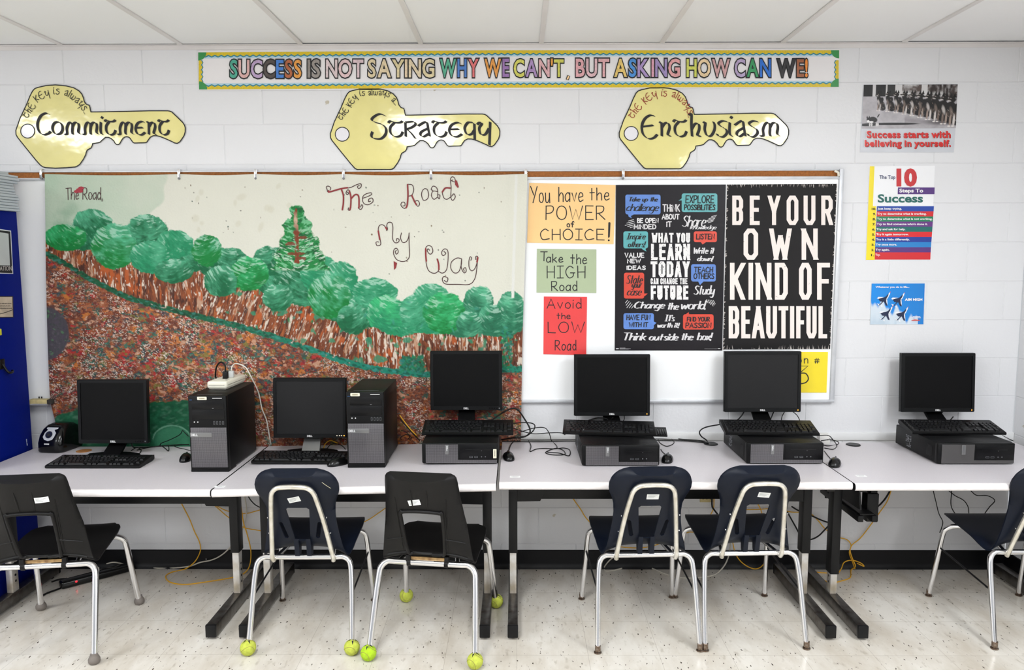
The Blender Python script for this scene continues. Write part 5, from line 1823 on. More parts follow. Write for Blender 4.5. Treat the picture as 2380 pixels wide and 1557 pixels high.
class Shell:
    """Moulded plastic seat: a sheet in (x across, s along the profile from back top to seat front) bent into shape."""

    def __init__(self, prof, hw, curl, drop, holes, th=0.007):
        P = catmull([(p[0], p[1], 0) for p in prof], 8)
        L = [0.0]
        for i in range(1, len(P)):
            L.append(L[-1] + (P[i] - P[i - 1]).length)
        self.L, self.P, self.hw, self.curl, self.drop, self.holes, self.th = L, P, hw, curl, drop, holes, th
        self.py, self.pz = [p.x for p in P], [p.y for p in P]

    def half(self, s):
        return float(np.interp(s, [h[0] for h in self.hw], [h[1] for h in self.hw]))

    def at(self, x, s, off=0.0):
        s = min(max(s, 0), self.L[-1])
        e = 0.004
        y, z = np.interp(s, self.L, self.py), np.interp(s, self.L, self.pz)
        a, b = max(s - e, 0), min(s + e, self.L[-1])
        t = Vector((np.interp(b, self.L, self.py) - np.interp(a, self.L, self.py), np.interp(b, self.L, self.pz) - np.interp(a, self.L, self.pz))).normalized()
        n = Vector((-t.y, t.x))
        u = abs(x) / max(self.half(s), 1e-4)
        c = self.curl(s) * min(u, 1.05) ** 3.2
        dz = -self.drop[2] * math.exp(-((s - self.drop[0]) / self.drop[1]) ** 2) * min(u, 1.05) ** 3
        return Vector((x, y + n.x * (c + off), z + n.y * (c + off) + dz))

    def mesh(self, mb, grid=0.013):
        Lm = self.L[-1]
        ss = np.linspace(0, Lm, 90)
        hwf = [self.half(s) for s in ss]
        right = [(h, s) for h, s in zip(hwf, ss)]
        out = right + [(-h, s) for h, s in reversed(list(zip(hwf, ss)))]
        # round caps at both ends come from hw; drop doubles
        pts, edges = [], []

        def loop(lp):
            o = len(pts)
            for p in lp:
                pts.append(Vector((p[0], p[1])))
            n = len(lp)
            for i in range(n):
                edges.append((o + i, o + (i + 1) % n))
        loop(out)
        hl = []
        for h in self.holes:
            d = []
            for i in range(len(h)):
                a, b = Vector(h[i]), Vector(h[(i + 1) % len(h)])
                n = max(1, int((b - a).length / 0.012))
                d += [tuple(a.lerp(b, k / n)) for k in range(n)]
            hl.append(d)
            loop(d)

        def inside(p, poly):
            r = False
            for i in range(len(poly)):
                (x0, y0), (x1, y1) = poly[i], poly[(i + 1) % len(poly)]
                if (y0 > p[1]) != (y1 > p[1]) and p[0] < (x1 - x0) * (p[1] - y0) / (y1 - y0 + 1e-15) + x0:
                    r = not r
            return r
        nx = int(0.24 / grid)
        for s in np.arange(grid * .7, Lm, grid):
            for i in range(-nx, nx + 1):
                x = i * grid
                if abs(x) < self.half(s) - grid * .5 and not any(inside((x, s), h) for h in hl):
                    pts.append(Vector((x, s)))
        vs, _, fs, *_r = delaunay_2d_cdt(pts, edges, [], 1, 1e-5)
        tri = []
        for f in fs:
            c = sum((vs[i] for i in f), Vector((0, 0))) / len(f)
            if not any(inside(c, h) for h in hl) and inside(c, out):
                tri.append(list(f))
        used = sorted({i for f in tri for i in f})
        mp_ = {v: i for i, v in enumerate(used)}
        A = [self.at(vs[i][0], vs[i][1], self.th / 2) for i in used]
        B = [self.at(vs[i][0], vs[i][1], -self.th / 2) for i in used]
        n = len(used)
        T = [[mp_[i] for i in f] for f in tri]
        cnt = {}
        for f in T:
            for i in range(len(f)):
                e = (f[i], f[(i + 1) % len(f)])
                cnt[e] = cnt.get(e, 0) + 1
        faces = T + [[n + i for i in reversed(f)] for f in T]
        for (a, b) in cnt:
            if (b, a) not in cnt:
                faces.append([b, a, n + a, n + b])
        mb.add(A + B, faces)
        return mb


def rev(h):
    return h


# navy chair: hourglass back with a chrome hoop
A = Shell([(-.302, .800), (-.287, .765), (-.255, .69), (-.213, .60), (-.178, .52), (-.15, .465), (-.112, .43), (-.06, .418), (.0, .418), (.1, .428), (.18, .438), (.225, .434), (.243, .42)],
          [(0, .095), (.006, .118), (.016, .138), (.03, .154), (.05, .168), (.08, .177), (.11, .177), (.135, .171), (.165, .159), (.2, .150), (.24, .147), (.28, .15), (.32, .158), (.36, .169), (.40, .181), (.44, .191), (.48, .198), (.55, .203), (.66, .206), (.72, .204), (.755, .196), (.775, .18), (.79, .15)],
          lambda s: .045 if s < .2 else .045 - .043 * min((s - .2) / .2, 1), (.40, .085, .048),
          [[(-.050, .182), (-.040, .172), (.040, .172), (.050, .182), (.033, .352), (.024, .362), (-.024, .362), (-.033, .352)],
           [(-.092, .262), (-.082, .255), (-.074, .262), (-.058, .338), (-.066, .346), (-.076, .340)], [(.092, .262), (.076, .340), (.066, .346), (.058, .338), (.074, .262), (.082, .255)]])
B = Shell([(-.302, .800), (-.283, .74), (-.255, .66), (-.228, .58), (-.20, .51), (-.17, .452), (-.13, .418), (-.07, .404), (.0, .406), (.1, .418), (.18, .428), (.225, .428), (.243, .418)],
          [(0, .128), (.006, .142), (.016, .150), (.04, .154), (.12, .160), (.22, .172), (.32, .187), (.38, .197), (.44, .203), (.55, .206), (.68, .203), (.735, .195), (.76, .18), (.775, .15)],
          lambda s: .05 if s < .25 else .05 - .047 * min((s - .25) / .2, 1), (.40, .08, .040),
          [[(-.084, .182), (-.074, .168), (-.03, .160), (.03, .160), (.074, .168), (.084, .182), (.076, .372), (.06, .395), (.02, .405), (-.02, .405), (-.06, .395), (-.076, .372)]])


def leg_path(pts):
    return catmull(pts, 7)


def sticker(sh, parent, xs_, s, w, h, ang, name='inventory_sticker'):
    mb = MB()
    nx, ny = 5, 4
    g = {}
    vs, fs = [], []
    for j in range(ny + 1):
        for i in range(nx + 1):
            a, b = (i / nx - .5) * w, (j / ny - .5) * h
            x, ss = xs_ + a * math.cos(ang) - b * math.sin(ang), s + a * math.sin(ang) + b * math.cos(ang)
            vs.append(sh.at(x, ss, -sh.th / 2 - 0.0009))
    for j in range(ny):
        for i in range(nx):
            k = j * (nx + 1) + i
            fs.append((k, k + 1, k + nx + 2, k + nx + 1))
    mb.add(vs, fs, 0)
    for r, (t0, t1) in enumerate(((-.4, .36), (-.4, .2), (-.4, .1))):
        b = (-.25 + r * .22) * h
        q = []
        for (a, bb) in ((t0 * w, b - .0007), (t1 * w, b - .0007), (t1 * w, b + .0007), (t0 * w, b + .0007)):
            q.append(sh.at(xs_ + a * math.cos(ang) - bb * math.sin(ang), s + a * math.sin(ang) + bb * math.cos(ang), -sh.th / 2 - 0.0016))
        mb.add(q, [(0, 1, 2, 3)], 1)
    return mb.build(name, [STK, mat('sticker_print', (130, 132, 136), .6)], parent)


def ball_mesh():
    bm = bmesh.new()
    bmesh.ops.create_uvsphere(bm, u_segments=28, v_segments=18, radius=0.0335)
    mb = MB()
    bm.verts.ensure_lookup_table()
    vs = [v.co.copy() for v in bm.verts]
    fs = [[v.index for v in f.verts] for f in bm.faces]
    for p in vs:                                       # the cut at the top is pushed open by the leg
        if p.z > 0.024:
            k = (p.z - 0.024) / 0.0095
            a = math.atan2(p.y, p.x)
            p.z -= 0.006 * k * (0.5 + 0.5 * math.cos(4 * a))
    mb.add(vs, fs, 0)
    bm.free()
    seam = []
    for k in range(64):
        t = 2 * PI * k / 64
        a, b = 0.72, 0.28
        p = Vector((a * math.cos(t) + b * math.cos(3 * t), a * math.sin(t) - b * math.sin(3 * t), 2 * math.sqrt(a * b) * math.sin(2 * t)))
        p = Matrix.Rotation(0.9, 3, 'X') @ p.normalized()
        seam.append(p * 0.0334)
    mb.tube(seam, 0.0011, 6, 1, closed=True)
    for k in range(4):
        a = PI / 4 + k * PI / 2 + .3
        c, s = math.cos(a), math.sin(a)
        q = [Vector((0.010 * c - 0.004 * s, 0.010 * s + 0.004 * c, 0.0334)), Vector((0.010 * c + 0.004 * s, 0.010 * s - 0.004 * c, 0.0334)), Vector((0.026 * c, 0.026 * s, 0.0222))]
        mb.add(q, [(0, 1, 2)], 2)
    return mb


BALLS = [mat('tennis_felt_yellow', (206, 216, 84), 0.95, bump=.6, bscale=420, var=.14, vscale=60), mat('tennis_felt_green', (186, 226, 40), 0.95, bump=.6, bscale=420, var=.14, vscale=60)]
SEAM = mat('tennis_seam', (150, 142, 70), .8)
_ball = None


def add_ball(leg, foot, rz, green=False):
    """a slit tennis ball pushed on the end of a leg"""
    global _ball
    if _ball is None or green:
        o = ball_mesh().build('tennis_ball', [BALLS[1 if green else 0], SEAM, INK], leg, 60)
        if not green:
            _ball = o
    else:
        o = _ball.copy()
        link(o, leg)
    o.location = (foot[0], foot[1], 0.0335)
    o.rotation_euler = (random.uniform(-.15, .15), random.uniform(-.15, .15), rz)
    o['label'] = 'bright green tennis ball on the leg end' if green else 'yellow-green tennis ball on the leg end'
    return o


def make_navy(label, loc, rz):
    t = thing('school_chair', label, 'chair', loc, rz, None)
    sh = A.mesh(MB()).build('seat_shell', NAVYP, t, 50)
    lug = MB()
    for x in (-.026, .026):
        lug.prism([(-.175, .482), (-.125, .44), (-.13, .405), (-.15, .384), (-.160, .40)], 'x', x - .010, x + .010)
    lug.build('mounting_lug', NAVYP, sh, 30)
    r = .0118
    for s in (-1, 1):
        foot = (s * .222, -.257, 0.012)
        MB().tube(leg_path([(s * .14, -.150, .392), (s * .175, -.150, .391), (s * .20, -.158, .372), (s * .2085, -.172, .325), (s * .2135, -.196, .24), (s * .218, -.228, .12), foot]), r, 12).build('leg', CHROME, t, 60)
        f2 = (s * .226, .26, 0.012)
        MB().tube(leg_path([(s * .10, .10, .402), (s * .16, .165, .395), (s * .198, .192, .372), (s * .208, .205, .33), (s * .215, .226, .2), (s * .222, .249, .07), f2]), r, 12).build('leg', CHROME, t, 60)
        MB().tube([(s * .2125, .2165, .27), (s * .212, -.196, .235)], .0042, 8).build('brace', BLACKM, t, 60)
    MB().tube([(-.142, -.150, .392), (.142, -.150, .392)], r, 12).build('crossbar', CHROME, t, 60)
    h = catmull([(-.130, -.160, .380), (-.132, -.172, .40), (-.125, -.192, .46), (-.110, -.236, .585), (-.094, -.280, .690), (-.083, -.296, .728), (-.060, -.304, .748), (-.02, -.306, .753), (.02, -.306, .753), (.060, -.304, .748), (.083, -.296, .728), (.094, -.280, .690), (.110, -.236, .585), (.125, -.192, .46), (.132, -.172, .40), (.130, -.160, .380)], 6)
    ho = MB().tube(h, .0105, 12).build('back_hoop', STEELB, t, 60)
    bo = MB()
    for s in (-1, 1):
        for (x, y, z) in ((.1135, -.238, .60), (.121, -.205, .52)):
            bo.lathe([(0.0, 0), (.004, .0), (.004, .002), (.0, .003)], 8, c=(s * (x + .010), y, z), M=Matrix.Rotation(s * PI / 2, 3, 'Y'))
    bo.build('rivet', CHROME, ho, 40)
    stv = MB()
    for s in (-1, 1):
        stv.tube([(s * .13, -.16, .384), (s * .10, -.02, .398), (s * .10, .10, .402)], .0095, 10)
    stv.tube([(-.10, .10, .402), (.10, .10, .402)], .0095, 10)
    stv.build('under_frame', CHROME, t, 60)
    return t


def make_black(label, loc, rz):
    t = thing('school_chair', label, 'chair', loc, rz, None)
    mb = B.mesh(MB())
    for x0, s0, x1, s1 in ((-.034, .05, -.030, .155), (.034, .05, .030, .155), (-.108, .10, -.098, .395), (.108, .10, .098, .395)):
        mb.tube([B.at(x0 + (x1 - x0) * k / 10, s0 + (s1 - s0) * k / 10, -.0035) for k in range(11)], [.0006 + .0032 * math.sin(PI * min(k / 10 + .12, 1) * .9) for k in range(11)], 6)
    # rounded rim of the hand hole and the two cross creases beside it
    hole = [Vector(p) for p in B.holes[0]]
    rim = [B.at(p.x * 1.06, p.y - .004, -.006) for p in (hole[10:] + hole[:9])]
    mb.tube(catmull(rim, 4), .0075, 8)
    for s in (-1, 1):
        mb.tube([B.at(s * (.09 + .08 * k / 6), .300 + .022 * (k / 6), -.0035) for k in range(7)], .0034, 6)
        mb.tube([B.at(s * (.085 + .09 * k / 6), .385 + .004 * (k / 6), -.0035) for k in range(7)], .005, 6)
    sh = mb.build('seat_shell', BLKP, t, 50)
    r = .0135
    for s in (-1, 1):
        foot = (s * .229, -.278, 0.014)
        MB().tube(leg_path([(s * .14, -.150, .388), (s * .18, -.150, .386), (s * .206, -.160, .362), (s * .2125, -.178, .315), (s * .218, -.208, .23), (s * .225, -.250, .1), foot]), r, 12).build('leg', CHROME, t, 60)
        f2 = (s * .225, .277, 0.014)
        MB().tube(leg_path([(s * .10, .10, .395), (s * .16, .165, .388), (s * .196, .196, .362), (s * .205, .21, .32), (s * .213, .234, .2), (s * .221, .264, .07), f2]), r, 12).build('leg', CHROME, t, 60)
    MB().tube([(-.142, -.150, .388), (.142, -.150, .388)], r, 12).build('crossbar', CHROME, t, 60)
    bk = MB()
    bk.prism([(-.085, .392), (-.075, .412), (.075, .412), (.085, .392), (.078, .385), (-.078, .385)], 'y', -.150, -.142)
    for s in (-1, 1):
        bk.tube([(s * .082 - .008, -.150, .388), (s * .082 + .008, -.150, .388)], .0175, 12, 1)
        bk.box((s * .085, -.153, .408), (.02, .022, .03), 1, bevel=.004)
    bk.build('clamp', [mat('brassy_steel', (190, 160, 112), .35, .8, var=.3, vscale=40, dirt=(130, 100, 70)), BLKP], t, 40)
    stv = MB()
    for s in (-1, 1):
        stv.tube([(s * .13, -.15, .388), (s * .10, -.02, .392), (s * .10, .10, .395)], .0105, 10)
    stv.tube([(-.10, .10, .395), (.10, .10, .395)], .0105, 10)
    stv.build('under_frame', CHROME, t, 60)
    return t


def feet(t, kind):
    """ends of the four legs: worn steel glides, grey rubber tips or tennis balls"""
    legs = [c for c in t.children if c.name.split('.')[0] == 'leg']
    navy = any(c.name.startswith('back_hoop') for c in t.children)
    for i, l in enumerate(legs):
        s = -1 if i < 2 else 1
        front = i % 2 == 1
        f = ((s * .226, .26) if front else (s * .222, -.257)) if navy else ((s * .225, .277) if front else (s * .229, -.278))
        k = kind if isinstance(kind, str) else kind[(s, front)]
        if k == 'ball':
            add_ball(l, f, random.uniform(0, 3))
        elif k == 'green':
            add_ball(l, f, 0.4, True)
        elif k == 'rubber':
            MB().lathe([(.012, 0), (.019, .003), (.0235, .012), (.0235, .022), (.019, .032), (.0155, .036), (.0145, .044)], 18).build('rubber_tip', RUB, l, 60, loc=(f[0], f[1], 0))
        else:
            MB().lathe([(.012, 0), (.0165, .002), (.0165, .005), (.009, .009), (.0125, .010), (.0125, .034)], 18).build('glide', GLIDE, l, 60, loc=(f[0], f[1], 0))


def chair_like(src, label, loc, rz):
    return dup(src, loc, rz, label)


n2 = make_navy('navy plastic chair with tennis balls on its two near legs', (-.931, -.658, 0), math.radians(.6))
n4 = dup(n2, (.559, -.630, 0), math.radians(2.4), 'navy plastic chair with a chrome back hoop, left one of the pair with touching legs')
n5 = dup(n2, (1.026, -.610, 0), math.radians(2.2), 'navy plastic chair with a chrome back hoop, right one of the pair with touching legs')
n6 = dup(n2, (2.292, -.597, 0), math.radians(0.5), 'navy plastic chair cut off by the right edge, in front of the corner table')
b3 = make_black('black plastic chair with tennis balls on all four legs', (-.361, -.715, 0), math.radians(-8))
b1 = dup(b3, (-2.038, -.744, 0), math.radians(7.9), 'black plastic chair with grey rubber leg tips, partly outside the left edge')
feet(n2, {(-1, False): 'ball', (1, False): 'ball', (-1, True): 'glide', (1, True): 'glide'})
feet(n4, 'glide')
feet(n5, 'glide')
feet(n6, 'glide')
feet(b3, {(-1, False): 'green', (1, False): 'ball', (-1, True): 'ball', (1, True): 'ball'})
feet(b1, 'rubber')
for t, sh, x, s, a in ((n2, A, -.005, .125, -.25), (n4, A, .004, .120, 0.02), (n5, A, .012, .118, .12), (b3, B, -.022, .112, -.2), (b1, B, .064, .092, .0)):
    sticker(sh, [c for c in t.children if c.name.startswith('seat_shell')][0], x, s, .052, .027, a)
ss = [c for c in n2.children if c.name.startswith('seat_shell')][0]
MB().tube([A.at(.118 + .03 * k / 4, .045 + .04 * k / 4, -.0042) for k in range(5)], .0012, 6).build('scratch', mat('pale_scratch', (196, 190, 160), .7), ss)


# ================================================================== computers
SHELLB = mat('black_case_plastic', (9, 9, 10), 0.45, bump=0.06, bscale=400, spec=0.2)
BEZ = mat('black_bezel', (8, 9, 11), 0.4, spec=0.22)
SCR = mat('switched_off_screen', (9, 9, 10), 0.4, spec=0.12)
SCR2 = mat('greyer_off_screen', (34, 34, 35), 0.42, spec=0.15)
STAND = mat('black_stand', (6, 6, 7), 0.6, spec=0.1)
GREYN = mat('grey_stand', (112, 112, 110), 0.35, 0.5)
LOGO = mat('white_logo', (226, 226, 226), 0.4)
AMBER = mat('amber_light', (255, 160, 60), 0.4, emit=(255, 140, 40), estr=4.0)
PALEL = mat('pale_button', (226, 220, 204), 0.4, emit=(255, 240, 210), estr=0.5)
PORT = mat('grey_port_rim', (128, 130, 134), 0.4, 0.6)
KEYC = mat('black_key', (13, 13, 15), 0.36, bump=0.04, bscale=300, spec=0.4)
KBODY = mat('black_keyboard_case', (9, 9, 10), 0.45, bump=0.05, bscale=300, spec=0.25)
IVORY = mat('ivory_plastic', (228, 220, 196), 0.42)
CREAM = mat('cream_sticker', (226, 222, 200), 0.5)

GRL = mat('perforated_grille', (150, 148, 152), 0.36, 0.5)
nt = GRL.node_tree
bs = nt.nodes['Principled BSDF']
tcn = [n for n in nt.nodes if n.type == 'TEX_COORD'][0]
mpn = nt.nodes.new('ShaderNodeMapping')
mpn.inputs['Rotation'].default_value = (0, PI / 4, 0)
ckr = nt.nodes.new('ShaderNodeTexChecker')
ckr.inputs['Scale'].default_value = 330
ckr.inputs['Color1'].default_value = lin((124, 121, 124)) + (1,)
ckr.inputs['Color2'].default_value = lin((58, 56, 59)) + (1,)
nt.links.new(tcn.outputs['Object'], mpn.inputs['Vector'])
mz = nt.nodes.new('ShaderNodeVectorMath')
mz.operation = 'MULTIPLY'
mz.inputs[1].default_value = (1, 0, 1)
nt.links.new(mpn.outputs[0], mz.inputs[0])
nt.links.new(mz.outputs[0], ckr.inputs['Vector'])
nt.links.new(ckr.outputs['Color'], bs.inputs['Base Color'])


def face_fn(y):
    return lambda x, v: (x, y, -v)


def monitor(label, pbox, yp, H, base, base_y, neck=STAND, scr=SCR, tilt=4.0, dots='none', rz=0.0, wide=0.374):
    """pbox: picture corners of the panel front; yp: distance of the panel front; base: height of the surface it stands on"""
    a, b = on_y(pbox[0], pbox[1], yp), on_y(pbox[2], pbox[3], yp)
    cx, cz, W = (a.x + b.x) / 2, (a.z + b.z) / 2, b.x - a.x
    H = a.z - b.z if H is None else H
    t = thing('computer_monitor', label, 'monitor', (cx, base_y, base), rz, None)
    py, pz = yp - base_y, cz - base
    R = Matrix.Rotation(math.radians(-tilt), 3, 'X')
    T = lambda v: R @ Vector(v) + Vector((0, py, pz))
    # front frame
    bw, bb = 0.0165, 0.021
    mb = MB()
    o = rrect(-W / 2, -H / 2, W / 2, H / 2, 0.006, 3)
    i_ = [(-W / 2 + bw, -H / 2 + bw), (W / 2 - bw, -H / 2 + bw), (W / 2 - bw, H / 2 - bb), (-W / 2 + bw, H / 2 - bb)]
    of = [(p[0] * .985, 0.0, -p[1] * .985) for p in o]
    om = [(p[0], 0.004, -p[1]) for p in o]
    ob = [(p[0], 0.026, -p[1]) for p in o]
    n = len(o)
    inn = [(p[0], 0.0, -p[1]) for p in i_]
    inb = [(p[0], 0.004, -p[1]) for p in i_]
    vs = [T(v) for v in of + om + ob + inn + inb]
    fs = []
    for k in range(n):
        j = (k + 1) % n
        fs += [(k, j, n + j, n + k), (n + k, n + j, 2 * n + j, 2 * n + k)]
    q = n // 4                                         # four corner arcs: right-top, right-bottom, left-bottom, left-top
    cor = {0: 1, 1: 2, 2: 3, 3: 0}
    for c in range(4):
        for k in range(q - 1):
            fs.append((c * q + k, c * q + k + 1, 3 * n + cor[c]))
        k0, k1 = c * q + q - 1, ((c + 1) % 4) * q
        fs.append((k0, k1, 3 * n + cor[(c + 1) % 4], 3 * n + cor[c]))
    for k in range(4):
        j = (k + 1) % 4
        fs.append((3 * n + k, 3 * n + j, 3 * n + 4 + j, 3 * n + 4 + k))
    mb.add(vs, fs)
    mb.build('bezel', BEZ, t, 30)
    s = MB().add([T(v) for v in inb], [(0, 1, 2, 3)])
    s.build('screen', scr, t)
    c = MB()
    d = [(-W / 2, H / 2, .026), (W / 2, H / 2, .026), (W / 2, -H / 2, .026), (-W / 2, -H / 2, .026)]
    e = [(-W * .36, H * .34, .058), (W * .36, H * .34, .058), (W * .36, -H * .36, .058), (-W * .36, -H * .36, .058)]
    c.add([T((p[0], p[2], p[1])) for p in d + e], [(4, 5, 6, 7), (0, 1, 5, 4), (1, 2, 6, 5), (2, 3, 7, 6), (3, 0, 4, 7)])
    c.build('back_cover', SHELLB, t, 30)
    lg = MB().flat(type_text('DELL', (-.0135, H / 2 - .0155, .0135, H / 2 - .006), .045), lambda x, v: T((x, -.0008, -v)))
    lg.build('logo', LOGO, t)
    if dots == 'amber':
        MB().lathe([(.0, 0), (.0026, 0), (.0018, .0016), (0, .002)], 10, c=T((W / 2 - .016, 0, -H / 2 + .011)), M=Matrix.Rotation(PI / 2, 3, 'X')).build('power_light', AMBER, t, 60)
    elif dots == 'row':
        for k, dx in enumerate((.011, .024, .034, .047)):
            MB().lathe([(.0, 0), (.003, 0), (.002, .0015), (0, .002)], 10, c=T((W / 2 - dx, 0, -H / 2 + .012)), M=Matrix.Rotation(PI / 2, 3, 'X')).build('button', AMBER if k == 0 else PALEL, t, 60)
    elif dots == 'dark':
        for k in range(5):
            MB().lathe([(.0, 0), (.0036, 0), (.003, .0012), (0, .0012)], 10, c=T((W / 2 - .014 - .0125 * k, 0, -H / 2 + .011)), M=Matrix.Rotation(PI / 2, 3, 'X')).build('button', PORT if k == 0 else STAND, t, 60)
    # leaning neck and flat shaped foot
    nk = MB()
    w0, w1 = .040, .045
    yb0, yk, zk = -.022, py + .040, pz - H / 2 - .004
    secs = [(w1, yb0, yb0 + .026, .010), (w0 + .001, yk, yk + .024, zk), (w0, yk + .006, yk + .030, pz - .03)]
    nv_ = [(sx * w_, y_, z_) for (w_, ya, yc, z_) in secs for (sx, y_) in ((-1, ya), (1, ya), (1, yc), (-1, yc))]
    nf = [(0, 1, 2, 3), (8, 9, 10, 11)]
    for lv in (0, 4):
        nf += [(lv + k, lv + (k + 1) % 4, lv + 4 + (k + 1) % 4, lv + 4 + k) for k in range(4)]
    nk.add(nv_, nf)
    nk.build('neck', neck, t, 30)
    hp = [(-.125, -.055), (-.09, -.085), (.09, -.085), (.125, -.055), (.135, .02), (.07, .052), (-.07, .052), (-.135, .02)]
    bs_ = MB()
    lo, hi = [(p[0], p[1], 0) for p in hp], [(p[0] * .93, p[1] * .9, .012) for p in hp]
    bs_.add(lo + hi, [tuple(range(7, -1, -1)), tuple(range(8, 16))] + [(k, (k + 1) % 8, 8 + (k + 1) % 8, 8 + k) for k in range(8)])
    bs_.build('base', STAND, t, 30)
    return t


def usb(mb, x, z, w, h, y):
    """rim of a front socket"""
    mb.box((x, y, z + h / 2), (w, .0012, .0012), 0).box((x, y, z - h / 2), (w, .0012, .0012), 0).box((x - w / 2, y, z), (.001, .0012, h), 0).box((x + w / 2, y, z), (.001, .0012, h), 0)


def tower(label, px0, px1, py, z, sticker_x, text):
    a, b = on_z(px0, py, z), on_z(px1, py, z)
    W, H, D = .1775, .362, .385
    t = thing('computer_tower', label, 'computer', ((a.x + b.x) / 2, a.y + D / 2, z), 0, None)
    y0 = -D / 2
    MB().box((0, .012, H / 2 + .004), (W, D - .024, H - .008), bevel=.003).build('case', SHELLB, t, 30)
    f = MB()
    f.box((0, y0 + .014, H / 2 + .002), (W, .028, H - .004), bevel=.005)
    f.box((0, y0 + .05, .006), (W, .10, .012), bevel=.003)
    f.build('front_panel', SHELLB, t, 30)
    MB().box((.003, y0 - .001, .118), (W - .010, .006, .190), bevel=.002).build('grille', GRL, t, 30)
    lp_ = MB().box((-.032, y0 - .0045, .178), (.100, .004, .022), bevel=.001).build('logo_plate', mat('grey_plate', (128, 128, 128), .35, .6), t, 30)
    MB().flat(type_text(text, (-.078, -.184, -.046 if text == 'DELL' else -.04, -.173), .03), face_fn(y0 - .0072)).build('logo', LOGO, lp_)
    dv = MB()
    dv.box((.004, y0 - .0005, .318), (W - .028, .003, .036), bevel=.001)
    dv.box((.004, y0 - .0005, .272), (W - .028, .003, .044), bevel=.001)
    dv.build('drive_bay', mat('black_drive_door', (8, 8, 10), .34, spec=0.25), t, 30)
    MB().box((.028, y0 - .0025, .303), (.007, .002, .002)).build('eject_button', PORT, t)
    for k in range(4):
        m_ = MB()
        usb(m_, .030 + .0138 * k, .234, .006, .015, y0 - .0006)
        m_.build('usb_port', PORT, t)
    for k in range(2):
        MB().lathe([(0, 0), (.0028, 0), (.0028, .001), (0, .001)], 12, c=(-.062 + .016 * k, y0 - .0002, .238), M=Matrix.Rotation(PI / 2, 3, 'X')).build('audio_socket', LOGO, t)
    MB().box((.048, y0 - .0005, H - .012), (.044, .0012, .0025)).build('model_strip', LOGO, t)
    MB().box((-.075, y0 - .0005, H - .020), (.012, .0012, .0015)).build('power_mark', mat('blue_mark', (60, 120, 190), .4), t)
    sk = MB().flat([rrect(sticker_x - .022, -H + .005, sticker_x + .022, -H + .020, .003)], face_fn(y0 - .0012)).build('asset_sticker', CREAM, t)
    MB().flat([rect(sticker_x - .013 + .0022 * k, -H + .0095, sticker_x - .0118 + .0022 * k, -H + .0155) for k in range(12)], face_fn(y0 - .0018)).build('barcode', mat('brown_print', (110, 96, 70), .6), sk)
    r = MB()
    r.prism([(-W / 2 + .02, y0 + .04), (W / 2 - .02, y0 + .04), (W / 2 - .02, y0 + .20), (-W / 2 + .02, y0 + .20)], 'z', H - .0042, H - .0036)
    r.build('top_inset', mat('dark_inset', (13, 13, 14), .3), t)
    MB().box((0, y0 + .035, H + .0002), (W - .06, .0025, .0008)).build('top_text', PORT, t)
    return t


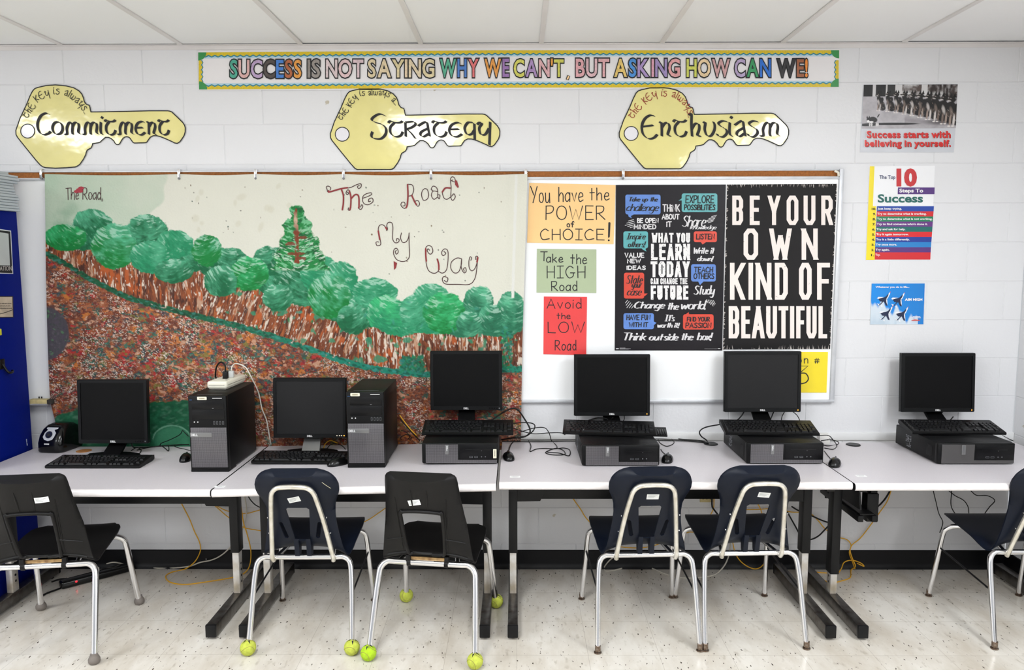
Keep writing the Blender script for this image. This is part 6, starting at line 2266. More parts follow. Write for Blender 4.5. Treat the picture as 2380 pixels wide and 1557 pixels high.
def desktop(label, px0, px1, py, z, D=.40, sticker=False, dull=False):
    a, b = on_z(px0, py, z), on_z(px1, py, z)
    W, H = .362, .103
    t = thing('desktop_computer', label, 'computer', ((a.x + b.x) / 2, a.y + D / 2, z), 0, None)
    y0 = -D / 2
    MB().box((0, .01, H / 2 + .003), (W, D - .02, H - .006), bevel=.003).build('case', SHELLB, t, 30)
    f = MB()
    f.box((0, y0 + .015, H / 2 + .002), (W, .03, H - .004), bevel=.006)
    f.build('front_panel', SHELLB, t, 30)
    g = mat('dark_grille', (84, 82, 82), .4, .4, bump=.2, bscale=900) if dull else GRL
    gr_ = MB()
    gr_.prism([(-W / 2 + .018, .006), (W / 2 - .006, .006), (W / 2 - .006, .022), (-.010, .022), (-.010, H - .006), (-W / 2 + .018, H - .006)], 'y', y0 - .002, y0 + .004)
    gr_.build('grille', g, t, 30)
    MB().box((W / 2 - .0955, y0 + .001, .060), (.172, .004, .068), bevel=.001).build('drive_panel', mat('black_drive_door', (8, 8, 10), .34, spec=0.25), t, 30)
    lp_ = MB().box((-.062, y0 - .0035, .072), (.0185, .003, .046), bevel=.001).build('logo_plate', mat('grey_plate', (128, 128, 128), .35, .6), t, 30)
    lt = type_text('DELL', (0, 0, .024, .0072), .03)
    lt = [[(-.0575 - p[1], -.0905 + p[0]) for p in q] for q in lt]
    MB().flat(lt, face_fn(y0 - .0056)).build('logo', LOGO if not dull else PORT, lp_)
    MB().box((.085, y0 - .0015, .071), (.12, .001, .0012)).build('drive_slot', mat('dark_inset', (13, 13, 14), .3), t)
    MB().box((.102, y0 - .0016, .066), (.004, .001, .002)).build('eject_button', PORT, t)
    for k in range(2):
        m_ = MB()
        usb(m_, .052 + .024 * k, .036, .015, .006, y0 - .0015)
        m_.build('usb_port', PORT, t)
        MB().lathe([(0, 0), (.0025, 0), (.0025, .001), (0, .001)], 12, c=(.102 + .018 * k, y0 - .0012, .037), M=Matrix.Rotation(PI / 2, 3, 'X')).build('audio_socket', PORT, t)
    sd = MB()
    for yy in range(9):
        sd.box((-W / 2 - .0006, -D / 2 + .05 + .0055 * yy, .052), (.001, .0022, .052))
    sd.build('side_vent', mat('dark_inset', (13, 13, 14), .3), t)
    lb = MB()
    for r_ in range(8):
        for c_ in range(5):
            if random.random() < .75:
                lb.box((-W / 2 - .0006, D / 2 - .11 - .011 * c_, .075 - .0075 * r_), (.0008, random.uniform(.004, .009), random.uniform(.002, .005)))
    lb.build('spec_label', mat('grey_label_print', (150, 152, 158), .6), t)
    if sticker:
        sk = MB().flat([rrect(W / 2 - .024, -.074, W / 2 - .008, -.030, .002)], face_fn(y0 - .0022)).build('asset_sticker', CREAM, t)
        MB().flat([rect(W / 2 - .019, -.068 + .003 * k, W / 2 - .014, -.0665 + .003 * k) for k in range(10)], face_fn(y0 - .0028)).build('barcode', mat('brown_print', (110, 96, 70), .6), sk)
    return t


_key = {}


def keyboard(label, loc, rz=0.0, tilt=3.0, media=False):
    W, D = .450, .156
    t = thing('keyboard', label, 'keyboard', loc, 0, None)
    t.rotation_euler = (math.radians(tilt), 0, rz)
    ext = .055 if media else 0.0
    bd = MB().prism([(-D / 2, .002), (-D / 2, .012), (-D / 2 + .004, .0145), (D / 2 - .012, .024), (D / 2, .022), (D / 2, .004), (D / 2 - .02, 0.0), (-D / 2 + .01, 0.0)], 'x', -W / 2, W / 2)
    if media:
        bd.prism([(-D / 2 + .0, .002), (-D / 2 + .0, .010), (D / 2 - .06, .015), (D / 2 - .055, .004)], 'x', W / 2 - .001, W / 2 + ext)
    bd.build('keyboard_case', KBODY, t, 30)
    u = .0188
    slope = math.atan2(.0095, D - .016)

    def put_key(x, row, w, h=1.0):
        k = (round(w, 2), h)
        if 'm' not in _key:
            mb = MB()
            a, b = u * .46, u * .345
            mb.add([(-a, -a, 0), (a, -a, 0), (a, a, 0), (-a, a, 0), (-b, -b * .95, .0075), (b, -b * .95, .0075), (b, b * 1.1, .0082), (-b, b * 1.1, .0082)], [(4, 5, 6, 7), (0, 1, 5, 4), (1, 2, 6, 5), (2, 3, 7, 6), (3, 0, 4, 7)])
            o = mb.build('key', KEYC, t)
            _key['m'] = o.data
        else:
            o = bpy.data.objects.new('key', _key['m'])
            link(o, t)
        y = -D / 2 + .018 + u * row
        o.location = (x, y, .0148 + (y + D / 2 - .004) * math.tan(slope) - (.001 if row < 0 else 0))
        o.rotation_euler = (slope, 0, 0)
        o.scale = (w, h, 1)

    x0 = -W / 2 + .012
    rows = {0: [1.4, 1.2, 1.4, 5.6, 1.4, 1.2, 2.8], 1: [2.25] + [1] * 10 + [2.75], 2: [1.75] + [1] * 11 + [2.25], 3: [1.5] + [1] * 12 + [1.5], 4: [1] * 13 + [2]}
    for r_, ks in rows.items():
        x = x0
        for k in ks:
            put_key(x + k * u / 2, r_, k * .98 if k > 1 else k)
            x += k * u
    x = x0
    put_key(x + u / 2, 5.35, 1)
    for g_ in range(3):
        for k in range(4):
            put_key(x0 + u * (2 + 4.5 * g_ + k + .5), 5.35, 1)
    nx = x0 + 15.35 * u
    for k in range(3):
        put_key(nx + u * (k + .5), 0, 1)
        put_key(nx + u * (k + .5), 3, 1)
        put_key(nx + u * (k + .5), 4, 1)
    put_key(nx + u * 1.5, 1, 1)
    kx = x0 + 18.7 * u
    for r_ in (1, 2, 3, 4):
        for k in range(4 if r_ in (1, 3, 4) else 3):
            put_key(kx + u * (k + .5), r_, 1)
    put_key(kx + u * 1.0, 0, 1.96)
    put_key(kx + u * 2.5, 0, 1)
    if media:
        for k in range(4):
            MB().box((W / 2 + .012 + .0115 * k, -.045, .0145), (.006, .062, .004), bevel=.001).build('media_key', KEYC, t, 30)
    return t


def mouse(label, px, py, z, rz=0.0):
    p = on_z(px, py, z)
    t = thing('computer_mouse', label, 'mouse', (p.x, p.y, z), rz)
    bm = bmesh.new()
    bmesh.ops.create_uvsphere(bm, u_segments=24, v_segments=14, radius=1.0)
    bm.verts.ensure_lookup_table()
    vs = []
    for v in bm.verts:
        x, y, zz = v.co
        zz = max(zz, -.1)
        wd = .031 * (1 - .12 * math.cos(y * 2.2) + .06 * y * y)
        vs.append((x * wd, y * .056, (zz + .1) * .033 * (1 - .18 * max(y, 0))))
    mb = MB().add(vs, [[v.index for v in f.verts] for f in bm.faces])
    bm.free()
    mb.build('shell', mat('black_mouse_plastic', (11, 11, 12), .26, spec=0.4), t, 60)
    MB().lathe([(.006, -.003), (.0085, -.0025), (.0085, .0025), (.006, .003)], 14, c=(0, .030, .0255), M=Matrix.Rotation(PI / 2, 3, 'Y')).build('scroll_wheel', PLB, t, 40)
    MB().tube(catmull([(0, .006, .0362), (0, .03, .0322), (0, .05, .0175)], 5), .0007, 5).build('button_gap', mat('dark_inset', (13, 13, 14), .3), t)
    return t


tower('black computer tower with a power strip on top, left of the two towers', 443, 533, 1097, .695, -.022, 'DELL').location.z = .695
tower('black computer tower with a bare top, right of the two towers', 808, 895, 1087, .7055, -.045, 'DELL')
desktop('flat black desktop computer with a cream sticker on its front, by the seam', 979, 1160, 1079, .7135, D=.36, sticker=True)
desktop('flat black desktop computer at the middle of the long table, below the red card', 1352, 1533, 1084, .72)
desktop('flat black desktop computer at the right end of the long table', 1735, 1913, 1079, .72)
desktop('flat black desktop computer with a plain grey front, in the right-hand corner', 2180, 2355, 1080, .717, dull=True)

monitor('black monitor standing on the table at the left end, beside the pencil sharpener', (175, 883, 346, 1030), -.245, None, .695, -.265, dots='dark', tilt=3)
monitor('black monitor with a grey neck, between the two computer towers', (632, 879, 806, 1017), -.25, None, .705, -.235, GREYN, SCR2, dots='row', tilt=4)
monitor('black monitor in front of the right edge of the mural', (999, 816, 1167, 953), -.13, None, .817, -.150, dots='dark', tilt=3)
monitor('black monitor in front of the whiteboard below the red card', (1335, 824, 1510, 966), -.12, None, .823, -.155, dots='amber')
monitor('black monitor half hiding the yellow card', (1686, 817, 1860, 957), -.12, None, .823, -.155, scr=SCR2, dots='amber')
monitor('black monitor in the right-hand corner against bare block wall', (2099, 821, 2263, 957), -.12, None, .820, -.155, dots='amber')


def kb(label, fl, fr_, z, rz=0.0, tilt=3.0, media=False, w=.45):
    a, b = on_z(fl[0], fl[1], z), on_z(fr_[0], fr_[1], z)
    cx_, cy_ = (a.x + b.x) / 2, (a.y + b.y) / 2
    return keyboard(label, (cx_ - .078 * math.sin(rz), cy_ + .078 * math.cos(rz), z + .078 * math.sin(math.radians(tilt))), rz, tilt, media)


kb('black keyboard on the table at the left end', (103, 1089), (325, 1089), .6955, 0, 1.5)
kb('black keyboard between the two computer towers', (582, 1079), (800, 1079), .7035, math.radians(-2), 1.5)
kb('black keyboard lying on the desktop computer at the seam', (983, 1013), (1190, 1012), .820, 0, 9)
kb('black keyboard with a strip of media keys, on the desktop computer below the red card', (1320, 1010), (1512, 1016), .826, math.radians(-6), 8, True)
kb('black keyboard lying on the desktop computer at the right end of the long table', (1686, 1012), (1905, 1014), .826, math.radians(-3), 9)
kb('black keyboard lying on the desktop computer in the right-hand corner', (2122, 1013), (2336, 1009), .823, math.radians(-2), 8)

mouse('black mouse half behind the left computer tower', 432, 1069, .695, .2)
mouse('black mouse in front of the right computer tower', 786, 1080, .703, -.9)
mouse('black mouse just right of the seam, beside the desktop computer with the cream sticker', 1182, 1066, .72, .15)
mouse('black mouse right of the desktop computer below the red card', 1551, 1071, .72, -.3)
mouse('black mouse on the seam near the right end of the long table', 1940, 1080, .7205, -.5)

# electric pencil sharpener
p = on_z(118, 1052, .695)
t = thing('pencil_sharpener', 'black electric pencil sharpener with a silver face beside the locker', 'pencil sharpener', (p.x + .005, p.y + .075, .695), math.radians(-6))
mb = MB()
sec = []
for k, (z, hw, yf, yb_) in enumerate(((0, .070, -.085, .10), (.008, .074, -.092, .105), (.05, .074, -.090, .105), (.085, .070, -.078, .100), (.115, .062, -.055, .085), (.132, .050, -.030, .06), (.138, .036, -.01, .04))):
    n = 24
    ring = []
    for i in range(n):
        a = 2 * PI * i / n
        c, s = math.cos(a), math.sin(a)
        e = .45
        x = hw * math.copysign(abs(c) ** e, c)
        y = (yf + yb_) / 2 + (yb_ - yf) / 2 * math.copysign(abs(s) ** e, s)
        ring.append((x, y, z))
    sec.append(ring)
vs = [p_ for r in sec for p_ in r]
fs = [tuple(range(23, -1, -1)), tuple(len(vs) - 24 + k for k in range(24))]
for r in range(len(sec) - 1):
    for k in range(24):
        fs.append((r * 24 + k, r * 24 + (k + 1) % 24, (r + 1) * 24 + (k + 1) % 24, (r + 1) * 24 + k))
mb.add(vs, fs).build('body', mat('glossy_black_plastic', (10, 10, 11), .16, spec=0.4), t, 60)


def onface(x, z):
    return float(np.interp(z, [0, .008, .05, .085, .115, .132], [-.085, -.092, -.090, -.078, -.055, -.030])) - .0015


pl = []
for (x, z) in [(-.031, .125), (.031, .125), (.031, .083), (.022, .070), (0, .064), (-.022, .070), (-.031, .083)]:
    pl.append((x, onface(x, z) - .001, z))
cen = (0, onface(0, .098) - .003, .098)
fpl = MB().add(pl + [cen] + [(0, onface(0, .115) - .002, .115)], [(0, 1, 8), (1, 2, 7, 8), (2, 3, 7), (3, 4, 7), (4, 5, 7), (5, 6, 7), (6, 0, 8, 7)]).build('face_plate', mat('bright_silver', (214, 216, 220), .3, .15), t, 60)
Rn = Matrix.Rotation(math.radians(62), 3, 'X')
MB().lathe([(.017, 0), (.019, .001), (.018, .003), (.0, .0015)], 20, c=(0, onface(0, .094) - .003, .094), M=Rn).build('dial', mat('blueish_chrome', (96, 102, 116), .25, .9), fpl, 40)
MB().lathe([(.0, 0), (.008, 0), (.008, .001), (.0, .001)], 16, c=(0, onface(0, .094) - .006, .094), M=Rn).build('pencil_hole', INK, fpl)
MB().flat([rect(-.018, -.052, .010, -.046)], lambda x, v: (x, onface(x, -v) - .001, -v)).build('maker_mark', LOGO, t)

# ivory power strip on the left tower
zt = .695 + .3625
a, b = on_z(483, 905, zt), on_z(531, 905, zt)
t = thing('power_strip', 'ivory power strip with two plugs lying on the left computer tower', 'power strip', ((a.x + b.x) / 2, a.y + .115, zt), math.radians(-3))
MB().box((0, 0, .021), (.098, .235, .036), bevel=.010, seg=3).box((0, 0, .0022), (.082, .215, .0044)).build('case', IVORY, t, 40)
sl = MB()
for k in range(4):
    for dx in (-.008, .008):
        sl.box((dx, -.03 + .042 * k, .0392), (.003, .009, .0006))
sl.box((.0493, 0, .020), (.0006, .20, .0014)).box((0, -.1175, .020), (.078, .0006, .0014))
for k in range(3):
    sl.box((.032 - .006 * (k % 2), -.075 + .010 * k, .0392), (.010, .004, .0004))
sl.build('sockets', mat('dark_brown_slot', (60, 48, 36), .6), t)
SX, SY, SZ = t.location


# ================================================================== plugs, cables, things under the tables
CBL = mat('black_cable', (9, 9, 10), .45, spec=0.3)
YEL = mat('yellow_cable', (232, 172, 20), .45)
GRYC = mat('pale_grey_cable', (204, 198, 184), .5)
WHC = mat('white_cable', (226, 224, 214), .45)


def cable(label, pts, r, m, parts=None, cat='cable', group=None):
    """pts: world points, or (px, py, 'y'|'z', value) read from the photograph"""
    P = []
    for q in pts:
        if len(q) == 4:
            P.append(on_y(q[0], q[1], q[3]) if q[2] == 'y' else on_z(q[0], q[1], q[3] + r))
        else:
            P.append(Vector(q))
    c0_ = sum(P, Vector()) / len(P)
    mb = MB().tube([v - c0_ for v in catmull(P, 8)], r, 8)
    o = mb.build('cable', m, None, 60, loc=c0_)
    tag(o, label, cat, group)
    if parts:
        for nm, pos, size, mm, bev in parts:
            pm = MB().box((0, 0, 0), size, bevel=bev).build(nm, mm, o, 30)
            pm.location = Vector(pos) - c0_
    return o


Z1, Z2, Z3, Z4 = .695, .705, .72, .717
pz = SZ + .039
cable('thick black cord plugged into the ivory power strip', [(SX + .006, SY - .030, pz + .036), (SX + .004, SY - .028, pz + .066), (SX - .020, SY - .015, pz + .080), (SX - .050, SY + .005, pz + .055), (SX - .068, SY + .03, pz + .005), (SX - .085, SY + .09, pz - .04), (SX - .125, SY + .20, pz - .2), (SX - .13, SY + .26, .72)], .0042, CBL,
      [('plug', (SX + .006, SY - .030, pz + .018), (.025, .022, .036), PLB, .004)])
cable('white cord looping from the ivory power strip down behind the left tower', [(SX + .020, SY + .012, pz + .034), (SX + .024, SY + .014, pz + .055)] + [(px, py, 'y', y) for px, py, y in ((549, 845, -.21), (570, 853, -.20), (583, 875, -.19), (598, 905, -.135), (604, 925, -.115), (609, 950, -.105), (619, 975, -.10), (624, 1000, -.10), (627, 1018, -.10))] + [(630, 1032, 'z', Z2)], .0030, WHC,
      [('plug', (SX + .020, SY + .012, pz + .016), (.024, .022, .032), mat('pale_plug', (206, 208, 206), .45), .004)])
cable('thin black cable hanging over the painted green mound beside the left tower', [(438, 1014, 'y', -.09), (430, 1006, 'y', -.085), (424, 1001, 'y', -.085), (418, 1010, 'y', -.085), (395, 1022, 'y', -.085), (375, 1030, 'y', -.09), (370, 1036, 'z', Z1), (345, 1040, 'z', Z1), (318, 1046, 'z', Z1)], .0022, CBL)
cable('black cables behind the left end monitor, looped on the table', [(300, 1022, 'y', -.20), (306, 1032, 'y', -.19), (312, 1040, 'z', Z1), (335, 1040, 'z', Z1), (370, 1037, 'z', Z1), (410, 1034, 'z', Z1), (440, 1033, 'z', Z1)], .003, CBL)
cable('thin black loop of cable at the foot of the left end monitor', [(305, 1047, 'z', Z1), (318, 1040, 'z', Z1), (328, 1046, 'z', Z1), (322, 1055, 'z', Z1), (312, 1052, 'z', Z1)], .0022, CBL)
cable('black cable bent in a sharp point on the table behind the left tower', [(376, 1036, 'z', Z1), (384, 1042, 'z', Z1), (391, 1048, 'z', Z1), (392.5, 1044, 'z', Z1), (392, 1036, 'z', Z1)], .0024, CBL)
cable('thin black mouse cable running behind the left tower', [(436, 1063, 'z', Z1), (446, 1050, 'z', Z1), (430, 1044, 'z', Z1), (412, 1040, 'z', Z1), (404, 1036, 'z', Z1)], .0018, CBL)
cable('yellow cable showing under the grey neck of the monitor between the towers', [(752, 1041, 'z', Z2), (756, 1032, 'y', -.15), (762, 1026, 'y', -.14), (770, 1024, 'y', -.13), (785, 1030, 'y', -.12)], .0028, YEL)
cable('black cable arching behind the keyboard between the towers', [(760, 1042, 'z', Z2), (768, 1034, 'y', -.15), (780, 1031, 'y', -.14), (795, 1036, 'y', -.13), (803, 1044, 'z', Z2)], .0022, CBL)
cable('yellow and slim network cable slanting beside the right computer tower', [(929, 965, 'y', -.09), (940, 980, 'y', -.095), (956, 1000, 'y', -.10), (968, 1012, 'y', -.10), (974, 1024, 'z', .711)], .0028, YEL)
cable('black cord slanting beside the right computer tower', [(930, 974, 'y', -.085), (944, 990, 'y', -.085), (960, 1008, 'y', -.09), (968, 1016, 'y', -.10), (976, 1025, 'z', .711)], .0030, CBL)
cable('tangle of thin black cable behind the desktop computer at the seam', [(932, 1000, 'y', -.085), (944, 1004, 'y', -.085), (952, 1016, 'y', -.085), (940, 1022, 'z', .711), (930, 1018, 'y', -.09), (946, 1010, 'y', -.09), (966, 1022, 'z', .711), (990, 1022, 'z', .711)], .002, CBL)
# the loops between the third and fourth computers
cable('thick black cable arching high over the right edge of the mural', [(1112, 995, 'y', -.10), (1140, 978, 'y', -.10), (1170, 958, 'y', -.10), (1190, 949, 'y', -.10), (1204, 953, 'y', -.10), (1220, 975, 'y', -.10), (1231, 995, 'y', -.11), (1230, 1008, 'y', -.12), (1215, 1016, 'y', -.13), (1190, 1018, 'y', -.13), (1165, 1022, 'z', Z3)], .0040, CBL)
cable('black cable looping out behind the keyboard at the seam', [(1150, 988, 'y', -.11), (1190, 984, 'y', -.11), (1225, 982, 'y', -.11), (1242, 987, 'y', -.12), (1240, 1000, 'y', -.14), (1225, 1012, 'y', -.15), (1205, 1017, 'z', Z3), (1190, 1030, 'z', Z3), (1184, 1042, 'z', Z3), (1181, 1056, 'z', Z3)], .0030, CBL)
cable('slim black cable waving along the wall to the keyboard below the red card', [(1150, 990, 'y', -.10), (1185, 993, 'y', -.09), (1210, 1001, 'y', -.09), (1240, 1008, 'y', -.08), (1275, 1006, 'y', -.08), (1305, 1006, 'y', -.09), (1313, 1010, 'y', -.10), (1316, 1002, 'y', -.12), (1322, 994, 'y', -.15), (1345, 985, 'y', -.15)], .0024, CBL)
cable('black cable coiled flat on the long table', [(1210, 1004, 'y', -.10), (1240, 995, 'y', -.10), (1265, 994, 'y', -.11), (1276, 1006, 'y', -.12), (1282, 1024, 'z', Z3), (1292, 1034, 'z', Z3), (1294, 1041, 'z', Z3), (1280, 1045, 'z', Z3), (1268, 1052, 'z', Z3), (1285, 1057, 'z', Z3), (1312, 1056, 'z', Z3), (1308, 1046, 'z', Z3), (1290, 1042, 'z', Z3), (1272, 1050, 'z', Z3), (1300, 1053, 'z', Z3), (1322, 1059, 'z', Z3), (1324, 1046, 'z', Z3), (1310, 1041, 'z', Z3), (1290, 1043, 'z', Z3), (1265, 1042, 'z', Z3), (1245, 1044, 'z', Z3), (1232, 1049, 'z', Z3), (1234, 1036, 'z', Z3), (1228, 1022, 'z', Z3)], .0024, CBL)
for k, (a, b, wh) in enumerate(((1016, 1018, 'upper'), (1021, 1022, 'middle'), (1025.5, 1025.5, 'lower'))):
    cable('%s of the black cables lying along the back of the long table' % wh, [(1166, a, 'z', Z3 + .001), (1240, (a + b) / 2 + 1, 'z', Z3 + .001), (1320, b, 'z', Z3 + .001), (1420, b, 'z', Z3 + .001), (1530, b - 2, 'z', Z3 + .001), (1590, 1021 + k * 2, 'z', Z3 + .001), (1630, 1024 + 2 * k, 'z', Z3 + .001), (1646, 1030, 'z', Z3 + .006)], .0022, CBL, group=None)
cable('black cable loop standing behind the keyboard below the red card', [(1355, 985, 'y', -.12), (1370, 976, 'y', -.11), (1400, 974, 'y', -.11), (1415, 980, 'y', -.12), (1425, 970, 'y', -.14)], .003, CBL)
cable('second black loop under the monitor below the red card', [(1362, 990, 'y', -.10), (1368, 978, 'y', -.10), (1388, 971, 'y', -.10), (1412, 974, 'y', -.12), (1398, 986, 'y', -.13), (1380, 983, 'y', -.12)], .0028, CBL)
cable('thin cable hanging from the right side of the monitor below the red card', [(1450, 960, 'y', -.09), (1451, 974, 'y', -.10), (1446, 982, 'y', -.12), (1455, 984, 'y', -.13), (1462, 990, 'y', -.13)], .0022, CBL)
cable('thin black loop on the table right of the keyboard with media keys', [(1525, 1019, 'z', Z3), (1545, 1019, 'z', Z3), (1562, 1021, 'z', Z3), (1566, 1030, 'z', Z3), (1550, 1037, 'z', Z3), (1535, 1030, 'z', Z3), (1530, 1022, 'z', Z3)], .002, CBL)
cable('thin black cable of the mouse right of the desktop computer below the red card', [(1549, 1058, 'z', Z3), (1540, 1050, 'z', Z3), (1536, 1044, 'z', Z3)], .0018, CBL)
cable('thick black monitor cord with a ferrite lump, running down to the table grommet', [(1731, 954, 'y', -.09), (1722, 968, 'y', -.10), (1708, 979, 'y', -.12), (1675, 986, 'y', -.12), (1640, 993, 'y', -.12), (1626, 1003, 'y', -.12), (1630, 1014, 'y', -.13), (1641, 1022, 'z', Z3 + .004), (1646, 1030, 'z', Z3 + .004)], .0034, CBL,
      [('ferrite', tuple(on_y(1704, 981, -.12)), (.022, .014, .014), PLB, .003)])
cable('black and grey cable tip under the monitor that hides the yellow card', [(1799, 955, 'y', -.085), (1793, 970, 'y', -.10), (1787, 983, 'y', -.115)], .003, CBL)
cable('left of the two thin cables hanging from the monitor that hides the yellow card', [(1825, 954, 'y', -.09), (1817, 970, 'y', -.10), (1817, 985, 'y', -.12)], .0022, CBL)
cable('right of the two thin cables hanging from the monitor that hides the yellow card', [(1840, 954, 'y', -.09), (1853, 966, 'y', -.09), (1859, 978, 'y', -.10), (1861, 989, 'y', -.12)], .0022, CBL)
cable('thin black loop right of the keyboard at the right end of the long table', [(1905, 1012, 'y', -.16), (1925, 1012, 'y', -.16), (1936, 1022, 'y', -.2), (1945, 1036, 'z', Z4), (1936, 1044, 'z', Z4), (1916, 1041, 'z', Z4)], .0022, CBL)
cable('second thin black loop right of the keyboard at the right end of the long table', [(1908, 1024, 'y', -.18), (1930, 1022, 'y', -.2), (1948, 1027, 'y', -.24), (1946, 1033, 'z', Z4), (1925, 1036, 'z', Z4), (1912, 1034, 'z', Z4)], .0022, CBL)
cable('thin black cable of the mouse on the seam', [(1932, 1068, 'z', Z4), (1922, 1056, 'z', Z4), (1916, 1048, 'z', Z4)], .0018, CBL)
cable('forked black cable behind the neck of the corner monitor', [(2216, 968, 'y', -.09), (2206, 978, 'y', -.09), (2190, 981, 'y', -.09), (2180, 980, 'y', -.10)], .003, CBL)
cable('short black and pale cable stub under the corner monitor', [(2192, 955, 'y', -.08), (2184, 966, 'y', -.085), (2176, 972, 'y', -.09)], .003, CBL)
cable('thin black cable end at the right of the corner keyboard', [(2330, 1012, 'y', -.2), (2345, 1020, 'z', .822), (2354, 1024, 'z', .822)], .002, CBL)

# white adapter on the ledge and a wall box under the table
p = on_z(1908, 1030, Z4)
o = MB().box((0, 0, .028), (.055, .045, .054), bevel=.004).build('power_adapter', mat('white_plastic', (232, 230, 226), .4), None, 40, loc=(p.x + .005, -.10, Z3 if p.x < 1.457 else Z4))
tag(o, 'white power adapter behind the right-end desktop computer', 'adapter')
h = MB()
h.box((.014, -.0229, .028), (.003, .001, .006)).box((.022, -.0229, .034), (.002, .001, .004))
h.build('sockets', INK, o)
p = on_y(1642, 1155, 0)
o = MB().box((0, -.004, 0), (.072, .010, .055), bevel=.003).build('wall_outlet', mat('ivory_plate', (206, 190, 138), .5), None, 40, loc=(p.x, 0, p.z))
tag(o, 'ivory wall outlet under the long table, above a seat edge', 'outlet')
h = MB()
for dx in (-.02, .0, .02):
    h.box((dx, -.0095, -.004), (.006, .001, .012))
h.build('slots', mat('brown_slot', (120, 100, 60), .6), o)
p = on_y(479, 1299.5, -.006)
sc_ = MB().lathe([(0, 0), (.0035, 0), (.003, .0016), (0, .002)], 12, c=(0, 0, 0), M=Matrix.Rotation(PI / 2, 3, 'X')).build('wall_screw', CHROME, None, 40, loc=(p.x, -.004, p.z))
tag(sc_, 'small bright screw in the black wall base under the left end table', 'screw')

# black floor power strip behind the left chair
a, b = on_z(178, 1358, 0), on_z(268, 1334, 0)
t = thing('power_strip', 'black power strip with a red light on the floor behind the left chair', 'power strip', ((a.x + b.x) / 2, (a.y + b.y) / 2, 0), math.atan2(b.y - a.y, b.x - a.x))
MB().box((0, 0, .02), (.34, .055, .04), bevel=.012, seg=3).build('case', mat('glossy_black_plastic', (10, 10, 11), .16, spec=0.4), t, 40)
MB().lathe([(0, 0), (.005, 0), (.004, .002), (0, .003)], 12, c=(-.10, -.0275, .026), M=Matrix.Rotation(PI / 2, 3, 'X')).build('power_light', mat('red_light', (255, 30, 30), .4, emit=(255, 20, 30), estr=6), t, 60)
o = MB().box((0, 0, .012), (.030, .022, .024), bevel=.003).build('plug', IVORY, None, 40, loc=(t.location.x + .0, t.location.y + .0, .040))
tag(o, 'small ivory plug standing in the black floor power strip', 'plug')
cable('black power lead curving over the floor to the floor power strip', [(92, 1388, 'z', .0), (110, 1378, 'z', 0), (135, 1369, 'z', 0), (160, 1358, 'z', 0), (176, 1351, 'z', .012)], .0045, CBL)
cable('second black lead from the floor power strip under the left table', [(120, 1352, 'z', 0), (140, 1346, 'z', 0), (165, 1345, 'z', 0), (180, 1344, 'z', .008)], .0045, CBL)
# cables under the tables
G = 'yellow network cables under the tables'
cable('yellow cable hanging under the left table and looping on the floor to the table leg', [(415, 1150, 'y', -.03), (421, 1168, 'y', -.03), (440, 1205, 'y', -.03), (452, 1235, 'y', -.03), (463, 1258, 'y', -.03), (466, 1278, 'y', -.03), (458, 1298, 'y', -.035), (446, 1312, 'y', -.05), (428, 1323, 'z', 0), (398, 1330, 'z', 0), (385, 1340, 'z', 0), (396, 1353, 'z', 0), (430, 1358, 'z', 0), (480, 1352, 'z', 0), (540, 1342, 'z', 0), (566, 1333, 'z', 0), (580, 1315, 'y', -.06), (583, 1280, 'y', -.04), (574, 1240, 'y', -.03), (566, 1215, 'y', -.03), (560, 1175, 'y', -.03), (554, 1148, 'y', -.03)], .0030, YEL, group=G)
cable('yellow cable slanting behind the leg of the left table', [(487, 1165, 'y', -.05), (505, 1180, 'y', -.03), (527, 1199, 'y', -.03), (553, 1218, 'y', -.03), (570, 1227, 'y', -.03), (598, 1232, 'y', -.03), (640, 1240, 'y', -.03)], .0026, YEL, group=G)
cable('upper yellow cable crossing behind the leg of the left table', [(489, 1165, 'y', -.04), (508, 1178, 'y', -.025), (527, 1187, 'y', -.02), (552, 1193, 'y', -.02), (574, 1193, 'y', -.02), (594, 1188, 'y', -.02), (640, 1175, 'y', -.02)], .0026, YEL, group=G)
cable('pale grey cable running along the wall base under the left table', [(248, 1310, 'y', -.05), (268, 1307, 'y', -.05), (310, 1315, 'z', 0), (360, 1320, 'z', 0), (400, 1320, 'z', .0), (440, 1316, 'y', -.035), (465, 1307, 'y', -.03), (490, 1302, 'y', -.03), (512, 1292, 'y', -.03), (532, 1275, 'y', -.03), (556, 1245, 'y', -.03), (568, 1215, 'y', -.025), (573, 1185, 'y', -.025), (568, 1150, 'y', -.025)], .0036, GRYC)
cable('grey black cable crossing between the two table legs at the left seam', [(575, 1150, 'y', -.03), (585, 1165, 'y', -.03), (602, 1178, 'y', -.03), (650, 1196, 'y', -.03)], .003, CBL)
cable('yellow cable rising between the navy chair and the black chair', [(800, 1232, 'y', -.03), (852, 1210, 'y', -.03), (880, 1192, 'y', -.03), (896, 1181, 'y', -.03), (930, 1160, 'y', -.03)], .0026, YEL, group=G)
cable('yellow cable slanting down behind the left chair of the navy pair', [(1322, 1140, 'y', -.03), (1333, 1160, 'y', -.03), (1350, 1184, 'y', -.03), (1366, 1208, 'y', -.03), (1420, 1262, 'y', -.03), (1470, 1273, 'y', -.03), (1520, 1268, 'y', -.03), (1570, 1245, 'y', -.03), (1600, 1237, 'y', -.03), (1622, 1232, 'y', -.03), (1655, 1190, 'y', -.03), (1660, 1155, 'y', -.03)], .0028, YEL, group=G)
cable('black cord hanging under the long table between the navy chairs', [(1655, 1150, 'y', -.04), (1655, 1175, 'y', -.04), (1660, 1185, 'y', -.04), (1680, 1210, 'y', -.03)], .0045, CBL)
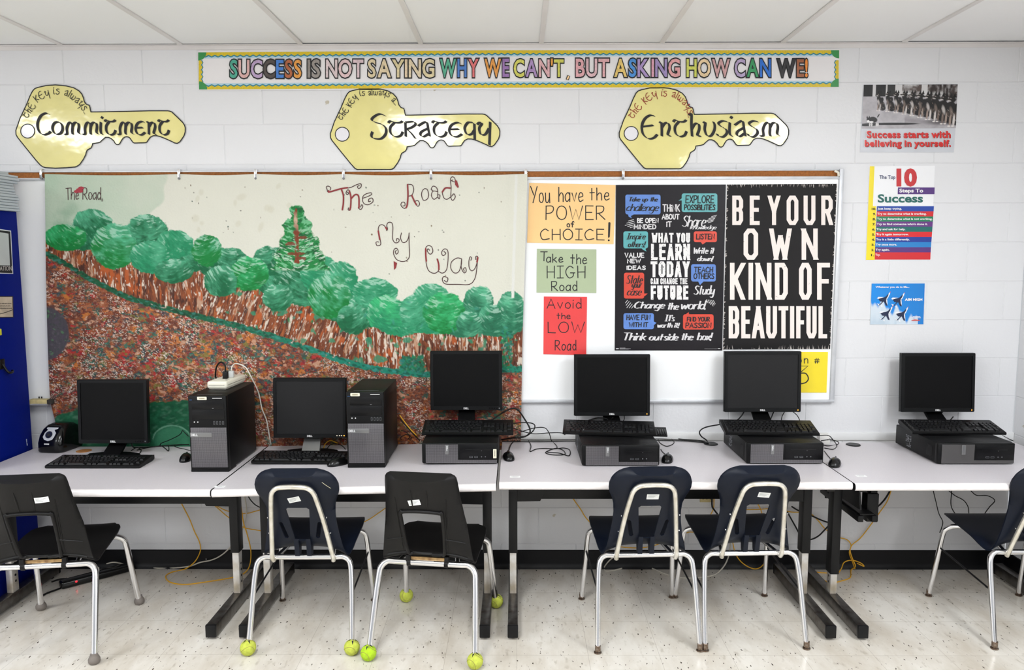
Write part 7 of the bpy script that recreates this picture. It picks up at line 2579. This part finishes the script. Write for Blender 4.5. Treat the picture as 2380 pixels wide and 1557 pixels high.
cable('pale grey cable looping over the floor behind the navy chairs', [(1470, 1284, 'y', -.03), (1440, 1288, 'y', -.04), (1418, 1301, 'y', -.05), (1404, 1320, 'z', 0), (1412, 1327, 'z', 0), (1440, 1322, 'z', 0), (1475, 1314, 'z', 0), (1510, 1319, 'z', 0), (1550, 1335, 'z', 0), (1590, 1343, 'z', 0), (1640, 1340, 'z', 0), (1665, 1333, 'z', 0), (1683, 1315, 'y', -.06), (1694, 1290, 'y', -.04), (1698, 1260, 'y', -.03)], .0036, GRYC)
cable('yellow cable hanging in a loop behind the right chair of the navy pair', [(1725, 1165, 'y', -.03), (1730, 1200, 'y', -.03), (1704, 1240, 'y', -.03), (1706, 1275, 'y', -.03), (1716, 1298, 'y', -.04), (1735, 1315, 'y', -.05), (1757, 1322, 'y', -.06), (1774, 1312, 'y', -.05), (1783, 1288, 'y', -.04), (1780, 1240, 'y', -.03), (1770, 1190, 'y', -.03), (1758, 1165, 'y', -.03)], .0028, YEL, group=G)
cable('yellow cable running level behind the chairs to the slide under the corner table', [(1720, 1184, 'y', -.02), (1760, 1184, 'y', -.02), (1800, 1182, 'y', -.02), (1840, 1190, 'y', -.02), (1878, 1191, 'y', -.02), (1900, 1208, 'y', -.02), (1918, 1229, 'y', -.02), (1945, 1247, 'y', -.02), (1968, 1254, 'y', -.02), (1978, 1267, 'y', -.02), (1974, 1285, 'y', -.03), (1981, 1305, 'y', -.04), (1987, 1322, 'y', -.05)], .0028, YEL, group=G)
cable('yellow cable hanging from the corner table and tangling on the floor', [(2071, 1140, 'y', -.02), (2062, 1165, 'y', -.02), (2045, 1190, 'y', -.02), (2025, 1218, 'y', -.02), (2000, 1250, 'y', -.02), (1981, 1266, 'y', -.02), (1976, 1280, 'y', -.03), (1982, 1300, 'y', -.05), (1988, 1316, 'y', -.06), (1978, 1325, 'z', 0), (1976, 1342, 'z', 0), (1955, 1350, 'z', 0), (1930, 1354, 'z', 0), (1905, 1342, 'z', 0), (1890, 1330, 'z', 0), (1915, 1331, 'z', 0), (1945, 1332, 'z', 0), (1955, 1322, 'y', -.05), (1962, 1307, 'y', -.05), (1980, 1302, 'y', -.05), (2000, 1308, 'y', -.05), (2008, 1316, 'y', -.06), (1992, 1309, 'y', -.05)], .0028, YEL, group=G)
cable('black cord drooping from the chair back behind the corner table legs', [(1840, 1177, 'y', -.04), (1855, 1186, 'y', -.04), (1880, 1196, 'y', -.04), (1915, 1211, 'y', -.04), (1940, 1218, 'y', -.04)], .004, CBL)
cable('black cord hanging in a bow between the two legs at the right seam', [(1830, 1190, 'y', -.03), (1848, 1222, 'y', -.03), (1862, 1246, 'y', -.03), (1880, 1254, 'y', -.03), (1900, 1247, 'y', -.03), (1918, 1230, 'y', -.03), (1940, 1205, 'y', -.03)], .004, CBL)
cable('thick black cord dropping behind the slide under the corner table', [(2068, 1142, 'y', -.05), (2055, 1162, 'y', -.05), (2035, 1181, 'y', -.05), (2005, 1195, 'y', -.06)], .0045, CBL)
for k, (pts, wh) in enumerate((([(2169, 1140), (2175, 1165), (2182, 1193), (2191, 1212), (2188, 1228), (2184, 1238)], 'leftmost'), ([(2212, 1140), (2210, 1165), (2212, 1180), (2222, 1196), (2240, 1215)], 'second'), ([(2205, 1140), (2220, 1152), (2240, 1163), (2250, 1178), (2252, 1195), (2255, 1215)], 'third'), ([(2256, 1140), (2270, 1151), (2295, 1152), (2312, 1163), (2300, 1178), (2288, 1195), (2280, 1215)], 'rightmost'))):
    cable('%s of four thin black cables hanging behind the chair at the right edge' % wh, [(a, b, 'y', -.03) for a, b in pts], .0024, CBL)

_to.hide_render = True
bpy.data.objects.remove(_to, do_unlink=True)
